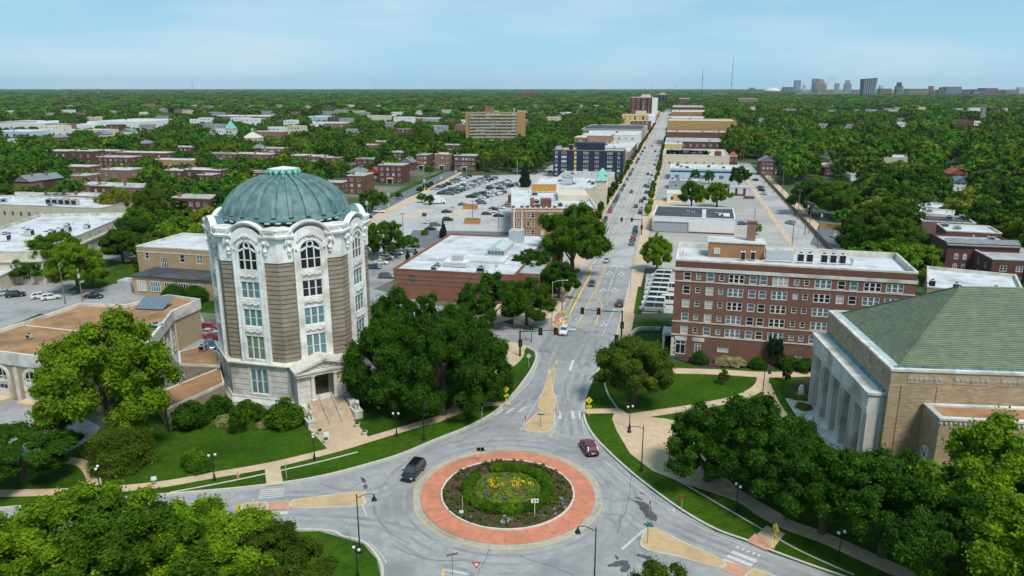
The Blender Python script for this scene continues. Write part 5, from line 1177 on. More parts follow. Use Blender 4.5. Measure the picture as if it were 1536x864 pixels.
low = building('garage_shed', 'low brick shed with two grey roof strips beside the parking lot', 'shed', *along(762,792,305), 9, 3.6, 'dark', ROOFG, None, None, 'grey roofed shed', par=.2)
part(low, 'roof_strip', METAL, lambda m: m.box(-4,4,9.3,14,3.2,3.5))
LEFT = [  # y0, y1, depth from the kerb, height, wall, roof, label
 (392,420,28,8,'cream',ROOFG,'low pale block between the theatre and the navy hotel'),
 (492,503,34,9,'cream',ROOFT,'cream corner shop past the navy hotel'),
 (505,540,40,9.5,'ochre',ROOFG,'ochre brick shop row past the navy hotel'),
 (545,600,38,8.5,'pink',ROOFW,'pink brick shop row on the left kerb'),
 (605,660,46,8,'red',ROOFW,'low red shop row with white roof on the left kerb'),
 (670,740,50,13,'white',ROOFW,'white modern block with glass corner on the left kerb'),
 (750,840,60,14,'grey',ROOFD,'grey and white modern block with dark top floor'),
 (850,880,30,11,'yellow',ROOFT,'small yellow shop in front of the cream offices'),
 (990,1010,26,12,'red',ROOFT,'narrow red shop beside the tall red tower'),
 (1190,1260,30,12,'lightblue',ROOFW,'pale shop with teal sign beyond the tall red tower'),
 (1290,1500,34,10,'ochre',ROOFT,'far ochre shop row on the left kerb'),
]
RIGHT = [
 (540,600,46,7.5,'cream',ROOFT,'pale low row in front of the brown brick shop'),
 (612,640,14,10,'yellow',ROOFW,'small yellow shop on the right kerb'),
 (655,700,48,9.5,'dark',ROOFG,'dark brown brick shop on the right kerb'),
 (715,735,60,14,'red',ROOFT,'red brick front below the blank ochre hall'),
 (738,800,64,23,'ochre',ROOFT,'tall blank ochre brick hall right of the long street'),
 (990,1040,24,13,'brownred',ROOFW,'maroon shop beyond the blank ochre hall'),
 (1120,1240,60,9,'white',ROOFW,'far pale shop row on the right kerb'),
 (1300,1420,64,14,'orange',ROOFT,'far orange shop row on the right kerb'),
 (1500,1640,60,17,'brownred',ROOFG,'far maroon block right of the street end'),
]
for S_, side in ((LEFT,-1),(RIGHT,1)):
    for y0, y1, dp, h, wall, roof, label in S_:
        near, far = 8.3+3.8, 8.3+3.8+dp
        if side < 0: a, b = street(y0, -far), street(y0, -near)
        else: a, b = street(y0, near), street(y0, far)
        w = (b-a).length; d = y1-y0; nfl = max(1, int((h-1)/3.6)); wins = {}
        if 'blank' not in label: wins['front'] = grid(w, 1.2, nfl, (h-1.2)/nfl, max(2, int(w/6)), 1.8, 1.9, 'double', 2)
        wins['right' if side < 0 else 'left'] = grid(d, .9, nfl, (h-1)/nfl, max(2, int(d/7)), 2.4, 2.0, 'double', 2)
        if y0 > 900: wins = {k: v[:12] for k, v in wins.items()}
        t = building('shop_building', label, 'shop building', a, b, d, h, wall, roof, wins, 'shops along the long street', None, par=.6, cap=STONE if wall not in ('ochre',) else None, keep=2, front_keep=3)
        vents(t, h-.6, w/2, d, 7 if y0 < 900 else 3, int(y0))
        xs = w/2 if side < 0 else -w/2
        sg = 1 if side < 0 else -1
        for k in range(max(1, int(d/16))):
            y = 4+k*16; part(t, 'awning', mat(('awning_green','awning_red','awning_blue')[k % 3], ((.03,.16,.13),(.25,.05,.04),(.04,.08,.2))[k % 3], rough=.8), lambda m: m.loft([[(xs+sg*.02,y,3.6),(xs+sg*1.8,y,2.8),(xs+sg*1.8,y,2.7),(xs+sg*.02,y,3.4)],[(xs+sg*.02,y+8,3.6),(xs+sg*1.8,y+8,2.8),(xs+sg*1.8,y+8,2.7),(xs+sg*.02,y+8,3.4)]]))
# brick block right behind the navy hotel, tall red tower, cream offices, blue tower
for label, u0, u1, vr, vb, dep, wall, floors, cols, ref in [
 ('brown brick apartment block behind the navy hotel',880,915,203,228,40,'orange',4,5,'brown block behind the navy hotel'),
 ('lower brick wing left of the brown block behind the navy hotel',861,879,206,226,26,'orange',3,3,'lower brick wing'),
 ('cream office block below the tall red tower',932,972,172,189,30,'yellow',4,5,'cream office block'),
 ('tall red brick tower block with dark window strips far down the street',944,977,146,178,55,'brownred',9,4,'tall red tower block'),
 ('blue glass tower with yellow top beyond the red tower block',983,1000,142,160,60,'navy',7,3,'far blue tower'),
 ('brick apartment slab far behind the tan slab block',779,798,138,149,60,'brownred',6,6,'far brick slab'),
 ('far maroon hospital block right of the street end',1018,1034,148,162,80,'brownred',6,4,'far maroon block'),
 ('far orange apartment slab above the wood',1107,1136,148,159,60,'pink',5,8,'far orange slab'),
]:
    t = flats('tower_block', label, 'apartment building', u0, u1, vr, vb, dep, wall, ROOFT if 'cream' in label else ROOFW, floors, cols, 'double', ref, cap=STONE)
    hw = t['_w']/2; h = t['_h']
    if 'tall red' in label: 
        part(t, 'pale_end_tower', BR['white'], lambda m: m.box(hw+.02,hw+9,-2,dep*.7,0,h-1)); part(t, 'dark_strip', GLASS[0], lambda m: [m.box(-hw+x,-hw+x+2.2,-.08,-.01,6,h-2) for x in (hw*.95,hw*1.55)])
        part(t, 'roof_house', BR['cream'], lambda m: m.box(0,hw*.8,6,20,h,h+5))
    if 'blue' in label: part(t, 'yellow_block', BR['yellow'], lambda m: m.box(-hw*.3,hw*.6,4,20,h-.3,h+6)); part(t, 'teal_base', mat('teal_panel', (.05,.25,.33), rough=.5), lambda m: m.box(-hw,hw,-3,-.05,0,5))
# right side of the long street, near
a, b = pq(979,324,6), pq(1103,329,6)
blk = corner4('workshop', 'long white workshop with black roof and grey shutter right of the street', 'workshop', (979,324), (1103,329), (984,308), 6, 'white', ROOFD, None, 'black roofed workshop', par=.35, cap=BR['white'], fm=FRAMED)
hw = blk['_w']/2
part(blk, 'shutter', mat('grey_shutter', (.30,.31,.33), (.37,.38,.4), 6, .6, streak=(.1,.1,6)), lambda m: m.box(-hw+.8,-hw+13.5,-.12,-.004,.2,3.9)); part(blk, 'shutter_frame', BR['grey'], lambda m: (m.box(-hw+.5,-hw+.8,-.3,-.003,0,4.2), m.box(-hw+13.5,-hw+13.8,-.3,-.003,0,4.2), m.box(-hw+.8,-hw+13.5,-.3,-.003,3.9,4.2)))
part(blk, 'brick_base', BR['red'], lambda m: m.box(-hw,hw,-.1,-.002,0,.6)); part(blk, 'roof_patch', ROOFW, lambda m: (m.box(-hw+18.5,-hw+20,2,24,5.66,5.72), m.box(-hw+25,-hw+29,8,16,5.66,5.74)))
for x, y in ((13,13),(15,11),(24,11),(26,8)): unit(blk, -hw+x, y, 5.65, 1.2, 1.2, 1)
a, b = along(1005, 1112, 269); bh = ZV(252, a.y)
blu = building('blue_shop', 'pale blue shop with navy stripe along its roof edge right of the street', 'shop building', a, b, 26, bh, 'lightblue', ROOFW, {'front': [(4,.6,3,2.4,'dark'),(20,.6,5,2.4,'dark'),(30,.6,3,2.4,'dark')]}, None, 'pale blue shop', par=.5, cap=BR['white'])
hw = blu['_w']/2; part(blu, 'navy_stripe', BR['navy'], lambda m: m.box(-hw,hw,-.1,-.004,bh-2.2,bh-1.3)); vents(blu, bh-.5, hw, 24, 8, 77)
wh = building('white_shop', 'wide white roofed shop behind the pale blue one', 'shop building', *along(997,1064,247), 46, 7.5, 'cream', ROOFW, {'front': grid(36,1,1,3,4,3,2.2,'double',2)}, None, 'white roofed shop', par=.6, cap=STONE); vents(wh, 7, 16, 44, 16, 55)
sb = building('small_brick_shop', 'small brick house with red pyramid roof right of the white shop', 'house', *along(1075,1104,250), 14, 7.5, 'brownred', ROOFG, {'front': grid(16,4,1,3,4,1.4,1.8,'dh',1)}, None, 'small brick house', par=.4, cap=STONE); part(sb, 'pyramid_roof', TILER, lambda m: m.loft([[(1,3,7.2),(8,3,7.2),(8,10,7.2),(1,10,7.2)],[(4.4,6.4,10.5),(4.6,6.4,10.5),(4.6,6.6,10.5),(4.4,6.6,10.5)]])); part(sb, 'corner_tower', BR['red'], lambda m: m.box(-8.5,-4,-.3,5,0,10.5))
yl = building('yellow_diner', 'low yellow fronted diner with white walls behind the workshop', 'diner', *along(1000,1058,303), 12, 4.2, 'white', ROOFW, {'front': [(3,1,2.6,1.8,'dark')]}, None, 'yellow diner', par=.5, cap=BR['white']); hw = yl['_w']/2
part(yl, 'yellow_panel', BR['yellow'], lambda m: (m.box(-hw+3,-hw+9,-.12,-.004,1,3.8), m.box(hw-5,hw-.3,-.12,-.004,.2,3.8)))
gs = building('grey_kiosk', 'grey low kitchen block between the diner and the blue shop', 'shop building', *along(1003,1050,283), 14, 4.5, 'grey', ROOFW, {'front': grid(18,1,1,2,3,2,1.6,'dark',1)}, None, 'grey kitchen block', par=.4); vents(gs, 4, 8, 12, 8, 3)
cn = thing('fuel_canopy', 'flat grey canopy on brick piers beside the back street', 'canopy', G(1104,293), -TH); REFS.append((G(1104,293).x, G(1104,293).y, 'flat grey canopy'))
part(cn, 'canopy_roof', METAL, lambda m: m.box(-6.5,6.5,-4,4,4.2,4.9)); [part(cn, 'pier', BR['orange'], lambda m: m.box(x-.6,x+.6,-.6,.6,0,4.2)) for x in (-4,0,4)]
keepout([cn.location+Vector((x,y,0)) for x, y in ((-9,-16),(9,-16),(9,7),(-9,7))])
part(cn, 'planter_wall', BR['red'], lambda m: m.box(3,8,-12,-9,0,1.1))
# right: row of brick flats beyond the residence
RF = 'brick flats in the row right of the residence'
for i, (label, u0, u1, vr, h, dep, wall, roof, win) in enumerate([
 ('four storey brick flats with white arched windows and grey shed roof',1422,1531,365,12,14,'brownred',ROOFG,True),
 ('brick flats with white roof next behind the arched window flats',1420,1503,346,11.5,13,'red',ROOFW,False),
 ('brick flats with black roof in the row of stepped roofs',1384,1464,331,11.5,14,'pink',ROOFD,False),
 ('brick flats with white roof behind the black roofed ones',1378,1430,319,11,13,'red',ROOFW,False),
 ('farthest brick flats of the stepped row, white roof',1372,1404,308,11,13,'red',ROOFW,False)]):
    a, b = pq(u0,vr,h), pq(u1,vr+4,h); w = (b-a).length
    wn_ = [(w*f, 1.8+k*2.9, q, 1.7, st) for k in range(3) for f, q, st in ((.14,1.1,'arch'),(.26,1.0,'arch'),(.46,2.0,'double'),(.68,2.0,'double'),(.86,1.4,'dh'))] if win else []
    t = building('brick_flats', label, 'house', a, b, dep, h, wall, roof, {'front': wn_, 'left': grid(dep,1.5,3,3,3,1.2,1.6,'dh',1)}, RF, None, par=.4, cap=STONE if not win else None, keep=2, front_keep=4)
    if win: part(t, 'shed_roof', SLATE, lambda m: m.loft([[(-w/2-.2,-.5,h-.5),(w/2+.2,-.5,h-.5),(w/2+.2,2.5,h+.9),(-w/2-.2,2.5,h+.9)],[(-w/2-.2,-.5,h-.3),(w/2+.2,-.5,h-.3),(w/2+.2,2.5,h+1.1),(-w/2-.2,2.5,h+1.1)]]))
    if win: part(t, 'stone_base', LIME, lambda m: m.box(-w/2-.1,w/2+.1,-.12,-.003,0,1.3))
    vents(t, h-.4, w/2, dep, 3, i)
a, b = pq(1489,388,10.5), pq(1600,392,10.5); w = (b-a).length
t = building('brick_flats', 'brick flats with bay windows at the right edge behind the temple', 'house', a, b, 16, 10.5, 'dark', ROOFG, {'front': grid(w,1.4,3,2.9,4,1.7,1.6,'double',1),'left': grid(16,1.4,3,2.9,3,1.4,1.6,'dh',1)}, RF, 'bay windowed flats', par=.5, cap=STONE)
part(t, 'bay', BR['pink'], lambda m: m.box(-w/2+9,-w/2+14,-2.2,-.01,0,10.2)); [window(t, (-w/2+11.5,-2.24,1.4+2.9*k), 0, 2.6, 1.6, 'triple') for k in range(3)]
t = building('tan_annexe', 'tan brick annexe with white roof between the residence and the temple', 'annexe', pq(1391,430,8), pq(1540,446,8), 24, 8, 'tan', ROOFW, None, None, 'tan annexe', par=.7, cap=STONE, keep=1, front_keep=2); [unit(t, -t['_w']/2+x, y, 7.4, 1.4, 1.2, 1.8) for x, y in ((1,3),(6,2),(14,3))]
for label, u0, u1, vr, vb, dep, wall, roof, fl_ in [
 ('small brick house with white roof at the end of the stepped row',1275,1298,303,322,12,'pink',ROOFW,2),
 ('brick house with grey gable beside the power poles',1138,1163,242,263,12,'brownred',SLATE,3),
 ('red brick house with pale roof among the right trees',1226,1256,247,262,14,'red',ROOFW,2),
 ('white roofed house peeping out below the red one',1275,1292,262,278,14,'white',ROOFW,2),
 ('blue grey roofed house in front of the red brick house',1236,1258,251,264,8,'dark',SLATE,2),
 ('long white stepped roof terrace amid the right wood',1324,1382,236,252,30,'cream',ROOFW,2),
 ('red roofed house right of the tall bright tree, upper right',1422,1450,261,276,12,'red',TILER,2),
 ('white and red house with flat roof, upper right wood',1445,1462,254,270,16,'pink',ROOFW,2),
 ('house with green porch roof, upper right wood',1428,1458,274,288,9,'white',COPPER,2),
 ('white roofed house right of the terrace, upper right wood',1420,1440,238,250,12,'white',ROOFW,2),
 ('grey dormer house deep in the wood above the power lines',1226,1252,232,246,10,'grey',SLATE,2),
]:
    a, b = along(u0, u1, vb); h = ZV(vr, a.y); w = (b-a).length
    t = building('wood_house', label, 'house', a, b, dep, h, wall, roof, {'front': grid(w,1,fl_,2.9,3,1.3,1.6)}, 'houses among the right trees', None, par=.4, cap=STONE, keep=1, front_keep=12, gable=('gable', 3, .4) if roof in (SLATE, TILER, COPPER) else None)
    part(t, 'chimney', BR['pink'], lambda m: m.box(w*.2,w*.2+1,dep*.5,dep*.5+1,h-.4,h+2+(3 if roof in (SLATE,TILER,COPPER) else 0)))
a, b = along(1469, 1475, 190); h = ZV(161, a.y); w = (b-a).length
ch = thing('church', 'grey stone church with square tower standing in the right wood', 'church', a, -TH)
ch['_w'] = 14; ch['_d'] = 12; ch['_h'] = h; part(ch, 'tower', mat('brown_stone', (.20,.17,.15), (.28,.25,.22), .5), lambda m: (m.box(0,w,0,w,0,h), [m.box(x,x+w*.22,y,y+w*.22,h,h+4) for x in (0,w*.78) for y in (0,w*.78)])); part(ch, 'nave', BR['brownred'], lambda m: m.box(w+.1,w+38,2,18,0,h*.3)); part(ch, 'nave_roof', SLATE, lambda m: m.loft([[(w+.1,1,h*.3),(w+.1,10,h*.62),(w+.1,19,h*.3)],[(w+38,1,h*.3),(w+38,10,h*.62),(w+38,19,h*.3)]]))
part(ch, 'fleche', COPPER_L, lambda m: m.lathe([(.8,h*.6),(.6,h*.75),(.02,h*.95)],8,w+20,10))
keepout([a+Vector((x,y,0)) for x, y in ((-20,-60),(60,-60),(60,30),(-20,30))])

# downtown, far beyond the wood: (label, left, right, top row, distance, colour, top)
SK = {'glass': mat('far_blue_glass', (.02,.07,.14), (.04,.11,.19), .02, .3, 4), 'navyg': mat('far_dark_glass', (.004,.012,.03), (.01,.02,.045), .02, .3, 4), 'tan': mat('far_tan', (.22,.17,.12), (.30,.24,.18), .02), 'grey': mat('far_grey', (.16,.17,.19), (.24,.25,.26), .02), 'red': mat('far_red', (.24,.11,.09), (.30,.15,.12), .02), 'pale': mat('far_pale', (.5,.5,.48), (.6,.6,.58), .02), 'brown': mat('far_brown', (.13,.09,.075), (.18,.13,.105), .02)}
for label, u0, u1, vt, D, m_, top in [
 ('dark slanted glass tower, the tallest block of the skyline',1294.5,1315,120,5200,'navyg','slant'),
 ('slim dark tower right of the dark slanted glass tower',1345,1355,127.5,5600,'navyg','step'),
 ('blue tower at the left end of the skyline',1192,1201,123.5,11000,'glass','flat'),
 ('twin topped blue tower left of the stepped tan tower',1219,1228,121,11000,'glass','flat'),
 ('pale obelisk like tower between the two blue towers',1205,1209,126,10500,'pale','spike'),
 ('stepped tan tower before the great arch',1223,1240,120.5,7000,'tan','pyramid'),
 ('broad tan base block under the stepped tan tower',1228,1254,136,6800,'tan','flat'),
 ('short blue tower inside the great arch',1253,1259,128,11000,'glass','flat'),
 ('grey blue tower with stepped top right of the arch',1267.5,1277,123.5,10000,'grey','step'),
 ('red brick block beneath the grey blue tower',1262,1286,143,6000,'red','flat'),
 ('pale slab left of the dark slanted tower',1281,1292,136,6500,'tan','flat'),
 ('slim white tower right of the dark slanted tower',1320,1325,132,7000,'pale','flat'),
 ('brown block below the slim white tower',1321,1338,137,5800,'brown','flat'),
 ('tan hospital slab, first right of the slim dark tower',1365,1394,137,5200,'tan','flat'),
 ('short red chimney block on the skyline',1396,1401,133,5300,'red','flat'),
 ('tan hospital block right of the red chimney block',1396,1410,140,5200,'brown','flat'),
 ('brown hospital block with grey top',1410,1424,135,5000,'brown','step'),
 ('pale grey glass hospital block',1421,1443,134,4800,'grey','flat'),
 ('brown hospital block right of the pale grey one',1444,1460,138,5000,'brown','flat'),
 ('blue glass hospital block in the right skyline',1461,1472,138,4700,'glass','step'),
 ('long brown hospital slab with towers',1472,1508,136,5100,'brown','step'),
 ('grey hospital block near the right edge',1510,1530,139,5000,'grey','flat'),
 ('pale hospital block at the right edge',1530,1545,135,5000,'pale','flat'),
 ('low white shed row under the skyline',1265,1290,155,3600,'pale','flat'),
 ('low white hall under the skyline, right one',1322,1347,155,3500,'pale','flat'),
 ('low red shed between the white halls',1300,1320,157,3500,'red','flat'),
 ('brown mill block at the left of the skyline',1124,1136,133,8000,'brown','step'),
 ('grey mill at the left of the skyline, beside the dome',1176,1190,132,8500,'brown','flat'),
 ('small brown block left of the far orange slab',1064,1072,149,2900,'grey','flat'),
 ('pale apartment block far left of the skyline',1067,1086,141,4200,'tan','flat'),
]:
    vt -= 4 if u0 > 1318 else 3 if vt < 130 else 1.5
    x0 = (u0-768)/FPX; x1 = (u1-768)/FPX; sc = D/(math.cos(PITCH)); Y = D
    zc = Y*math.cos(PITCH); a = Vector((x0*zc, Y, 0)); b = Vector((x1*zc, Y, 0)); h = ZV(vt, Y); w = (b-a).length; dp = max(30, w*.6)
    t = thing('skyline_block', label, 'skyscraper' if vt < 130 else 'block', (a+b)/2, 0, 'skyline buildings beyond the wood')
    hh = h if top in ('flat','slant') else h*.72 if top != 'pyramid' else h*.6
    if top == 'slant': fn = lambda m: m.loft([[(-w*.42,0,0),(w*.42,0,0),(w*.42,dp,0),(-w*.42,dp,0)],[(-w/2,0,h*.95),(w/2,0,h),(w/2,dp,h),(-w/2,dp,h*.95)]])
    else: fn = lambda m: m.box(-w/2,w/2,0,dp,0,hh)
    part(t, 'tower' if vt < 130 else 'wall', SK[m_], fn)
    nr = max(2, min(9, int(hh/9)))
    part(t, 'window_strip', SK['pale'] if m_ in ('navyg','glass') else SK['navyg'], (lambda m: [m.box(-w*.4+w*.8*k/6,-w*.4+w*.8*k/6+w*.025,-.8,-.1,4,hh*.94) for k in range(7)]) if m_ in ('navyg','glass') else (lambda m: [m.box(-w*.46,w*.46,-.6,-.1,hh*(k+.45)/nr,hh*(k+.7)/nr) for k in range(nr)]))
    if top == 'step': part(t, 'setback', SK[m_], lambda m: m.box(-w*.3,w*.22,2,dp-2,hh,h))
    if top == 'spike': part(t, 'setback', SK[m_], lambda m: m.loft([[(-w*.4,2,hh),(w*.4,2,hh),(w*.4,dp-2,hh),(-w*.4,dp-2,hh)],[(-w*.1,dp/2-1,h),(w*.1,dp/2-1,h),(w*.1,dp/2+1,h),(-w*.1,dp/2+1,h)]]))
    if top == 'pyramid': part(t, 'setback', SK[m_], lambda m: (m.box(-w*.38,w*.34,2,dp-2,hh,h*.78), m.box(-w*.22,w*.24,4,dp-4,h*.78,h*.92), m.loft([[(-w*.16,6,h*.92),(w*.18,6,h*.92),(w*.18,dp-6,h*.92),(-w*.16,dp-6,h*.92)],[(0,dp/2,h),(.5,dp/2,h),(.5,dp/2+1,h),(0,dp/2+1,h)]])))
# the great arch and the white dome
zc = 11200*math.cos(PITCH); ac = Vector(((1245.5-768)/FPX*zc, 11200, 0)); aw = 7.3/FPX*zc*1.0
mb = MB(); pts = []
for k in range(25):
    t = -1+2*k/24; pts.append((aw*t, 0, 190*(1-(math.cosh(2.6*t)-1)/(math.cosh(2.6)-1))))
for p, q in zip(pts, pts[1:]): mb.tube(p, q, 9-4*(p[2]/190), 9-4*(q[2]/190), 3)
o = mb.build('steel_arch', mat('far_steel', (.4,.42,.44), (.5,.52,.54), .01, .4), None, ac); tag(o, 'tall slender steel arch rising among the skyline towers', 'arch')
zc = 8200*math.cos(PITCH); mb = MB(); mb.lathe([(85,0),(85,22),(70,36),(40,47),(.5,52)],24); o = mb.build('domed_stadium', SK['pale'], None, ((1159-768)/FPX*zc, 8200, 0)); tag(o, 'white domed hall at the left end of the skyline', 'hall')
# masts
for label, u, vt, D, r_ in (('tallest lattice radio mast left of the skyline',1097,82,3600,1.3),('shorter red and white radio mast above the shops',1053,104,2600,1.2),('faint thin mast far off above the slab',561,122,5200,1.4),('thin mast far off above the left wood',289,119,4600,1.4),('thin mast left of the street end',978,126,5200,1.4),('thin mast at the street end',1013,127,4500,1.4)):
    zc = D*math.cos(PITCH); h = ZV(vt, D); t = thing('radio_mast', label, 'mast', ((u-768)/FPX*zc*1.0, D, 0), 0, 'radio masts')
    part(t, 'mast', mat('mast_steel', (.16,.17,.18), rough=.6), lambda m: m.tube((0,0,0),(0,0,h),r_,r_*.55,4))
    if D < 4000: part(t, 'guy_band', BR['brownred'], lambda m: [m.tube((0,0,h*f),(0,0,h*(f+.09)),r_*1.12,r_*1.05,4) for f in (.1,.3,.5,.7)])
zc = 6000*math.cos(PITCH); mb = MB(); mb.lathe([(2.2,0),(2.2,26),(9,32),(10.5,38),(7,44),(.4,47)],14); o = mb.build('water_tower', SK['pale'], None, ((147-768)/FPX*zc, 6000, 8)); tag(o, 'white water tower on the far left horizon', 'water tower')

hr = random.Random(5)
for y, n, nm, x0, x1 in ((905,18,'beyond the brick flats',-600,20),(1130,22,'beyond the warehouses',-740,60),(1500,28,'in the far wood',-990,150),(2000,28,'below the left horizon',-1300,300),(1050,9,'in the right wood',330,700),(1700,14,'in the upper right wood',520,1120)):
    for k in range(n):
        x = x0+(x1-x0)*(k+hr.uniform(.2,.8))/n; yy = y+hr.uniform(-90,90)
        if abs(x-(.2147*yy-20.5)) < 85: continue
        w = hr.uniform(12,30); d = hr.uniform(12,22); h = hr.uniform(7,11); wl, rf = hr.choice((('cream',ROOFW),('grey',ROOFW),('white',ROOFW),('grey',ROOFG),('pink',ROOFW),('dark',ROOFG)))
        t = building('far_house', '%s walled house with %s roof %s, %s from left' % ({'cream':'cream','pink':'pale brick','red':'red brick','white':'white','grey':'grey','dark':'dark brick'}[wl], 'white' if rf is ROOFW else 'grey', nm, ORD[k]), 'house', Vector((x,yy,0)), Vector((x,yy,0))+E1*w, d, h, wl, rf, {'front': grid(w,h-3.2,1,3,4,2,1.6,'dark',1)}, 'pale roofs peeping out of the wood', None, par=.4, keep=3, front_keep=8)
# ------------------------------------------------------------------ trees
def leaf_mat(name, a, b, tint=False, rnd=.5):
    m = bpy.data.materials.new(name); m.use_nodes = True; t = m.node_tree; p = t.nodes['Principled BSDF']; p.inputs['Roughness'].default_value = .65; p.inputs['Specular IOR Level'].default_value = .12
    ge = t.nodes.new('ShaderNodeNewGeometry'); n = t.nodes.new('ShaderNodeTexNoise'); n.inputs['Scale'].default_value = .45; n.inputs['Detail'].default_value = 5; n.inputs['Roughness'].default_value = .7
    t.links.new(ge.outputs['Position'], n.inputs['Vector'])
    r = t.nodes.new('ShaderNodeValToRGB'); r.color_ramp.elements[0].position = .36; r.color_ramp.elements[1].position = .66; r.color_ramp.elements[0].color = (*a, 1); r.color_ramp.elements[1].color = (*b, 1)
    t.links.new(n.outputs['Fac'], r.inputs[0]); out = r.outputs[0]
    hs = t.nodes.new('ShaderNodeHueSaturation'); ma = t.nodes.new('ShaderNodeMath'); ma.operation = 'MULTIPLY_ADD'; ma.inputs[1].default_value = rnd; ma.inputs[2].default_value = 1-rnd/2
    if tint:
        at = t.nodes.new('ShaderNodeAttribute'); at.attribute_name = 'tint'; sp = t.nodes.new('ShaderNodeSeparateColor'); t.links.new(at.outputs['Color'], sp.inputs[0])
        t.links.new(sp.outputs[0], ma.inputs[0]); mh = t.nodes.new('ShaderNodeMath'); mh.operation = 'MULTIPLY_ADD'; mh.inputs[1].default_value = .07; mh.inputs[2].default_value = .462; t.links.new(sp.outputs[1], mh.inputs[0]); t.links.new(mh.outputs[0], hs.inputs['Hue'])
    else:
        oi = t.nodes.new('ShaderNodeObjectInfo'); t.links.new(oi.outputs['Random'], ma.inputs[0])
    t.links.new(ma.outputs[0], hs.inputs['Value']); t.links.new(out, hs.inputs['Color'])
    t.links.new(hs.outputs[0], p.inputs['Base Color'])
    tr = t.nodes.new('ShaderNodeBsdfTranslucent'); t.links.new(hs.outputs[0], tr.inputs['Color']); mx_ = t.nodes.new('ShaderNodeMixShader'); mx_.inputs[0].default_value = .3
    t.links.new(p.outputs[0], mx_.inputs[1]); t.links.new(tr.outputs[0], mx_.inputs[2]); t.links.new(mx_.outputs[0], t.nodes['Material Output'].inputs['Surface'])
    return m
LEAF = {'dark': leaf_mat('dark_leaves', (0.0144,0.0552,0.0025), (0.0577,0.1481,0.0063), rnd=.25), 'mid': leaf_mat('mid_leaves', (0.0320,0.0953,0.0025), (0.1184,0.2258,0.0075)), 'bright': leaf_mat('bright_leaves', (0.0673,0.1505,0.0025), (0.2161,0.3450,0.0101), rnd=.25),
        'olive': leaf_mat('olive_leaves', (0.0352,0.0652,0.0050), (0.1056,0.1530,0.0101)), 'yellow': leaf_mat('yellow_green_leaves', (0.1360,0.1568,0.0125), (0.2721,0.2760,0.0314)), 'fir': leaf_mat('fir_needles', (0.0104,0.0291,0.0134), (0.0286,0.0616,0.0246)), 'cream': leaf_mat('pale_blossom', (0.1299,0.1680,0.0336), (0.5457,0.4704,0.2464), rnd=.2)}
BARK = mat('bark', (.05,.038,.028), (.10,.08,.06), 3, .95, 6, streak=(1,1,.2))
def leaves(rng, n, lobes, size, updown=.35, hole=.0, jit=.55):
    """n leaf sprays (4-cornered) around the given lobes (x, y, z, r); returns verts, faces"""
    lob = np.array(lobes); wgt = lob[:,3]**2; pick = rng.choice(len(lob), n, p=wgt/wgt.sum()); L_ = lob[pick]
    d = rng.normal(size=(n,3)); cen = lob[:,:3].mean(0); out = L_[:,:3]-cen; out /= np.linalg.norm(out,axis=1,keepdims=True)+1e-6
    d /= np.linalg.norm(d,axis=1,keepdims=True); d = d+out*.55+np.array([0,0,.35]); d /= np.linalg.norm(d,axis=1,keepdims=True)
    p = L_[:,:3]+d*L_[:,3:4]*(1-.38*rng.random((n,1))**2)*(.9+.25*rng.random((n,1)))
    nr = d+rng.normal(size=(n,3))*jit; nr /= np.linalg.norm(nr,axis=1,keepdims=True)
    a = np.cross(nr, rng.normal(size=(n,3))); a /= np.linalg.norm(a,axis=1,keepdims=True)+1e-9; b = np.cross(nr, a)
    s = size*(.55+.8*rng.random((n,1))); w = .62
    q = np.stack([p-a*s, p-b*s*w+nr*s*.12, p+a*s, p+b*s*w+nr*s*.12], 1)
    return q.reshape(-1,3)
def mk_mesh(name, V, m, nv=4, tint=None):
    n = len(V)//nv; me = bpy.data.meshes.new(name); me.vertices.add(len(V)); me.vertices.foreach_set('co', V.astype('f4').ravel())
    me.loops.add(len(V)); me.loops.foreach_set('vertex_index', np.arange(len(V),dtype='i4')); me.polygons.add(n); me.polygons.foreach_set('loop_start', np.arange(0,len(V),nv,dtype='i4')); me.polygons.foreach_set('loop_total', np.full(n,nv,dtype='i4'))
    if tint is not None:
        c = me.color_attributes.new('tint','FLOAT_COLOR','POINT'); c.data.foreach_set('color', tint.astype('f4').ravel())
    me.update(calc_edges=True)
    if m: me.materials.append(m)
    return me
def lobes_for(rng, shape, n):
    out = []
    for k in range(n):
        th = rng.uniform(0, 2*math.pi)
        if shape == 'round':     # crown 5 m in radius, from 2.6 to 11 m
            c = rng.uniform(-.55, 1); zz = c*4.0; rr_ = math.sqrt(max(0, 1-c*c))*5.0; f = rng.uniform(.45,.80)
            out.append((rr_*f*math.cos(th), rr_*f*math.sin(th), 6.6+zz*f*1.02, rng.uniform(1.15,1.95)))
        elif shape == 'spread':
            c = rng.uniform(-.25, 1); zz = c*3.6; rr_ = math.sqrt(max(0, 1-c*c*.8))*5.2; f = rng.uniform(.4,.82)
            out.append((rr_*f*math.cos(th), rr_*f*math.sin(th), 6.8+zz*f, rng.uniform(.95,1.75)))
        elif shape == 'tall':
            c = rng.uniform(-1, 1); f = rng.uniform(.4,.8); rr_ = math.sqrt(max(0,1-c*c))*5; out.append((rr_*f*math.cos(th), rr_*f*math.sin(th), 6.3+c*4.2*.85, rng.uniform(1.2,1.9)))
        elif shape == 'fir':
            z = rng.uniform(.8, 10.4); rr_ = 4.4*(1-z/11.2)*rng.uniform(.4,.95); out.append((rr_*math.cos(th), rr_*math.sin(th), z, .5+1.1*(1-z/11)))
        elif shape == 'bush':
            c = rng.uniform(0, 1); f = rng.uniform(.4,.75); rr_ = math.sqrt(1-c*c)*5; out.append((rr_*f*math.cos(th), rr_*f*math.sin(th), 1.5+c*8.2*f*1.1, rng.uniform(1.3,2.2)))
    return out
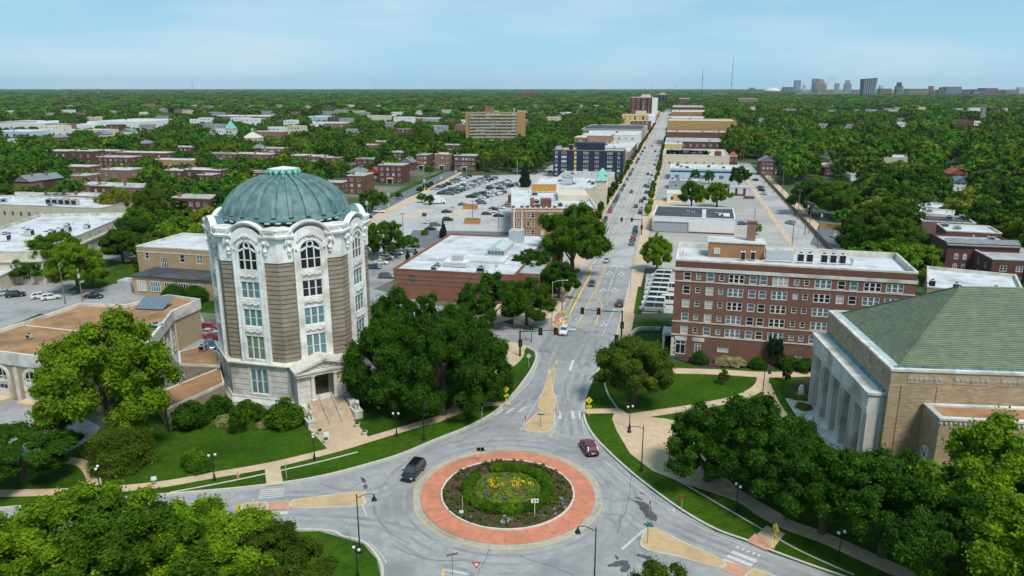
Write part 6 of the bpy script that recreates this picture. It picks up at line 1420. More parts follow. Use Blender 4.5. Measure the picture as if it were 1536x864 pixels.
def boughs(rng, shape, lod):
    """big boughs of uneven reach, each a cluster of small lobes: clumps with gaps between them"""
    out = []; z0, zr, R0 = {'round':(5.9,4.7,5.0),'spread':(6.4,4.0,5.2),'tall':(5.9,4.9,4.9)}[shape]
    n = 25 if lod == 'hi' else 16; ga = 2.39996
    for k in range(n):
        c = 1-1.62*(k+.5)/n; th = k*ga+rng.uniform(-.45,.45); s = math.sqrt(1-c*c); f = rng.uniform(.50,.80)
        if rng.random() < .22: f *= 1.18
        bx, by, bz = s*math.cos(th)*R0*f, s*math.sin(th)*R0*f, z0+c*zr*f
        br = rng.uniform(1.0,1.75)
        for j in range(7 if lod == 'hi' else 4):
            d = rng.normal(size=3); d /= np.linalg.norm(d); d[2] = d[2]*.7+.1; d += .5*np.array([s*math.cos(th), s*math.sin(th), c])
            out.append((bx+d[0]*br*.8, by+d[1]*br*.8, bz+d[2]*br*.7, rng.uniform(.50,.95)*(1 if lod == 'hi' else 1.3)))
    return out
CROWN = {}
def crown_mesh(shape, lod, var, leaf):
    key = (shape, lod, var, leaf)
    if key in CROWN: return CROWN[key]
    rng = np.random.default_rng(hash_(shape, var))
    n, s, nl = {'hi': (42000,.125,96), 'mid': (6500,.34,46), 'small': (1500,.7,24)}[lod]
    L_ = lobes_for(rng, shape, nl)
    if lod != 'small' and shape in ('round','spread','tall'): L_ = boughs(rng, shape, lod)
    V = leaves(rng, n, L_, s)
    if lod == 'hi':
        k = n//9; V2 = leaves(rng, k, [(x,y,z,r*.72) for x,y,z,r in L_], s*3.2, jit=1.2); V = np.vstack([V, V2])
        st = leaves(rng, 3500, [(x*1.08,y*1.08,z+(z-6)*.07,r*1.15) for x,y,z,r in L_], s*1.1, jit=1.5); V = np.vstack([V, st])
    CROWN[key] = mk_mesh('crown', V, LEAF[leaf]); return CROWN[key]
def hash_(s, v): return sum(ord(c) for c in s)*31+v*17
TRUNKS = {}
def trunk_mesh(var, shape):
    key = (var, shape)
    if key in TRUNKS: return TRUNKS[key]
    rr = random.Random(var); mb = MB()
    if shape == 'fir': mb.tube((0,0,-.1),(0,0,9),.28,.05,6)
    else:
        top = Vector((rr.uniform(-.4,.4), rr.uniform(-.4,.4), 5.0))
        mb.lathe([(.55,-.15),(.40,.5),(.34,2.2)],8); mb.tube((0,0,2.15),top,.34,.18,7)
        for k in range(6):
            a = rr.uniform(0,6.28); z = rr.uniform(2.0,3.6); p = Vector((0,0,z)); q = Vector((2.6*math.cos(a),2.6*math.sin(a),z+rr.uniform(2.2,4))); mb.tube(p,q,.17,.07,5); mb.tube(q,q+Vector((1.2*math.cos(a+.6),1.2*math.sin(a+.6),1.4)),.07,.03,4)
    TRUNKS[key] = mb.mesh('trunk', BARK); return TRUNKS[key]
def tree(name, label, x, y, r, h, leaf='mid', shape='round', lod='hi', group=None, var=None, z=0, cat='tree', trunk=True):
    var = var if var is not None else int(abs(x*13+y*7)) % 4
    t = thing(name, label, cat, (x,y,z), (x*1.7+y*2.3) % 6.28, group); t.scale = (r/5, r/5, h/11)
    link('crown' if cat == 'tree' else 'foliage', crown_mesh(shape, lod, var, leaf), t)
    if trunk: link('trunk', trunk_mesh(var % 3, shape), t)
    return t
def tpx(label, u, v, r, h, leaf='mid', shape='round', lod='hi', name='broadleaf_tree', **k):
    p = G(u, v); return tree(name, label, p.x, p.y, r, h, leaf, shape, lod, **k)
# near trees
NT = [
 ('large dark tree nearest the tower stairs, left one of the big clump',588,612,7.4,19.5,'dark','tall'),
 ('large dark tree in the middle of the big clump by the tower',664,622,7.8,20.5,'dark','tall'),
 ('dark tree at the right end of the big clump by the junction',722,606,5.6,14.5,'dark','round'),
 ('dark tree at the back of the big clump, between tower and library',610,560,6.6,19,'dark','tall'),
 ('dark tree behind the clump beside the lamp of the side street',690,565,5.5,16.5,'dark','round'),
 ('huge bright green tree in front of the low brown roofed building',170,668,9.4,21.8,'bright','round'),
 ('small rounded olive evergreen on the lawn below the huge bright tree',183,700,4.6,9.0,'olive','bush'),
 ('dark spreading tree at the left edge before the arched doors',38,720,7.2,7.5,'dark','spread'),
 ('bright leafy tree at the lower left corner, leftmost of the foreground',20,960,7.5,13,'bright','round'),
 ('bright tree in the lower left foreground beside the footpath bend',125,905,7.5,13.5,'bright','round'),
 ('mid green tree in the lower left foreground, centre of the mass',215,940,7.5,14,'mid','round'),
 ('mid green tree at the right of the lower left mass, by the road',300,915,6.5,12,'bright','spread'),
 ('yellowish tree at the bottom left under the centre mass',105,1120,7,14,'bright','spread'),
 ('green tree at the very bottom left of the road corner',285,1100,6.5,13,'mid','round'),
 ('dark olive tree right of the lower left mass by the corner lawn',415,915,5.2,9.5,'olive','round'),
 ('low olive tree on the corner lawn at the bottom edge',462,985,4.0,8.0,'olive','spread'),
 ('pale olive treetop poking in at the bottom edge right of the roundabout',985,985,4.3,9,'olive','spread'),
 ('dark tree on the plaza, nearest the curved footpath',1060,722,6.0,11.5,'dark','round'),
 ('dark tree right behind the first plaza tree, larger',1128,742,7.0,14.5,'dark','round'),
 ('dark tree between the plaza trees and the temple steps',1175,728,5.0,11,'dark','round'),
 ('dark tree in front of the temple colonnade corner',1232,800,5.8,12,'dark','round'),
 ('dark tree under the temple wall, left of the bright plane tree',1322,835,6.6,13,'dark','round'),
 ('dark tree at the lower right between footpath and bright plane tree',1400,900,6.6,13.5,'dark','round'),
 ('tall bright plane tree with pale limbs at the right edge',1490,860,8.2,17.5,'bright','round'),
 ('bright tree at the lower right corner below the plane tree',1545,960,7.5,14.5,'bright','round'),
 ('narrow fir against the low temple wing, left of the pair',1492,770,2.6,11.5,'fir','fir'),
 ('narrow fir against the low temple wing, right of the pair',1520,775,2.8,12.5,'fir','fir'),
 ('wide olive tree with visible stems beside the twin globe lamp',952,607,6.6,12.0,'olive','spread'),
 ('big light green plane tree before the brick shop block',858,418,9.2,21.5,'mid','tall'),
 ('dark tree behind the orange barrier on the left kerb',838,448,5.2,10,'dark','round'),
 ('dark tree between library corner and the orange barrier',800,432,5.6,11,'dark','round'),
 ('dark green tree at the corner plaza before the library',737,492,6.4,13,'dark','round'),
 ('mid green tree on the corner plaza with its trunk showing',790,488,5.6,12,'mid','round'),
 ('bright young tree on the right kerb beside the white vans',985,408,4.6,11.5,'bright','tall'),
 ('tree beside the library lot, right of the dome shoulder',577,388,6.0,12.5,'mid','round'),
 ('narrow dark conifer in the library lot beside parked cars',665,357,1.7,7,'fir','fir'),
 ('bright tree left of the civic building in front of its wall',118,440,6.2,14,'bright','round'),
 ('darker tree behind the bright one before the civic building',92,418,6.6,14,'mid','round'),
 ('young pale green tree by the utility pole at the left lot',140,432,3.8,10,'bright','tall'),
 ('wide green tree at the foot of the civic building corner',45,425,4.5,7,'mid','spread'),
 ('dark tree at the end of the hill lawn right of the bright trees',185,395,6,11,'mid','round'),
 ('dark tree behind the hill lawn left of the tan brick hall',205,382,6,12,'dark','round'),
 ('broad tree right behind the civic building end wall',215,368,7,13,'mid','round'),
 ('yellow green tree behind the civic building roof',182,334,6.5,14,'yellow','spread'),
 ('brownish thin tree right of the yellow green one',236,345,7,16,'olive','spread'),
 ('dark shrub tree before the tan brick hall windows, left',262,452,3.4,5.2,'dark','bush'),
 ('dark shrub tree before the tan brick hall windows, right',296,452,3.4,5.0,'dark','bush'),
 ('broad bright tree in front of the stepped brick row, left side',1345,400,8.5,15,'mid','round'),
 ('tall tree before the stepped brick row, behind the broad one',1330,372,8.5,17,'mid','tall'),
 ('bright rounded tree behind the residence roof end',1368,424,6.5,11.5,'bright','round'),
 ('dark tree right of the small parking area beside the back street',1282,388,6,13,'dark','round'),
 ('two tone tree standing alone in the kitchen yard beside the diner',1037,312,5.5,13,'mid','tall'),
 ('bright round tree behind the workshop in the yard',1075,311,5.3,12,'bright','round'),
 ('dark round tree beside the canopy on the back street',1108,280,5.2,11.5,'dark','round'),
 ('slender tree before the pale blue shop, left of two',1042,276,2.6,8.5,'mid','tall'),
 ('slender tree before the pale blue shop, right of two',1063,276,2.6,8,'mid','tall'),
 ('broad dark tree left of the parked cars beyond the back street',1215,322,9,15,'dark','round'),
 ('broad tree right of the parked cars beyond the back street',1256,330,9,15,'mid','round'),
 ('tall dark conifer at the edge of the parking lot',788,281,4.2,14,'fir','fir'),
 ('small tree on the parking lot island, left of two',633,304,2.2,4.6,'mid','round'),
 ('small tree on the parking lot island, right of two',644,307,2.4,4.6,'mid','round'),
 ('bushy tree on the verge where the upper street meets the lot',559,318,5.5,10,'mid','round'),
]
for a in NT:
    o = tpx(*a)
    if 'clump' in a[0] or 'plaza' in a[0] or 'huge' in a[0]:
        for c in o.children:
            if c.name.startswith('crown'): c.location.z = -1.5 if 'clump' in a[0] else -.7
# conifers and shrubs close by
SH = [
 ('tall dark shrub left of the tower plinth',285,640,3.4,5.2,'dark','bush'),('very dark shrub against the tower plinth',328,622,2.6,4.2,'dark','bush'),
 ('big leafy shrub right of the ground storey window, by the stairs',428,638,3.3,5.6,'mid','bush'),('rounded shrub below the tower ground window',372,626,2.6,3.6,'mid','bush'),('small round shrub between the two tower shrubs',398,632,1.7,2.4,'dark','bush'),
 ('young tree in a mulch ring on the tower lawn',360,652,1.7,5.0,'mid','tall'),('cream flowering shrub at the tower plinth',337,638,1.6,2.2,'cream','bush'),('cream flowering shrub near the stairs',396,641,1.3,1.4,'cream','bush'),
 ('round shrub beside the lawn bench',292,700,1.8,3.6,'mid','bush'),('low shrub behind the lawn bench',298,705,2.1,1.3,'dark','bush'),('yellow green planting beside the temple steps',1200,600,1.7,1.7,'yellow','bush'),('yellow green planting nearer the temple steps',1205,615,1.5,1.5,'yellow','bush'),
 ('pale planting bed shrub at the temple corner',1296,722,1.2,1.2,'yellow','bush'),('small sapling on the garden lawn left of the path fork',1085,578,.9,3.0,'olive','tall'),('small sapling on the garden lawn right of the path fork',1178,574,.9,3.0,'olive','tall'),
 ('round shrub beside the residence double door',1048,545,1.9,3.2,'dark','bush'),('cream hydrangea before the residence',1087,547,2.2,2.2,'cream','bush'),('wide cream hydrangea right of the first',1104,549,2.2,2.0,'cream','bush'),('dark shrub left of the columnar evergreens',1135,552,1.9,2.6,'dark','bush'),
 ('columnar evergreen before the residence, left of two',1157,548,1.0,6.2,'fir','tall'),('columnar evergreen before the residence, right of two',1166,549,1.0,5.8,'fir','tall'),('broad shrub right of the columnar evergreens',1180,553,2.4,3.2,'dark','bush'),('broad shrub at the end of the residence bed',1204,556,2.4,2.8,'dark','bush'),
 ('clipped shrub by the van lot gate',1000,500,1.8,2.4,'mid','bush'),('second shrub by the van lot gate',1003,515,1.8,2.0,'dark','bush'),('small conifer row at the library lot, left tree',612,398,1.4,5,'fir','fir'),('small conifer row at the library lot, right tree',624,393,1.4,4.6,'fir','fir'),
 ('small street tree on the upper street verge, near the lot entrance',598,299,1.7,3.6,'dark','round'),('second small tree on the upper street verge',630,290,1.7,3.6,'dark','round'),('third small tree on the upper street verge',639,285,1.8,3.8,'dark','round'),('fourth small tree on the upper street verge',647,281,1.4,3.4,'dark','round'),
 ('small bright tree beside the back street fence',1135,352,1.8,4.2,'bright','round'),('low bush on the island of the library drive',637,352,1.6,2.2,'mid','bush'),
]
for a in SH: tpx(*a, lod='mid', name='shrub' if a[6] == 'bush' else 'young_tree', cat='shrub' if a[6] == 'bush' else 'tree', trunk=a[6] != 'bush', z=.1)
# boxwood ring on the roundabout
SMALL = crown_mesh('bush','mid',1,'mid')
arcs = [('the left arc',146,208,8),('its own gap at the back',108,108,1),('the back arc',66,98,5),('the right arc',-12,52,9),('the front arc',-150,-28,14)]
for nm, a0, a1, n in arcs:
    for k in range(n):
        a = R(a0+(a1-a0)*(k/(n-1) if n > 1 else 0)); r = 5.55+.12*math.sin(k*2.1)
        lb = 'single round boxwood alone in the gap at the back of the ring' if n == 1 else 'clipped boxwood shrub, %s from the left in %s of the roundabout ring' % (ORD[(n-1-k) if a1 > a0 and nm != 'the front arc' else k], nm)
        t = thing('boxwood_shrub', lb, 'shrub', (RC.x+r*math.cos(a), RC.y+r*math.sin(a), .45), k*1.3, 'boxwood shrubs ringing the roundabout bed'); t.scale = (.185,.185,.13)
        link('foliage', crown_mesh('bush','mid',k % 3,'mid'), t)
# low flowers and herbs of the bed: nobody could count them
rng = np.random.default_rng(4)
def tufts(name, n, rmin, rmax, hgt, size, leafm, sel=None):
    P = []
    for _ in range(n):
        a = rng.uniform(0, 2*math.pi); r = math.sqrt(rng.uniform(rmin**2, rmax**2))
        if sel and not sel(r*math.cos(a), r*math.sin(a)): continue
        P.append((RC.x+r*math.cos(a), RC.y+r*math.sin(a), .32+(9-r)*.05+hgt*rng.uniform(.2,1), size*rng.uniform(.5,1.4)))
    V = leaves(rng, len(P)*14, P, size*.5); me = mk_mesh(name, V, leafm); o = link(name, me); o['kind'] = 'stuff'; return o
tufts('herb_planting', 200, .3, 4.6, .15, .25, LEAF['bright']); tufts('pale_herb_planting', 130, .3, 4.6, .2, .22, LEAF['yellow']); tufts('border_planting', 210, 6.2, 8.8, .14, .28, LEAF['olive']); tufts('green_border_planting', 80, 6.2, 8.8, .14, .24, LEAF['mid'])
tufts('border_flowers', 240, 6.1, 8.8, .1, .12, mat('dull_red_flowers', (.12,.04,.03), (.22,.10,.06), 3)); tufts('silver_planting', 60, 6.6, 8.7, .1, .3, mat('silver_leaves', (.20,.26,.26), (.34,.40,.40), 3), lambda x, y: abs(x-7) < 1.2 and y < -1 or abs(x+5) < 1 or (abs(x) < 1.2 and y < 0))
tufts('purple_herbs', 9, .5, 4.6, .2, .35, mat('grey_purple_leaves', (.07,.08,.09), (.13,.13,.16), 3))
tufts('yellow_flowers', 420, .2, 4.2, .45, .2, mat('yellow_petals', (.55,.36,.015), (.7,.5,.04), 4), lambda x, y: min(math.hypot(x+2.2,y-1.7), math.hypot(x+1.6,y-.3), math.hypot(x-1.3,y-1.2), math.hypot(x-3.2,y-.8)+.5) < 1.0)
# street trees down the long street
k_ = {1:0,-1:0}
ys = list(range(300,700,24))+list(range(700,1150,38))
for side in (-1,1):
    for y in ys:
        if side > 0 and y < 318: continue
        rr = random.Random(y*side); p = street(y, side*(10.2+rr.uniform(-.3,.3)))
        big = (side < 0 and 330 < y < 520) or (side > 0 and y in (319,338))
        tree('street_tree', '%s narrow street tree on the %s kerb, counted from the junction' % ((ORD+['thirtieth']+['thirty '+q for q in ORD[:9]])[k_[side]], 'left' if side < 0 else 'right'), p.x, p.y, rr.uniform(1.1,1.9)+(.5 if big else 0), rr.uniform(3.6,5.6)+(1 if big else 0), 'dark' if side < 0 else ('mid' if y > 350 else 'bright'), 'tall', 'small', 'street trees along the long street'); k_[side] += 1

# ------------------------------------------------------------------ the tree cover behind: nearest ones are single trees, the rest one canopy
PROT = []      # photo windows of the buildings that stay clear of nearer trees
for o in list(COL.objects):
    if o.parent is None and '_w' in o.keys():
        w, d, h = o['_w'], o['_d'], o['_h']; M_ = Matrix.Translation(o.location)@Matrix.Rotation(o.rotation_euler.z, 4, 'Z')
        q = [PX(M_@Vector((x, y, z))) for x in (-w/2, w/2) for y in (0, d) for z in (h*(.7 if o.location.y < 700 else .45), h)]
        u0, u1 = min(p[0] for p in q), max(p[0] for p in q); k = .2*(u1-u0) if o.location.y > 300 else 0
        PROT.append((u0+k, u1-k, min(p[1] for p in q), max(p[1] for p in q), o.location.y))
PROT += [(540,760,262,345,470),(500,690,255,350,440),(1120,1240,262,372,420),(1225,1262,325,360,260),(1236,1275,338,352,262)]
PR = np.array(PROT)
def inpoly(P, poly):
    x, y = P[:,0], P[:,1]; c = np.zeros(len(P), bool); n = len(poly)
    for i in range(n):
        x0, y0 = poly[i]; x1, y1 = poly[i-1]
        if y0 == y1: continue
        c ^= ((y0 > y) != (y1 > y)) & (x < (x1-x0)*(y-y0)/(y1-y0)+x0)
    return c
def candidates(y0, y1, step, seed):
    rng = np.random.default_rng(seed); xs = []
    half = .74*y1+60; gx, gy = np.meshgrid(np.arange(-half, half, step), np.arange(y0, y1, step))
    P = np.stack([gx.ravel(), gy.ravel()], 1)+rng.uniform(-.45*step, .45*step, (gx.size,2))
    P = P[np.abs(P[:,0]) < .72*P[:,1]+40]
    off = (P[:,0]-(.2147*P[:,1]-20.5))*math.cos(TH)
    ok = ~((np.abs(off) < np.where(P[:,1] < 560, 66, 58)) & (P[:,1] < 1720)); ok &= ~((np.abs(off) < 9) & (P[:,1] < 2600))
    P = P[ok]
    for poly in KEEP_OUT:
        a = np.array(poly); bb0, bb1 = a.min(0)-1, a.max(0)+1
        m = (P[:,0] > bb0[0]) & (P[:,0] < bb1[0]) & (P[:,1] > bb0[1]) & (P[:,1] < bb1[1])
        if m.any():
            idx = np.where(m)[0]; P = np.delete(P, idx[inpoly(P[idx], poly)], 0)
    return P, rng
def project(P, z):
    d = z-CAMH; zc = P[:,1]*math.cos(PITCH)-d*math.sin(PITCH); yc = P[:,1]*math.sin(PITCH)+d*math.cos(PITCH)
    return 768+FPX*P[:,0]/zc, 432-FPX*yc/zc, zc
def clear(P, r, h, slack=1.0):
    ok = np.ones(len(P), bool); u, vt, zc = project(P, h); _, vb, _ = project(P, h*.2); ru = r*FPX/zc*.85*slack
    for a in PR:
        ok &= ~((P[:,1] < a[4]) & (u+ru > a[0]) & (u-ru < a[1]) & (vt < a[3]-1) & (vb > a[2]))
    return ok
allT = []
for y0, y1, st in ((185,420,9.5),(420,760,10.5),(760,1250,14)):
    P, rng = candidates(y0, y1, st, int(y0)); right = P[:,0] > .2147*P[:,1]+30
    r = np.where(right, rng.uniform(5.4,9.6,len(P)), rng.uniform(3.6,6.8,len(P)))*(1 if st < 12 else 1.15); h = r*rng.uniform(1.5,2.1,len(P))+np.where(right, 3, 2)
    keepm = rng.random(len(P)) < np.where(right, .97, .93)
    ok = keepm & clear(P, r, h)
    sm = keepm & ~ok & (rng.random(len(P)) < .8); r2 = r*.55; h2 = h*.42; ok2 = sm & clear(P, r2, h2)
    r = np.where(ok2, r2, r); h = np.where(ok2, h2, h); m = ok | ok2
    for p, a, b in zip(P[m], r[m], h[m]): allT.append((p[0], p[1], a, b))
# keep out of the trees placed by hand
own = [(o.location.x, o.location.y, o.scale.x*5) for o in COL.objects if o.parent is None and o.name.startswith(('broadleaf','street_tree','young','shrub'))]
OW = np.array(own)
allT = [t for t in allT if np.min(np.hypot(OW[:,0]-t[0], OW[:,1]-t[1])-OW[:,2]*.75-t[2]*.5) > 0]
allT.sort(key=lambda t: t[2]/t[1], reverse=True)
NS = 300-len(own); singles, rest = allT[:NS], allT[NS:]
short = [q for q in REFS if len(q[2].split()) <= 8]; RF_ = np.array([q[:2] for q in short]); made = {}
for (x, y, r, h) in singles:
    rr = random.Random(int(x*91+y*37)); leaf = rr.choices(['dark','mid','olive','bright','yellow'], [3,5,1.5,1.6,.35])[0]
    shape = rr.choice(['round','round','spread','tall']); d = np.hypot(RF_[:,0]-x, RF_[:,1]-y); i = int(np.argmin(d)); u, v, _ = PX((x,y,0)); ur, vr_, _ = PX((RF_[i][0],RF_[i][1],0))
    rel = 'right of' if u > ur+14 else 'left of' if u < ur-14 else 'behind' if y > RF_[i][1] else 'in front of'
    if d[i] > 45: rel = {'right of':'well right of','left of':'well left of','behind':'well behind','in front of':'well in front of'}[rel]
    size = 'small' if h < 8 else 'tall' if h > 13.5 else 'medium'
    base = '%s %s %s tree %s the %s' % (size, {'round':'round','spread':'spreading','tall':'upright'}[shape], {'dark':'dark green','mid':'green','olive':'olive','bright':'light green','yellow':'yellow green'}[leaf], rel, short[i][2])
    made.setdefault(base, []).append((x,y,r,h,leaf,shape,u))
for base, items in made.items():
    items.sort(key=lambda q: q[6])
    for k, (x,y,r,h,leaf,shape,u) in enumerate(items):
        lb = base if len(items) == 1 else '%s %s' % (ORD[k] if k < 29 else 'last', base)
        for wd in (' round',' spreading',' upright',' medium','medium ',' small',' tall','small ','tall '):
            if len(lb.split()) > 16 and wd in lb: lb = lb.replace(wd, '', 1)
        tree('woodland_tree' if x > .2147*y+30 else 'garden_tree', lb, x, y, r, h, leaf, shape, 'mid', 'trees behind the main buildings')
# the rest of the wood: one canopy
rng = np.random.default_rng(11); temps = []
for k in range(6):
    sh = ('round','spread','tall')[k % 3]; L_ = [(x,y,z,r*1.15) for x,y,z,r in boughs(rng, sh, 'mid')]; temps.append(leaves(rng, 520, L_, .85, jit=.4))
def canopy(name, T, temps):
    Vs, Ts = [], []
    for i, (x, y, r, h) in enumerate(T):
        t = temps[i % len(temps)]; a = (x*3.1+y*1.7) % 6.28; c, s = math.cos(a), math.sin(a)
        V = np.stack([(t[:,0]*c-t[:,1]*s)*r/5+x, (t[:,0]*s+t[:,1]*c)*r/5+y, t[:,2]*h/11], 1); Vs.append(V)
        tt = np.empty((len(V),4)); tt[:,0] = rng.random()**.8; tt[:,1] = rng.random(); tt[:,2] = 0; tt[:,3] = 1; Ts.append(tt)
    me = mk_mesh(name, np.vstack(Vs), leaf_mat(name+'_leaves', (.026,.078,.003), (.108,.205,.009), True, 1.05), 4, np.vstack(Ts)); o = link(name, me); o['kind'] = 'stuff'; return o
canopy('wood_canopy', rest, temps)
farT = []
for y0, y1, st in ((1250,2400,21),(2400,5200,42)):
    P, rng = candidates(y0, y1, st, int(y0)); r = rng.uniform(.5,.85,len(P))*st; h = rng.uniform(9,17,len(P))*(1 if st < 30 else 1.05)
    m = (rng.random(len(P)) < .93) & clear(P, r, h, .8) & ~((P[:,1] > 4500) & (P[:,0] > .36*P[:,1]))
    for p, a, b in zip(P[m], r[m], h[m]): farT.append((p[0], p[1], a, b))
temps2 = []
for k in range(5): temps2.append(leaves(rng, 95, lobes_for(rng, 'spread', 11), 1.9, jit=.35))
canopy('far_wood', farT, temps2)
vf = []
for y0, y1, st in ((5200,9000,95),(9000,17000,210)):
    P, rng = candidates(y0, y1, st, int(y0)); r = rng.uniform(.5,.9,len(P))*st; h = rng.uniform(10,18,len(P))
    m = clear(P, r, h, .8) & ~(P[:,0] > .36*P[:,1])
    for p, a, b in zip(P[m], r[m], h[m]): vf.append((p[0], p[1], a, b))
canopy('horizon_wood', vf, [leaves(rng, 34, lobes_for(rng, 'spread', 9), 2.6, jit=.3) for k in range(4)])
# ------------------------------------------------------------------ vehicles
TYRE = mat('tyre_rubber', (.012,.012,.012), rough=.85); RIM = mat('alloy_rim', (.35,.36,.37), rough=.35, metal=.6); CARGLASS = mat('car_glass', (.03,.04,.047), rough=.05, spec=1.0)
HEADL = mat('headlamp_lens', (.6,.62,.64), rough=.15); TAILL = mat('tail_lamp_lens', (.22,.01,.01), rough=.2); PLATE = mat('number_plate', (.6,.6,.58), rough=.5)
CC = {'black':(.008,.008,.01),'white':(.62,.62,.6),'silver':(.34,.35,.36),'grey':(.11,.115,.125),'maroon':(.12,.012,.018),'red':(.30,.018,.014),'blue':(.03,.07,.16),'teal':(.04,.10,.15),'brown':(.12,.05,.025),'dark blue':(.012,.02,.05),'tan':(.28,.23,.16)}
def paint(c): return mat('%s_car_paint' % c.replace(' ','_'), CC[c], rough=.18, spec=.8)
KD = {   # length, width, height, ground gap, bonnet height, belt, [windscreen foot, roof front, roof rear, rear glass foot], tail height
 'sedan': (4.7,1.82,1.45,.2,.86,.95,(.95,.25,-.95,-1.75),.98), 'suv': (4.7,1.9,1.70,.24,1.02,1.08,(.95,.35,-1.75,-2.2),1.12), 'minivan': (5.1,2.0,1.78,.2,1.0,1.08,(1.35,.55,-2.1,-2.45),1.15),
 'hatchback': (4.1,1.78,1.5,.2,.9,.98,(.85,.2,-1.3,-1.85),1.02), 'pickup': (5.6,1.95,1.8,.28,1.08,1.12,(1.05,.5,-.55,-.8),1.1), 'van': (6.0,2.05,2.55,.28,1.2,1.4,(2.1,1.35,-2.85,-2.95),1.45)}
CARS = {}
def car_meshes(kind, hi):
    if (kind, hi) in CARS: return CARS[kind, hi]
    Ln, Wd, Ht, z0, zh, zb, (wf, rf, rr_, gf), zt = KD[kind]; hl, hw = Ln/2, Wd/2
    def ring(x, w, top, bot=z0): return [(x,-w*.90,bot),(x,-w,bot+.18),(x,-w,(bot+top)/2),(x,-w*.96,top-.10),(x,-w*.86,top),(x,w*.86,top),(x,w*.96,top-.10),(x,w,(bot+top)/2),(x,w,bot+.18),(x,w*.90,bot)]
    b = MB(); n = hw
    b.loft([ring(hl,n*.70,zh-.30,z0+.18), ring(hl-.12,n*.86,zh-.16,z0+.05), ring(hl-.55,n*.97,zh-.04), ring(wf+.15,n,zh+.04), ring(wf-.2,n,zb), ring(0,n,zb), ring(gf+.2,n,zb+.02), ring(gf-.1 if kind != 'pickup' else gf-.2,n,zt), ring(-hl+.3,n*.97,zt-.02), ring(-hl+.08,n*.9,zt-.08,z0+.08), ring(-hl,n*.8,zt-.22,z0+.2)])
    # roof panel and pillars in body colour
    rw = n*.74; gw = n*.88
    b.loft([[(x,-w,Ht-.10+dz),(x,-w*.8,Ht-.015+dz),(x,w*.8,Ht-.015+dz),(x,w,Ht-.10+dz)] for x,w,dz in ((rf+.05,rw*.96,-.03),(rf-.3,rw,0),((rf+rr_)/2,rw,.015),(rr_+.1,rw,-.01),(rr_-.08,rw*.96,-.05))])
    for s in (-1,1):
        for x0, x1, wd in ((wf,rf,.07),(gf,rr_,.12),((rf+rr_)/2+.1,(rf+rr_)/2+.05,.05)):
            b.loft([[(x-wd,s*w,z),(x+wd,s*w,z),(x+wd,s*(w-.09),z),(x-wd,s*(w-.09),z)] for x,w,z in ((x0,gw+.015,zb-.02),(x1,rw+.015,Ht-.09))])
        if hi: b.box(wf-.35,wf-.12,min(s*hw,s*(hw+.2)),max(s*hw,s*(hw+.2)),zb+.02,zb+.18)
    if kind == 'pickup': b.box(-hl+.12,gf-.25,-hw*.8,hw*.8,zt-.0,zt+.005)
    g = MB(); g.loft([[(x,-w,z),(x2,-w2,z2),(x2,w2,z2),(x,w,z)] for x,w,z,x2,w2,z2 in ((wf,gw*.9,zb-.03,rf,rw*.95,Ht-.09),(wf-.12,gw,zb-.03,rf-.06,rw,Ht-.08),(gf+.15,gw,zb-.03,rr_+.06,rw,Ht-.08),(gf,gw*.9,zb-.03,rr_,rw*.95,Ht-.09))])
    w = MB(); R_ = .35 if kind in ('suv','pickup','van') else .32
    w.T = Matrix.Rotation(math.pi/2,4,'X'); w.lathe([(R_*.62,-.11),(R_*.95,-.12),(R_,-.08),(R_,.08),(R_*.95,.12),(R_*.62,.11)],14); w.T = None
    r = MB(); r.T = Matrix.Rotation(math.pi/2,4,'X'); r.lathe([(R_*.6,-.125),(R_*.2,-.135),(.01,-.13)],10); r.lathe([(R_*.6,.125),(R_*.2,.135),(.01,.13)],10); r.T = None
    wa = MB(); 
    for x in (hl-.95,-hl+1.0):
        for s in (-1,1):
            for k in range(8):
                a0, a1 = math.pi*k/8, math.pi*(k+1)/8
                wa.loft([[(x+q*math.cos(a),s*(hw+.012),R_+q*math.sin(a)),(x+q*math.cos(a),s*(hw-.2),R_+q*math.sin(a)),(x+.01*math.cos(a),s*(hw-.2),R_+.01*math.sin(a)),(x+.01*math.cos(a),s*(hw+.008),R_+.01*math.sin(a))] for a in (a0,a1) for q in (R_*1.16,)], caps=False)
    hd = MB(); hd.loft([[(hl-.38,-.2,zh-.15),(hl-.38,.2,zh-.15),(hl-.38,.2,zh-.35),(hl-.38,-.2,zh-.35)],[(hl-.06,-.18,zh-.2),(hl-.06,.18,zh-.2),(hl-.04,.18,zh-.36),(hl-.04,-.18,zh-.36)]])
    tl_ = MB(); tl_.box(-hl-.02,-hl+.25,-.16,.16,zt-.38,zt-.12)
    CARS[kind,hi] = (b, g.mesh('windows', CARGLASS), w.mesh('wheel', TYRE), r.mesh('rim', RIM), wa.mesh('wheel_arch', TYRE), hd.mesh('headlight', HEADL), tl_.mesh('tail_light', TAILL), {}); return CARS[kind,hi]
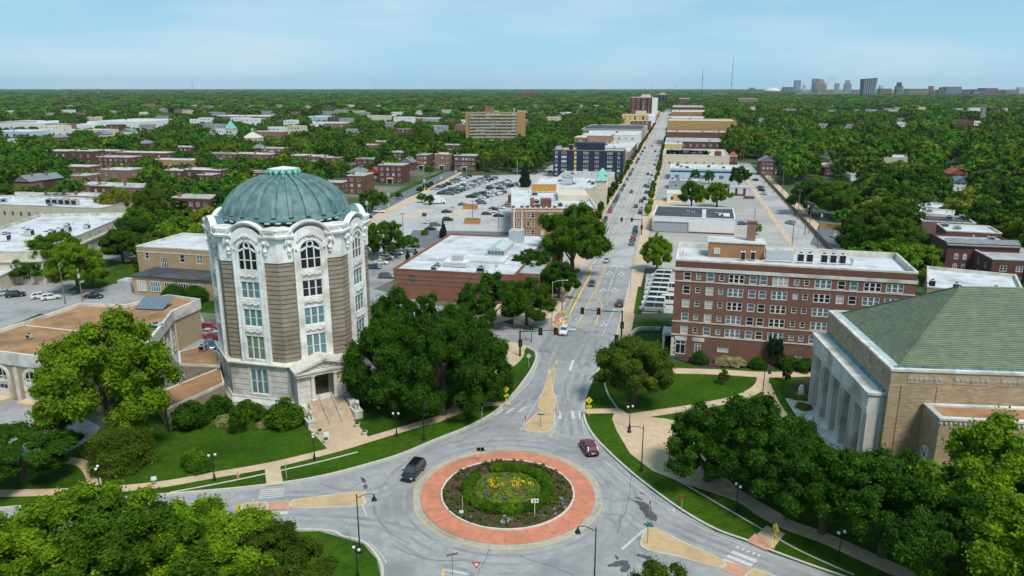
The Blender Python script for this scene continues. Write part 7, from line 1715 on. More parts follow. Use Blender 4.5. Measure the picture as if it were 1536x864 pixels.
def car(label, kind, colour, p, heading, hi=False, group=None, cat=None, z=None, name='parked_car'):
    """heading: the direction the car points, as a vector"""
    b, g, w, r, wa, hd, tl_, cache = car_meshes(kind, hi); Ln, Wd = KD[kind][:2]
    if colour not in cache: cache[colour] = b.mesh('body', paint(colour)); cache[colour].polygons.foreach_set('use_smooth', [False]*len(cache[colour].polygons))
    t = thing(name, label, cat or {'pickup':'pickup','van':'van','minivan':'minivan'}.get(kind,'car'), (p[0],p[1],(p[2] if len(p) > 2 else 0) if z is None else z), math.atan2(heading[1], heading[0]), group)
    link('body', cache[colour], t); link('windows', g, t); R_ = .35 if kind in ('suv','pickup','van') else .32
    for x in (Ln/2-.95, -Ln/2+1.0):
        for s in (-1,1):
            o = link('wheel', w, t, (x, s*(Wd/2-.10), R_))
            if hi: link('rim', r, o)
    if hi:
        link('wheel_arch', wa, t)
        for s in (-1,1): link('headlight', hd, t, (0,s*Wd*.33,0)); link('tail_light', tl_, t, (0,s*Wd*.38,0))
        mb = MB(); mb.box(-Ln/2-.03,-Ln/2-.0,-.26,.26,.62,.76); mb.build('number_plate', PLATE, t)
        mb = MB(); mb.box(Ln/2-.06,Ln/2+.01,-.45,.45,.45,.62); mb.build('grille', DARKM, t)
    return t
def hd_px(a, b): d = G(*b)-G(*a); return d.normalized()
Z1 = .012
car('shiny black minivan driving round the left of the roundabout', 'minivan', 'black', G(620,712), hd_px((634,694),(606,727)), True, None, 'minivan', Z1, 'minivan')
car('dark red car leaving the roundabout at its upper right', 'suv', 'maroon', G(883,676), hd_px((890,685),(875,661)), True, None, None, Z1, 'car')
car('white car coming through the junction towards the roundabout', 'suv', 'white', G(846,500), hd_px((852,485),(838,515)), True, None, None, Z1, 'car')
car('blue car driving towards the junction beside the yellow tram platform', 'hatchback', 'teal', G(888,428), hd_px((893,415),(884,440)), True, None, None, Z1, 'car')
car('silver car crossing the tram rails before the junction', 'sedan', 'silver', G(910,393), hd_px((917,385),(905,398)), True, None, None, Z1, 'car')
car('brown car with dark roof driving away along the right lane', 'suv', 'brown', G(930,458), hd_px((924,480),(937,430)), True, None, None, Z1, 'car')
for lb, u, v, k, c, s in (('black suv driving away down the long street',962,303,'suv','black',1),('maroon car coming up the long street by the theatre',954,311,'sedan','maroon',-1),('dark car farther down the long street, right lane',968,280,'suv','grey',1),('teal car just behind the parked row by the theatre',947,289,'sedan','teal',-1),('black car coming up beyond the navy hotel',972,262,'sedan','black',1),('white car far down the long street, left lane',966,246,'suv','white',-1),('dark car far down the long street, right lane',983,228,'sedan','black',1),('red car far down the long street before the red tower',978,220,'sedan','red',-1)):
    car(lb, k, c, G(u,v), E2*s, False, 'cars driving on the long street', None, Z1, 'car')
cols_ = ['black','silver','white','grey','dark blue','black','white','silver','red','grey','teal','black','maroon','white','tan','blue']
cr_ = random.Random(12)
n = 0
for side in (-1,1):
    ys = [288,296,303,310,330,337,344,351,358,366,374,381,389,397,405,420,428,436,446,455,470,479,490,500,520,532,545,560,580,600,620,650,690] if side < 0 else [262,270,277,285,292,330,340,372,383,395,418,430,452,475,505,540,575,610,660]
    for i, y in enumerate(ys):
        c = cr_.choice(cols_); k = cr_.choice(['sedan','suv','sedan','hatchback','suv','minivan'])
        p = street(y, side*(6.7 if y > 290 or side < 0 else 7.0), .01)
        car('%s %s at the %s kerb of the long street, %s from junction' % (c, k, 'left' if side < 0 else 'right', (ORD+['thirtieth','thirty first','thirty second','thirty third'])[i]), k, c, p, E2*(-1 if side < 0 else 1), y < 300, 'cars parked along the long street')
# parking lot rows
ORD2 = ORD+['thirtieth']
def row(name, a, b, shift, flip, skip=0.0, seed=1):
    A, B = G(*a), G(*b); d = (B-A).normalized(); q = Vector((d.y,-d.x,0)); n = int((B-A).length/2.75); rr = random.Random(seed)
    for i in range(n):
        if rr.random() < skip: continue
        c = rr.choice(cols_); k = rr.choice(['sedan','suv','sedan','hatchback','suv','minivan','pickup'])
        car('%s %s, %s from the near end of %s' % (c, k, ORD2[min(i,29)], name), k, c, A+d*(i*2.75)+q*(shift+rr.uniform(-.25,.25))+Vector((0,0,.016)), q*(1 if flip ^ (rr.random() < .25) else -1), False, 'cars in the big parking lot')
row('the leftmost lot row', (652,285), (706,264), 0, True, .18, 2)
row('the double row, left side', (668,292), (741,266), -2.5, True, .06, 3); row('the double row, right side', (668,292), (741,266), 2.8, False, .08, 4)
row('the short lower row, left side', (713,297), (745,287), -2.5, True, .1, 5); row('the short lower row, right side', (716,297), (752,288), 2.6, False, .1, 6)
row('the upper right row, left side', (740,284), (772,272), -2.5, True, .1, 7); row('the upper right row, right side', (744,284), (777,274), 2.6, False, .1, 8)
row('the row before the grey shed', (741,315), (766,309), 0, True, .15, 9)
for lb, k, c, u, v, hx in (('white pickup standing apart at the lot entrance','pickup','white',569,319,(1,-.1)),('dark blue car at the lot edge beside the dome shoulder','sedan','dark blue',551,327,(1,-.3)),('black car alone in mid lot above the tan patch','sedan','black',670,319,(1,.1)),('black suv alone beside the second tan patch','suv','black',672,331,(1,0)),('black car, lowest of the lot by the red sign','sedan','black',646,345,(1,.1)),('dark car just above the lowest one','suv','grey',653,339,(1,0)),('white car left of the two dark ones by the red sign','sedan','white',643,335,(1,0)),('red car near the wooden enclosure','sedan','maroon',730,322,(1,.1)),('white car right behind the red car','sedan','white',736,319,(1,.1)),('black car right of the red car','sedan','black',748,325,(1,0)),('grey car left of the upper wooden enclosure','sedan','grey',694,308,(1,0)),('dark car below the short lower row','sedan','dark blue',720,303,(1,0)),('second dark car below the short lower row','suv','grey',723,306,(1,0)),('white car alone in the upper lane of the lot','sedan','white',728,281,(1,.3)),
    ('white van at the far edge of the lot','van','white',776,258.5,(1,0)),('white car beside the far white van','sedan','white',790,257.5,(1,0)),('red car at the far edge of the lot','sedan','red',801,258,(1,0)),('grey car at the far right edge of the lot','suv','grey',815,258,(1,0)),('black car at the far right edge of the lot','sedan','black',826,259,(1,0)),
    ('white suv in the town hall lot, left of a pair','suv','white',62,447,(.8,.5)),('white suv in the town hall lot, right of the pair','suv','white',77,449,(.8,.5)),('silver car at the far left of the town hall lot','suv','silver',8,443,(.8,.4)),('black car beside the silver one in the town hall lot','suv','black',24,445,(.8,.4)),('dark car behind the utility pole','sedan','black',141,447,(1,0)),
    ('red car beside the tower, behind the brown roofed building','suv','red',317,494,(1,-.1)),('pale blue car between the two red cars by the tower','sedan','silver',314,502,(1,-.1)),('second red car beside the tower','sedan','red',322,508,(1,-.1)),('dark blue car nearest the tower wall','suv','teal',316,522,(.5,-1)),
    ('red car half hidden under the huge bright tree','sedan','red',72,636,(.5,1)),('white car in the library lot, topmost','sedan','white',595,381,(1,-.1)),('white car in the library lot, second','suv','white',580,389,(1,-.1)),('white car in the library lot, third','sedan','white',572,396,(1,-.1)),('blue car in the library lot at the shrubs','sedan','blue',561,403,(1,-.1)),('grey car in the library lot, lowest','suv','grey',580,417,(1,-.1)),
    ('silver car driving up the back street','suv','silver',1185,336,(-.47,1)),('white car parked along the back street fence','sedan','white',1147,292,(-.47,1)),('dark car parked along the back street fence','suv','grey',1140,283,(-.47,1)),('second dark car along the back street fence','sedan','black',1142,286.5,(-.47,1)),('blue car at the top of the back street','sedan','dark blue',1133,271,(-.47,1)),
    ('white car in the small lot right of the back street','sedan','white',1253,357,(.3,-1)),('dark car in the small lot right of the back street','sedan','dark blue',1265,357.5,(.3,-1)),('dark car on the lawn edge by the right trees','suv','black',1253,329,(1,.1)),('pale car by the orange fence','sedan','silver',1263,333,(1,.1)),('silver car on the pavement beyond the fence','suv','silver',1190,301,(-.4,1)),('blue car behind the hedge of the workshop yard','hatchback','blue',1114,337,(1,0))):
    car(lb, k, c, G(u,v,.02), Vector((hx[0],hx[1],0)).normalized(), v > 330, 'scattered parked cars')
A, B = G(977,467,.1), G(992,417,.1)
for i in range(8):
    p = A.lerp(B, i/7); car('%s shuttle van, %s from the front of the row beside the residence' % ('grey windowed' if i == 0 else 'white', ORD[i]), 'van', 'silver' if i == 0 else 'white', p, -E1, True, 'white vans parked beside the residence', 'van')
for i, (u, v) in enumerate(((1000,456),(1003,437))): car('white van behind the shuttle van row, %s one' % ('nearer' if i == 0 else 'farther'), 'van', 'white', G(u,v,.1), -E1, False, 'white vans parked beside the residence', 'van')
p = G(655,306); t = thing('box_truck', 'white lorry with rounded cab beside the lot island trees', 'truck', p, R(20), None)
part(t, 'cargo_box', BR['white'], lambda m: m.loft([[(-4,y,.9),(1.8,y,.9),(2.2,y,2.6),(1.6,y,3.6),(-3.8,y,3.6)] for y in (-1.2,1.2)])); part(t, 'cab', BR['white'], lambda m: m.loft([[(2.25,y,.5),(4.3,y,.5),(4.3,y,1.5),(3.5,y,2.5),(2.25,y,2.6)] for y in (-1.1,1.1)]))
part(t, 'windscreen', CARGLASS, lambda m: m.poly([(4.22,-1,1.62),(4.22,1,1.62),(3.56,1,2.45),(3.56,-1,2.45)]))
for x in (-3,3.2):
    for s in (-1,1):
        mb = MB(); mb.T = Matrix.Translation((x,s*1.05,.5))@Matrix.Rotation(math.pi/2,4,'X'); mb.lathe([(.3,-.15),(.5,-.14),(.5,.14),(.3,.15)],12); mb.build('wheel', TYRE, t)
# ------------------------------------------------------------------ street furniture
GLOBE = mat('lamp_globe', (.66,.66,.62), rough=.3)
def twin_lamp(label, u, v, rz=0, h=3.9):
    p = G(u, v, .13); t = thing('globe_lamp', label, 'street lamp', p, rz, 'black twin globe lamps along the footpaths')
    part(t, 'pole', DARKM, lambda m: (m.lathe([(.24,0),(.24,.25),(.16,.4),(.12,.9),(.07,1.0),(.055,h-.5),(.09,h-.45),(.05,h-.2)],10)))
    part(t, 'cross_arm', DARKM, lambda m: (m.path([(-.42,0,h-.25),(-.38,0,h-.42),(0,0,h-.5),(.38,0,h-.42),(.42,0,h-.25)],.04)))
    for s in (-1,1):
        part(t, 'globe', GLOBE, lambda m: m.ball((s*.42,0,h+.02),.2,10,sz=1.15), smooth=True); part(t, 'finial', DARKM, lambda m: m.lathe([(.1,h+.22),(.06,h+.3),(.01,h+.42)],6,s*.42,0))
for lb, u, v in (('twin globe lamp on the tower lawn footpath, left one',322,720),('twin globe lamp on the tower lawn footpath at the plaza corner',472,689),('twin globe lamp under the big dark clump by the footpath',595,654),('twin globe lamp beside the wide olive tree',944,643),('twin globe lamp below the first plaza tree',1003,702),('twin globe lamp on the right footpath below the colonnade tree',1257,842),('twin globe lamp half hidden by the plaza trees, mid footpath',1104,768),('twin globe lamp left by the curved path bend',151,740),('twin globe lamp at the bottom edge on the corner lawn',537,868)): twin_lamp(lb, u, v, .3+u*.01)
def arm_lamp(label, u, v, h, ang, arm=2.0, m=DARKM, z=.13, bell=True):
    p = G(u, v, z); t = thing('arm_lamp', label, 'street lamp', p, ang, 'tall arm lamps')
    part(t, 'pole', m, lambda q: q.lathe([(.26,0),(.26,.3),(.15,.5),(.13,1.0),(.09,1.1),(.06,h),(.09,h+.05),(.02,h+.3)],10))
    part(t, 'arm', m, lambda q: q.path([(0,0,h-.25),(arm*.5,0,h+.08),(arm*.9,0,h+.05),(arm,0,h-.15)] if bell else [(0,0,h-.1),(arm*.4,0,h+.35),(arm,0,h+.45)],.045))
    part(t, 'lamp_head', m, lambda q: q.lathe([(.06,h-.1),(.1,h-.35),(.32,h-.75),(.34,h-.85)],12,arm,0) if bell else q.box(arm-.1,arm+.7,-.15,.15,h+.38,h+.52))
arm_lamp('tall black arm lamp by the left splitter island',540,829,7.6,.25); arm_lamp('tall black arm lamp at the bottom edge below the apron',891,884,7.6,math.pi-.3)
arm_lamp('tall black arm lamp on the right lawn strip',962,706,6.9,math.pi-.1); arm_lamp('tall black lamp hidden in the big dark clump by the road',636,660,7.2,-1.2)
arm_lamp('slender garden lamp at the path fork before the residence',1143,601,6.0,.1,.9); arm_lamp('silver cobra lamp at the left kerb by the dark trees',828,482,9.6,.1,3.0,METAL,bell=False)
arm_lamp('small silver lamp on the corner plaza',744,479,5.2,.4,.5,METAL,bell=False); arm_lamp('slim lamp on the right kerb behind the signal arm',945,447,8.6,math.pi,1.6,METAL,bell=False)
for i, (u, v, s) in enumerate(((911,338,1),(960,318,-1),(938,290,1),(975,282,-1),(952,262,1),(984,256,-1),(968,240,1),(995,226,-1))):
    arm_lamp('grey cobra lamp on the %s kerb of the long street, %s from the junction' % ('left' if s > 0 else 'right', ORD[i//2]), u, v, 8.5, -TH if s > 0 else math.pi-TH, 2.4, METAL, bell=False)
SIGB = mat('signal_black', (.012,.012,.012), rough=.5); LENS = [mat('lens_red', (.16,.01,.01), rough=.3), mat('lens_amber', (.18,.08,.01), rough=.3), mat('lens_green', (.01,.12,.06), rough=.3)]
GREEN = mat('street_sign_green', (.01,.20,.13), rough=.5); YS = mat('sign_yellow', (.75,.62,.01), rough=.5); WS = mat('sign_white', (.72,.72,.7), rough=.5); REDS = mat('sign_red', (.5,.02,.02), rough=.5)
def sig_head(t, x, z, y=0, ang=0):
    o = part(t, 'signal_head', SIGB, lambda m: m.box(-.24,.24,-.14,.14,-.62,.62), None, (x,y,z), ang); b_ = part(t, 'backplate', SIGB, lambda m: m.box(-.42,.42,.1,.12,-.8,.8), None, (x,y,z), ang)
    for k in range(3):
        l = part(t, 'lens', LENS[k], lambda m: m.ball((0,-.15,.4-k*.4),.13,8,sy=.4)); l.parent = o
def mast_arm(label, u, v, L_, h, ang, heads, sign=None):
    t = thing('traffic_signal', label, 'traffic light', G(u,v,.13), ang, 'traffic signals at the junction')
    part(t, 'pole', DARKM, lambda m: m.lathe([(.25,0),(.2,.5),(.14,h),(.05,h+.15)],10)); part(t, 'arm', DARKM, lambda m: m.tube((0,0,h-.3),(L_,0,h-.05),.10,.06,8))
    for x in heads: sig_head(t, x, h-.35, -.1, 0)
    if sign: part(t, 'street_sign', GREEN, lambda m: m.box(sign-1.0,sign+1.0,-.16,-.12,h-.42,h+.02)); part(t, 'sign_border', WS, lambda m: (m.box(sign-.95,sign+.95,-.175,-.162,h-.02,h-.0), m.box(sign-.95,sign+.95,-.175,-.162,h-.4,h-.38)))
    sig_head(t, .05, 2.9, -.3, 0)
mast_arm('mast arm signal with green street sign on the right kerb',932,506,-9.0,6.2,-.12,(-8.8,-5.2),-3.2)
mast_arm('mast arm signal at the left corner by the lawn tip',780,534,7.6,5.6,.05,(4.2,7.4),2.2)
mast_arm('mast arm signal far ahead before the plane tree',962,352,-8,6,-.12,(-7.6,-3.8),-2.4)
for lb, u, v in (('short signal post on the right pavement by the olive tree',924,528),('short signal post at the left corner of the junction',797,512)):
    t = thing('signal_post', lb, 'traffic light', G(u,v,.13), 0, 'traffic signals at the junction'); part(t, 'pole', DARKM, lambda m: m.lathe([(.15,0),(.08,.3),(.06,3.4)],8)); sig_head(t, 0, 3.0, -.15)
def sign(label, u, v, h, fn, m, ang=0, z=.15, post=None, name='road_sign', cat='sign'):
    t = thing(name, label, cat, G(u,v,z), ang); part(t, 'post', post or METAL, lambda q: q.tube((0,0,-.2),(0,0,h),.04,.04,6)); part(t, 'sign_plate', m, fn); return t
def diamond(h, s=.5, y=-.06): return lambda q: q.loft([[(0,yy,h+s),(s,yy,h),(0,yy,h-s),(-s,yy,h)] for yy in (y,y+.03)])
for lb, u, v, ang in (('yellow diamond crossing sign on the right lawn edge',883,624,-.1),('yellow crossing sign at the lawn under the big clump',759,607,.5),('yellow crossing sign edge on at the lower left road',361,792,1.2),('yellow crossing sign edge on at the right footpath crossing',1161,824,-1.3)):
    t = sign(lb, u, v, 3.3, diamond(2.9,.62), YS, ang); part(t, 'lower_plate', YS, lambda q: (q.box(-.45,.45,-.06,-.03,1.55,1.95))); part(t, 'post_sleeve', YS, lambda q: q.box(-.06,.06,-.05,.05,.3,1.5))
    part(t, 'walker_symbol', DARKM, lambda q: (q.ball((.02,-.075,3.22),.08,6,sy=.3), q.loft([[(-.06,-.075,3.12),(.08,-.075,3.12),(.06,-.075,2.85),(-.05,-.075,2.85)],[(-.06,-.066,3.12),(.08,-.066,3.12),(.06,-.066,2.85),(-.05,-.066,2.85)]]), q.tube((-.03,-.07,2.87),(-.15,-.07,2.6),.03), q.tube((.03,-.07,2.87),(.14,-.07,2.6),.03)))
    part(t, 'arrow_symbol', DARKM, lambda q: (q.tube((-.25,-.07,1.82),(.2,-.07,1.68),.025), q.tube((.2,-.07,1.68),(.05,-.07,1.66),.025)))
# chevron board on the island
t = sign('white board with two black chevrons in the roundabout bed',802,776,2.6,lambda q: q.box(-.48,.48,-.08,-.05,2.15,2.75),WS,.05,.3,WS)
def chev(q):
    for x in (-.3,.08):
        for s in (-1,1): q.loft([[(x,yy,2.45+s*.22),(x+.14,yy,2.45+s*.22),(x+.30,yy,2.45),(x+.16,yy,2.45)] for yy in (-.095,-.082)])
part(t, 'chevron', DARKM, chev)
sign('dark backed sign board at the back of the roundabout apron',721,694,2.3,lambda q: (q.box(-.55,-.03,-.03,0,1.9,2.5), q.box(.03,.55,-.03,0,1.9,2.5)),DARKM,.1,.1)
t = sign('thin grey post with white marker at the left of the bed',694,770,2.6,lambda q: q.box(-.45,.1,-.2,-.17,.15,.55),WS,.1,.3); sign('short thin post on the right of the apron',848,718,1.3,lambda q: q.box(-.04,.04,-.05,-.03,1.1,1.3),METAL,0,.1)
t = thing('yield_sign', 'red and white triangular yield sign at the bottom edge', 'sign', G(715,872,0), .05); part(t, 'post', METAL, lambda q: q.tube((0,0,0),(0,0,2.4),.035)); part(t, 'sign_plate', REDS, lambda q: q.loft([[(-.5,yy,2.5),(.5,yy,2.5),(0,yy,1.65)] for yy in (-.06,-.03)])); part(t, 'white_centre', WS, lambda q: q.loft([[(-.26,yy,2.36),(.26,yy,2.36),(0,yy,1.92)] for yy in (-.075,-.062)]))
sign('brown topped street name sign at the bottom edge',679,862,2.8,lambda q: q.box(-.7,.7,-.06,-.03,2.55,2.85),mat('sign_brown',(.20,.13,.07),rough=.6),.3,0,GREEN)
sign('green street name sign on the right splitter island',971,815,2.7,lambda q: (q.box(-.55,.55,-.06,-.03,2.5,2.75),q.box(-.02,.02,-.6,.5,2.2,2.45)),GREEN,-.3,.15,GREEN)
sign('green street name sign on the upper splitter island',811,640,2.3,lambda q: q.box(-.6,.6,-.06,-.03,2.1,2.35),GREEN,-.1,.15,GREEN)
sign('grey diamond sign seen from behind on the lawn tip',793,551,2.7,diamond(2.4,.55),METAL,.1); sign('narrow red marker post on the upper splitter island',788,642,2.2,lambda q: q.box(-.1,.1,-.06,-.03,1.5,2.2),REDS,0,.15)
sign('thin marker post at the tip of the upper splitter island',823,570,2.2,lambda q: q.box(-.12,.12,-.06,-.03,1.3,2.1),WS,0,.15); sign('plain post on the lawn strip under the clump',723,633,3.0,lambda q: q.box(-.2,.2,-.06,-.03,2.5,3.0),METAL,1.2)
sign('red marker sign on the right lawn strip by the road',1022,766,2.3,lambda q: q.box(-.16,.16,-.06,-.03,1.7,2.3),REDS,-.5); sign('plain sign post at the left splitter island nose',347,768,3.0,lambda q: q.box(-.2,.2,-.06,-.03,2.5,3.0),METAL,1.3,0); sign('thin marker post on the left splitter island',380,760,1.2,lambda q: q.box(-.06,.06,-.06,-.03,.8,1.2),WS,0)
sign('sign post with grey board by the left approach road',526,810,2.6,lambda q: q.box(-.3,.3,-.06,-.03,2.1,2.6),METAL,.6,.1); sign('thin sign post on the lawn by the crossing ramp',430,718,2.6,lambda q: q.box(-.14,.14,-.06,-.03,2.1,2.6),METAL,1.3); sign('small white notice board beside the footpath',232,728,1.4,lambda q: q.box(-.35,.35,-.06,-.03,.8,1.4),WS,.3)
sign('white notice case at the foot of the tower plaza',490,661,1.5,lambda q: q.box(-.4,.4,-.1,-.02,.6,1.5),WS,.3); sign('red and white post sign at the edge of the right road',974,770,1.9,lambda q: q.box(-.1,.1,-.06,-.03,1.3,1.9),REDS,0,0)
sign('dark red sign board on a pole in the parking lot',637,343,6.5,lambda q: (q.box(-.9,.9,-.15,.15,4.9,6.3)),BR['brownred'],0,0)
# bench, hydrant, planters, bins, barriers
t = thing('bench', 'grey stone bench before the round shrub on the tower lawn', 'bench', G(293,704,.13), .1); part(t, 'seat', LIME, lambda m: m.box(-1,1,-.25,.25,.4,.52)); [part(t, 'leg', LIME, lambda m: m.box(x-.12,x+.12,-.2,.2,0,.4)) for x in (-.7,.7)]
t = thing('fire_hydrant', 'small orange and white hydrant on the lawn strip', 'hydrant', G(357,716,.13)); part(t, 'body', mat('hydrant_orange', (.55,.2,.08), rough=.5), lambda m: m.lathe([(.2,0),(.15,.1),(.14,.5),(.18,.55),(.12,.72),(.02,.8)],10)); part(t, 'cap', WS, lambda m: (m.tube((-.26,0,.42),(.26,0,.42),.07)))
for lb, u, v in (('round stone planter right of the plaza, lower one',547,652),('round stone planter right of the plaza, upper one',536,640),('square planter left of the plaza, lower one',489,664),('square planter left of the plaza, upper one',480,651)):
    t = thing('planter', lb, 'planter', G(u,v,.13), 0, 'planters beside the plaza'); part(t, 'pot', LIME, lambda m: m.lathe([(.35,0),(.5,.55),(.52,.6),(.42,.6),(.4,.5)],12)); part(t, 'plant', LEAF['mid'], lambda m: [m.ball((.2*math.cos(k*1.3),.2*math.sin(k*1.3),.65+.1*(k%2)),.2,6) for k in range(5)])
o = MB(); o.lathe([(.28,0),(.3,.7),(.32,.75)],10); o = o.build('yellow_bin', YS, None, G(521,623,.15)); tag(o, 'small yellow bin at the foot of the tower stairs', 'bin')
for i, (u, v) in enumerate(((834,484),(838,482),(842,480))):
    t = thing('traffic_barrel', 'orange and white traffic barrel on the tram platform, %s of three' % ('left','middle','right')[i], 'barrel', G(u,v,.02), 0, 'orange barrels at the tram platform'); part(t, 'drum', mat('barrel_orange', (.7,.14,.02), rough=.6), lambda m: m.lathe([(.45,0),(.36,.1),(.3,1.1),(.1,1.15)],12)); part(t, 'reflective_band', WS, lambda m: (m.lathe([(.352,.35),(.342,.5)],12,caps=False), m.lathe([(.33,.7),(.322,.85)],12,caps=False)))
t = thing('crash_barrier', 'white concrete barrier at the end of the tram platform', 'barrier', G(829,482,.02), .2); part(t, 'block', mat('barrier_white', (.6,.6,.58), rough=.8), lambda m: m.loft([[(x,-.3,0),(x,-.12,.4),(x,-.08,.8),(x,.08,.8),(x,.12,.4),(x,.3,0)] for x in (-2,2)]))
t = thing('buffer_stop', 'yellow steel buffer stop at the end of the tram rails', 'buffer stop', G(843,473,.02), -.2); part(t, 'frame', YS, lambda m: (m.box(-.9,.9,-.1,.1,.7,1.1), m.tube((-.7,0,.8),(-.7,1.6,0),.1), m.tube((.7,0,.8),(.7,1.6,0),.1), m.tube((-.7,0,0),(-.7,0,.8),.1), m.tube((.7,0,0),(.7,0,.8),.1)))
for lb, u, v in (('wooden bin enclosure by the car, lower one',707,336),('wooden bin enclosure in the lot, upper one',704,314)):
    t = thing('bin_enclosure', lb, 'enclosure', G(u,v), -TH, 'wooden enclosures in the parking lot'); part(t, 'fence_panel', mat('orange_timber', (.36,.19,.06), (.44,.25,.09), 2, streak=(6,6,.3)), lambda m: (m.box(-3,3,-.1,0,0,1.9), m.box(-3,-2.9,0,3.5,0,1.9), m.box(2.9,3,0,3.5,0,1.9), m.box(-3,3,3.5,3.6,0,1.9))); [part(t, 'bin', mat('bin_brown',(.08,.04,.03),rough=.7), lambda m: m.box(x,x+1.5,.5,2.8,0,1.5)) for x in (-2.3,.6)]
for i, (u, v, h) in enumerate(((605,352,8),(680,345,9),(709,330,8),(737,324,8.5),(748,343,7),(763,345,5),(713,262,8),(776,262,10),(726,258,9))):
    t = thing('lot_light', '%s lamp mast of the parking lot, counted from the left front' % ORD[i], 'lamp mast', G(u,v), 0, 'lamp masts in the parking lot'); part(t, 'pole', METAL if i % 2 else WOODP, lambda m: m.tube((0,0,0),(0,0,h),.15,.1,6)); part(t, 'lamp_head', DARKM, lambda m: (m.box(-.7,-.1,-.2,.2,h-.1,h+.1), m.box(.1,.7,-.2,.2,h-.1,h+.1)))
for i, (u, v) in enumerate(((551,324),(583,310),(637,287),(662,282),(684,272))):
    t = thing('banner_pole', '%s banner pole along the upper street, nearest first' % ORD[i], 'banner pole', G(u,v), 0, 'banner poles on the upper street'); part(t, 'pole', METAL, lambda m: m.tube((0,0,0),(0,0,6.5),.1,.08,6)); part(t, 'banner', mat('banner_blue', (.30,.38,.45), rough=.8), lambda m: m.box(-.7,.7,-.05,.05,4.8,6.6)); part(t, 'base', YS if i in (0,1,2) else METAL, lambda m: m.box(-.25,.25,-.25,.25,0,1.3))
# power poles and lines of the back street
PP = []
def power_pole(label, u, v, h, arms=1, tr=False):
    p = G(u, v); t = thing('power_pole', label, 'power pole', p, -TH-.9, 'wooden power poles'); part(t, 'pole', WOODP, lambda m: m.tube((0,0,-.2),(0,0,h),.17,.11,7))
    for k in range(arms): part(t, 'crossarm', WOODP, lambda m: (m.box(-1.3,1.3,-.08,.08,h-.7-k*.9,h-.5-k*.9))); part(t, 'insulator', WHITEP, lambda m: [m.lathe([(.06,h-.5-k*.9),(.05,h-.3-k*.9)],6,x,0) for x in (-1.2,-.5,.5,1.2)])
    if tr: part(t, 'transformer', METAL, lambda m: m.lathe([(.3,h-2.6),(.3,h-1.6),(.1,h-1.5)],10,.45,0))
    PP.append((p, h)); return t
for i, a in enumerate(((1225,380,15,1,True),(1207,352,13,1,True),(1213,350,12,2,False),(1196,330,13,1,False),(1190,322,12,1,True),(1172,300,17,2,False),(1160,290,13,1,True),(1152,281,13,1,False),(1147,275,12,1,False),(1141,266,13,1,False),(1110,250,15,1,False),(1114,252,18,2,False),(1075,246,14,0,False))): power_pole('wooden power pole by the back street, %s from the residence' % ORD[i], *a)
for lb, a in (('pale power pole with crossarm in the town hall lot',(98,456,11,2,False)),('power pole with transformer behind the town hall lot pole',(124,452,9,1,True)),('timber pole beside the workshop yard',(1129,362,12,0,False)),('grey pole on the left pavement before the plane tree',(843,470,9,0,False)),('tall pole right of the residence roof end',(1393,432,10,0,False)),('pole behind the residence at the yard fence',(1186,388,12,0,False))): power_pole(lb, *a)
for i, (a, b) in enumerate(((0,1),(1,3),(3,5),(5,6),(6,9),(9,11))):
    for off in (-1.2,1.2):
        (pa, ha), (pb, hb) = PP[a], PP[b]; q = Vector((math.cos(-TH-.9),math.sin(-TH-.9),0))*off; mb = MB(); pts = []
        for k in range(9):
            f = k/8; pts.append(pa.lerp(pb, f)+q+Vector((0,0,ha-.3+(hb-ha)*f-4*f*(1-f)*.9)))
        mb.path(pts, .025, 3); o = mb.build('power_line', DARKM); tag(o, 'sagging power line above the back street, %s span, %s wire' % (ORD[i], 'left' if off < 0 else 'right'), 'power line', 'power lines of the back street')
t = thing('timber_fence', 'long rusty brown fence along the right side of the back street', 'fence', (0,0,0))
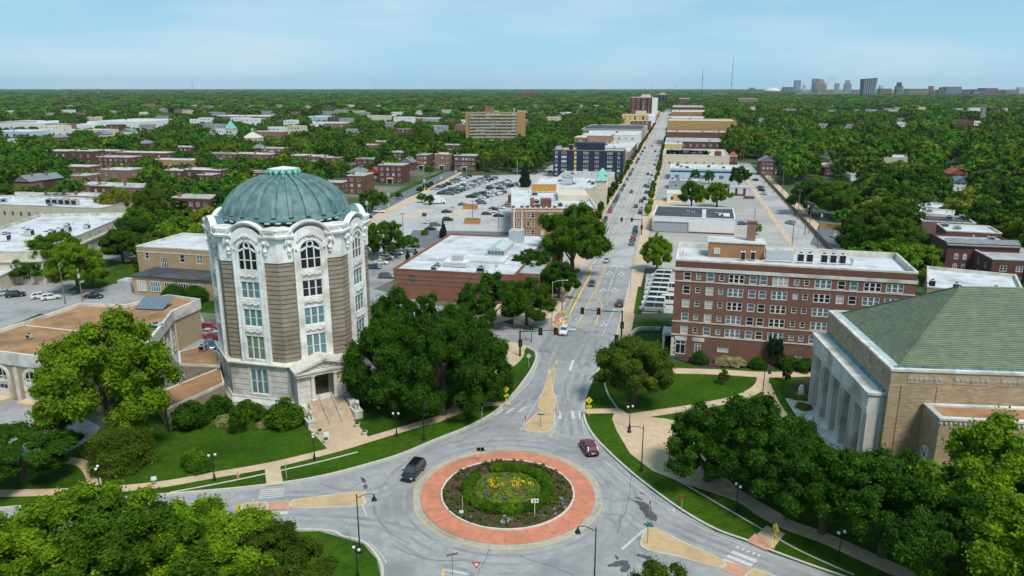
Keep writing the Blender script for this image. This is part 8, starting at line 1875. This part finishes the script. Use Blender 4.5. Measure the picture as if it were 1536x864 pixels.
for k in range(16):
    a, b = ls(k/16, 5.4), ls((k+1)/16, 5.4); d = (b-a).normalized(); q = Vector((d.y,-d.x,0))*.04
    mb = MB(); mb.loft([[c-q, c+q, c+q+Vector((0,0,1.7)), c-q+Vector((0,0,1.7))] for c in (a, b)]); mb.build('fence_panel', mat('rusty_mesh', (.13,.085,.055), (.20,.14,.09), 1.5), t); mb = MB(); mb.tube(a, a+Vector((0,0,2)), .07); mb.build('post', WOODP, t)
t = thing('board_fence', 'orange board fence behind the small lot cars', 'fence', (0,0,0)); a, b = G(1228,342), G(1267,344); mb = MB(); mb.loft([[c, c+Vector((0,.1,0)), c+Vector((0,.1,1.8)), c+Vector((0,0,1.8))] for c in (a,b)]); mb.build('fence_panel', MATS['orange_timber'], t)
t = thing('iron_railing', 'black iron railing round the white van lot', 'railing', (0,0,0)); pts = pxl([(968,412),(960,470),(1003,472)], .1); mb = MB()
for p, q in zip(pts, pts[1:]):
    for z in (.3,1.3): mb.tube(p+Vector((0,0,z)), q+Vector((0,0,z)), .03, .03, 4)
    n = int((q-p).length/.5)
    for k in range(n+1): c = p.lerp(q, k/n); mb.tube(c, c+Vector((0,0,1.4)), .02, .02, 4)
mb.build('railing', DARKM, t)
t = thing('garden_wall', 'curved pale wall by the residence gate', 'wall', (0,0,0)); mb = MB(); band(mb, smooth_line(pxl([(946,506),(960,496),(1003,497)])), -.2, .2, .1, .9); mb.build('wall', LIME, t)
sheet('small_lot', [(1215,366),(1228,338),(1275,342),(1292,366),(1270,372),(1230,372)], .07, ASPH_D)
# ------------------------------------------------------------------ the air
mb = MB(); mb.box(-20000,20000,-60,22000,-1.2,260)
hm = bpy.data.materials.new('haze'); hm.use_nodes = True; t_ = hm.node_tree; t_.nodes.clear()
vo = t_.nodes.new('ShaderNodeVolumePrincipled'); vo.inputs['Color'].default_value = (.82,.94,1,1); vo.inputs['Density'].default_value = .00003; vo.inputs['Anisotropy'].default_value = .2
oo = t_.nodes.new('ShaderNodeOutputMaterial'); t_.links.new(vo.outputs[0], oo.inputs['Volume'])
hz = mb.build('haze', hm); hz['kind'] = 'stuff'
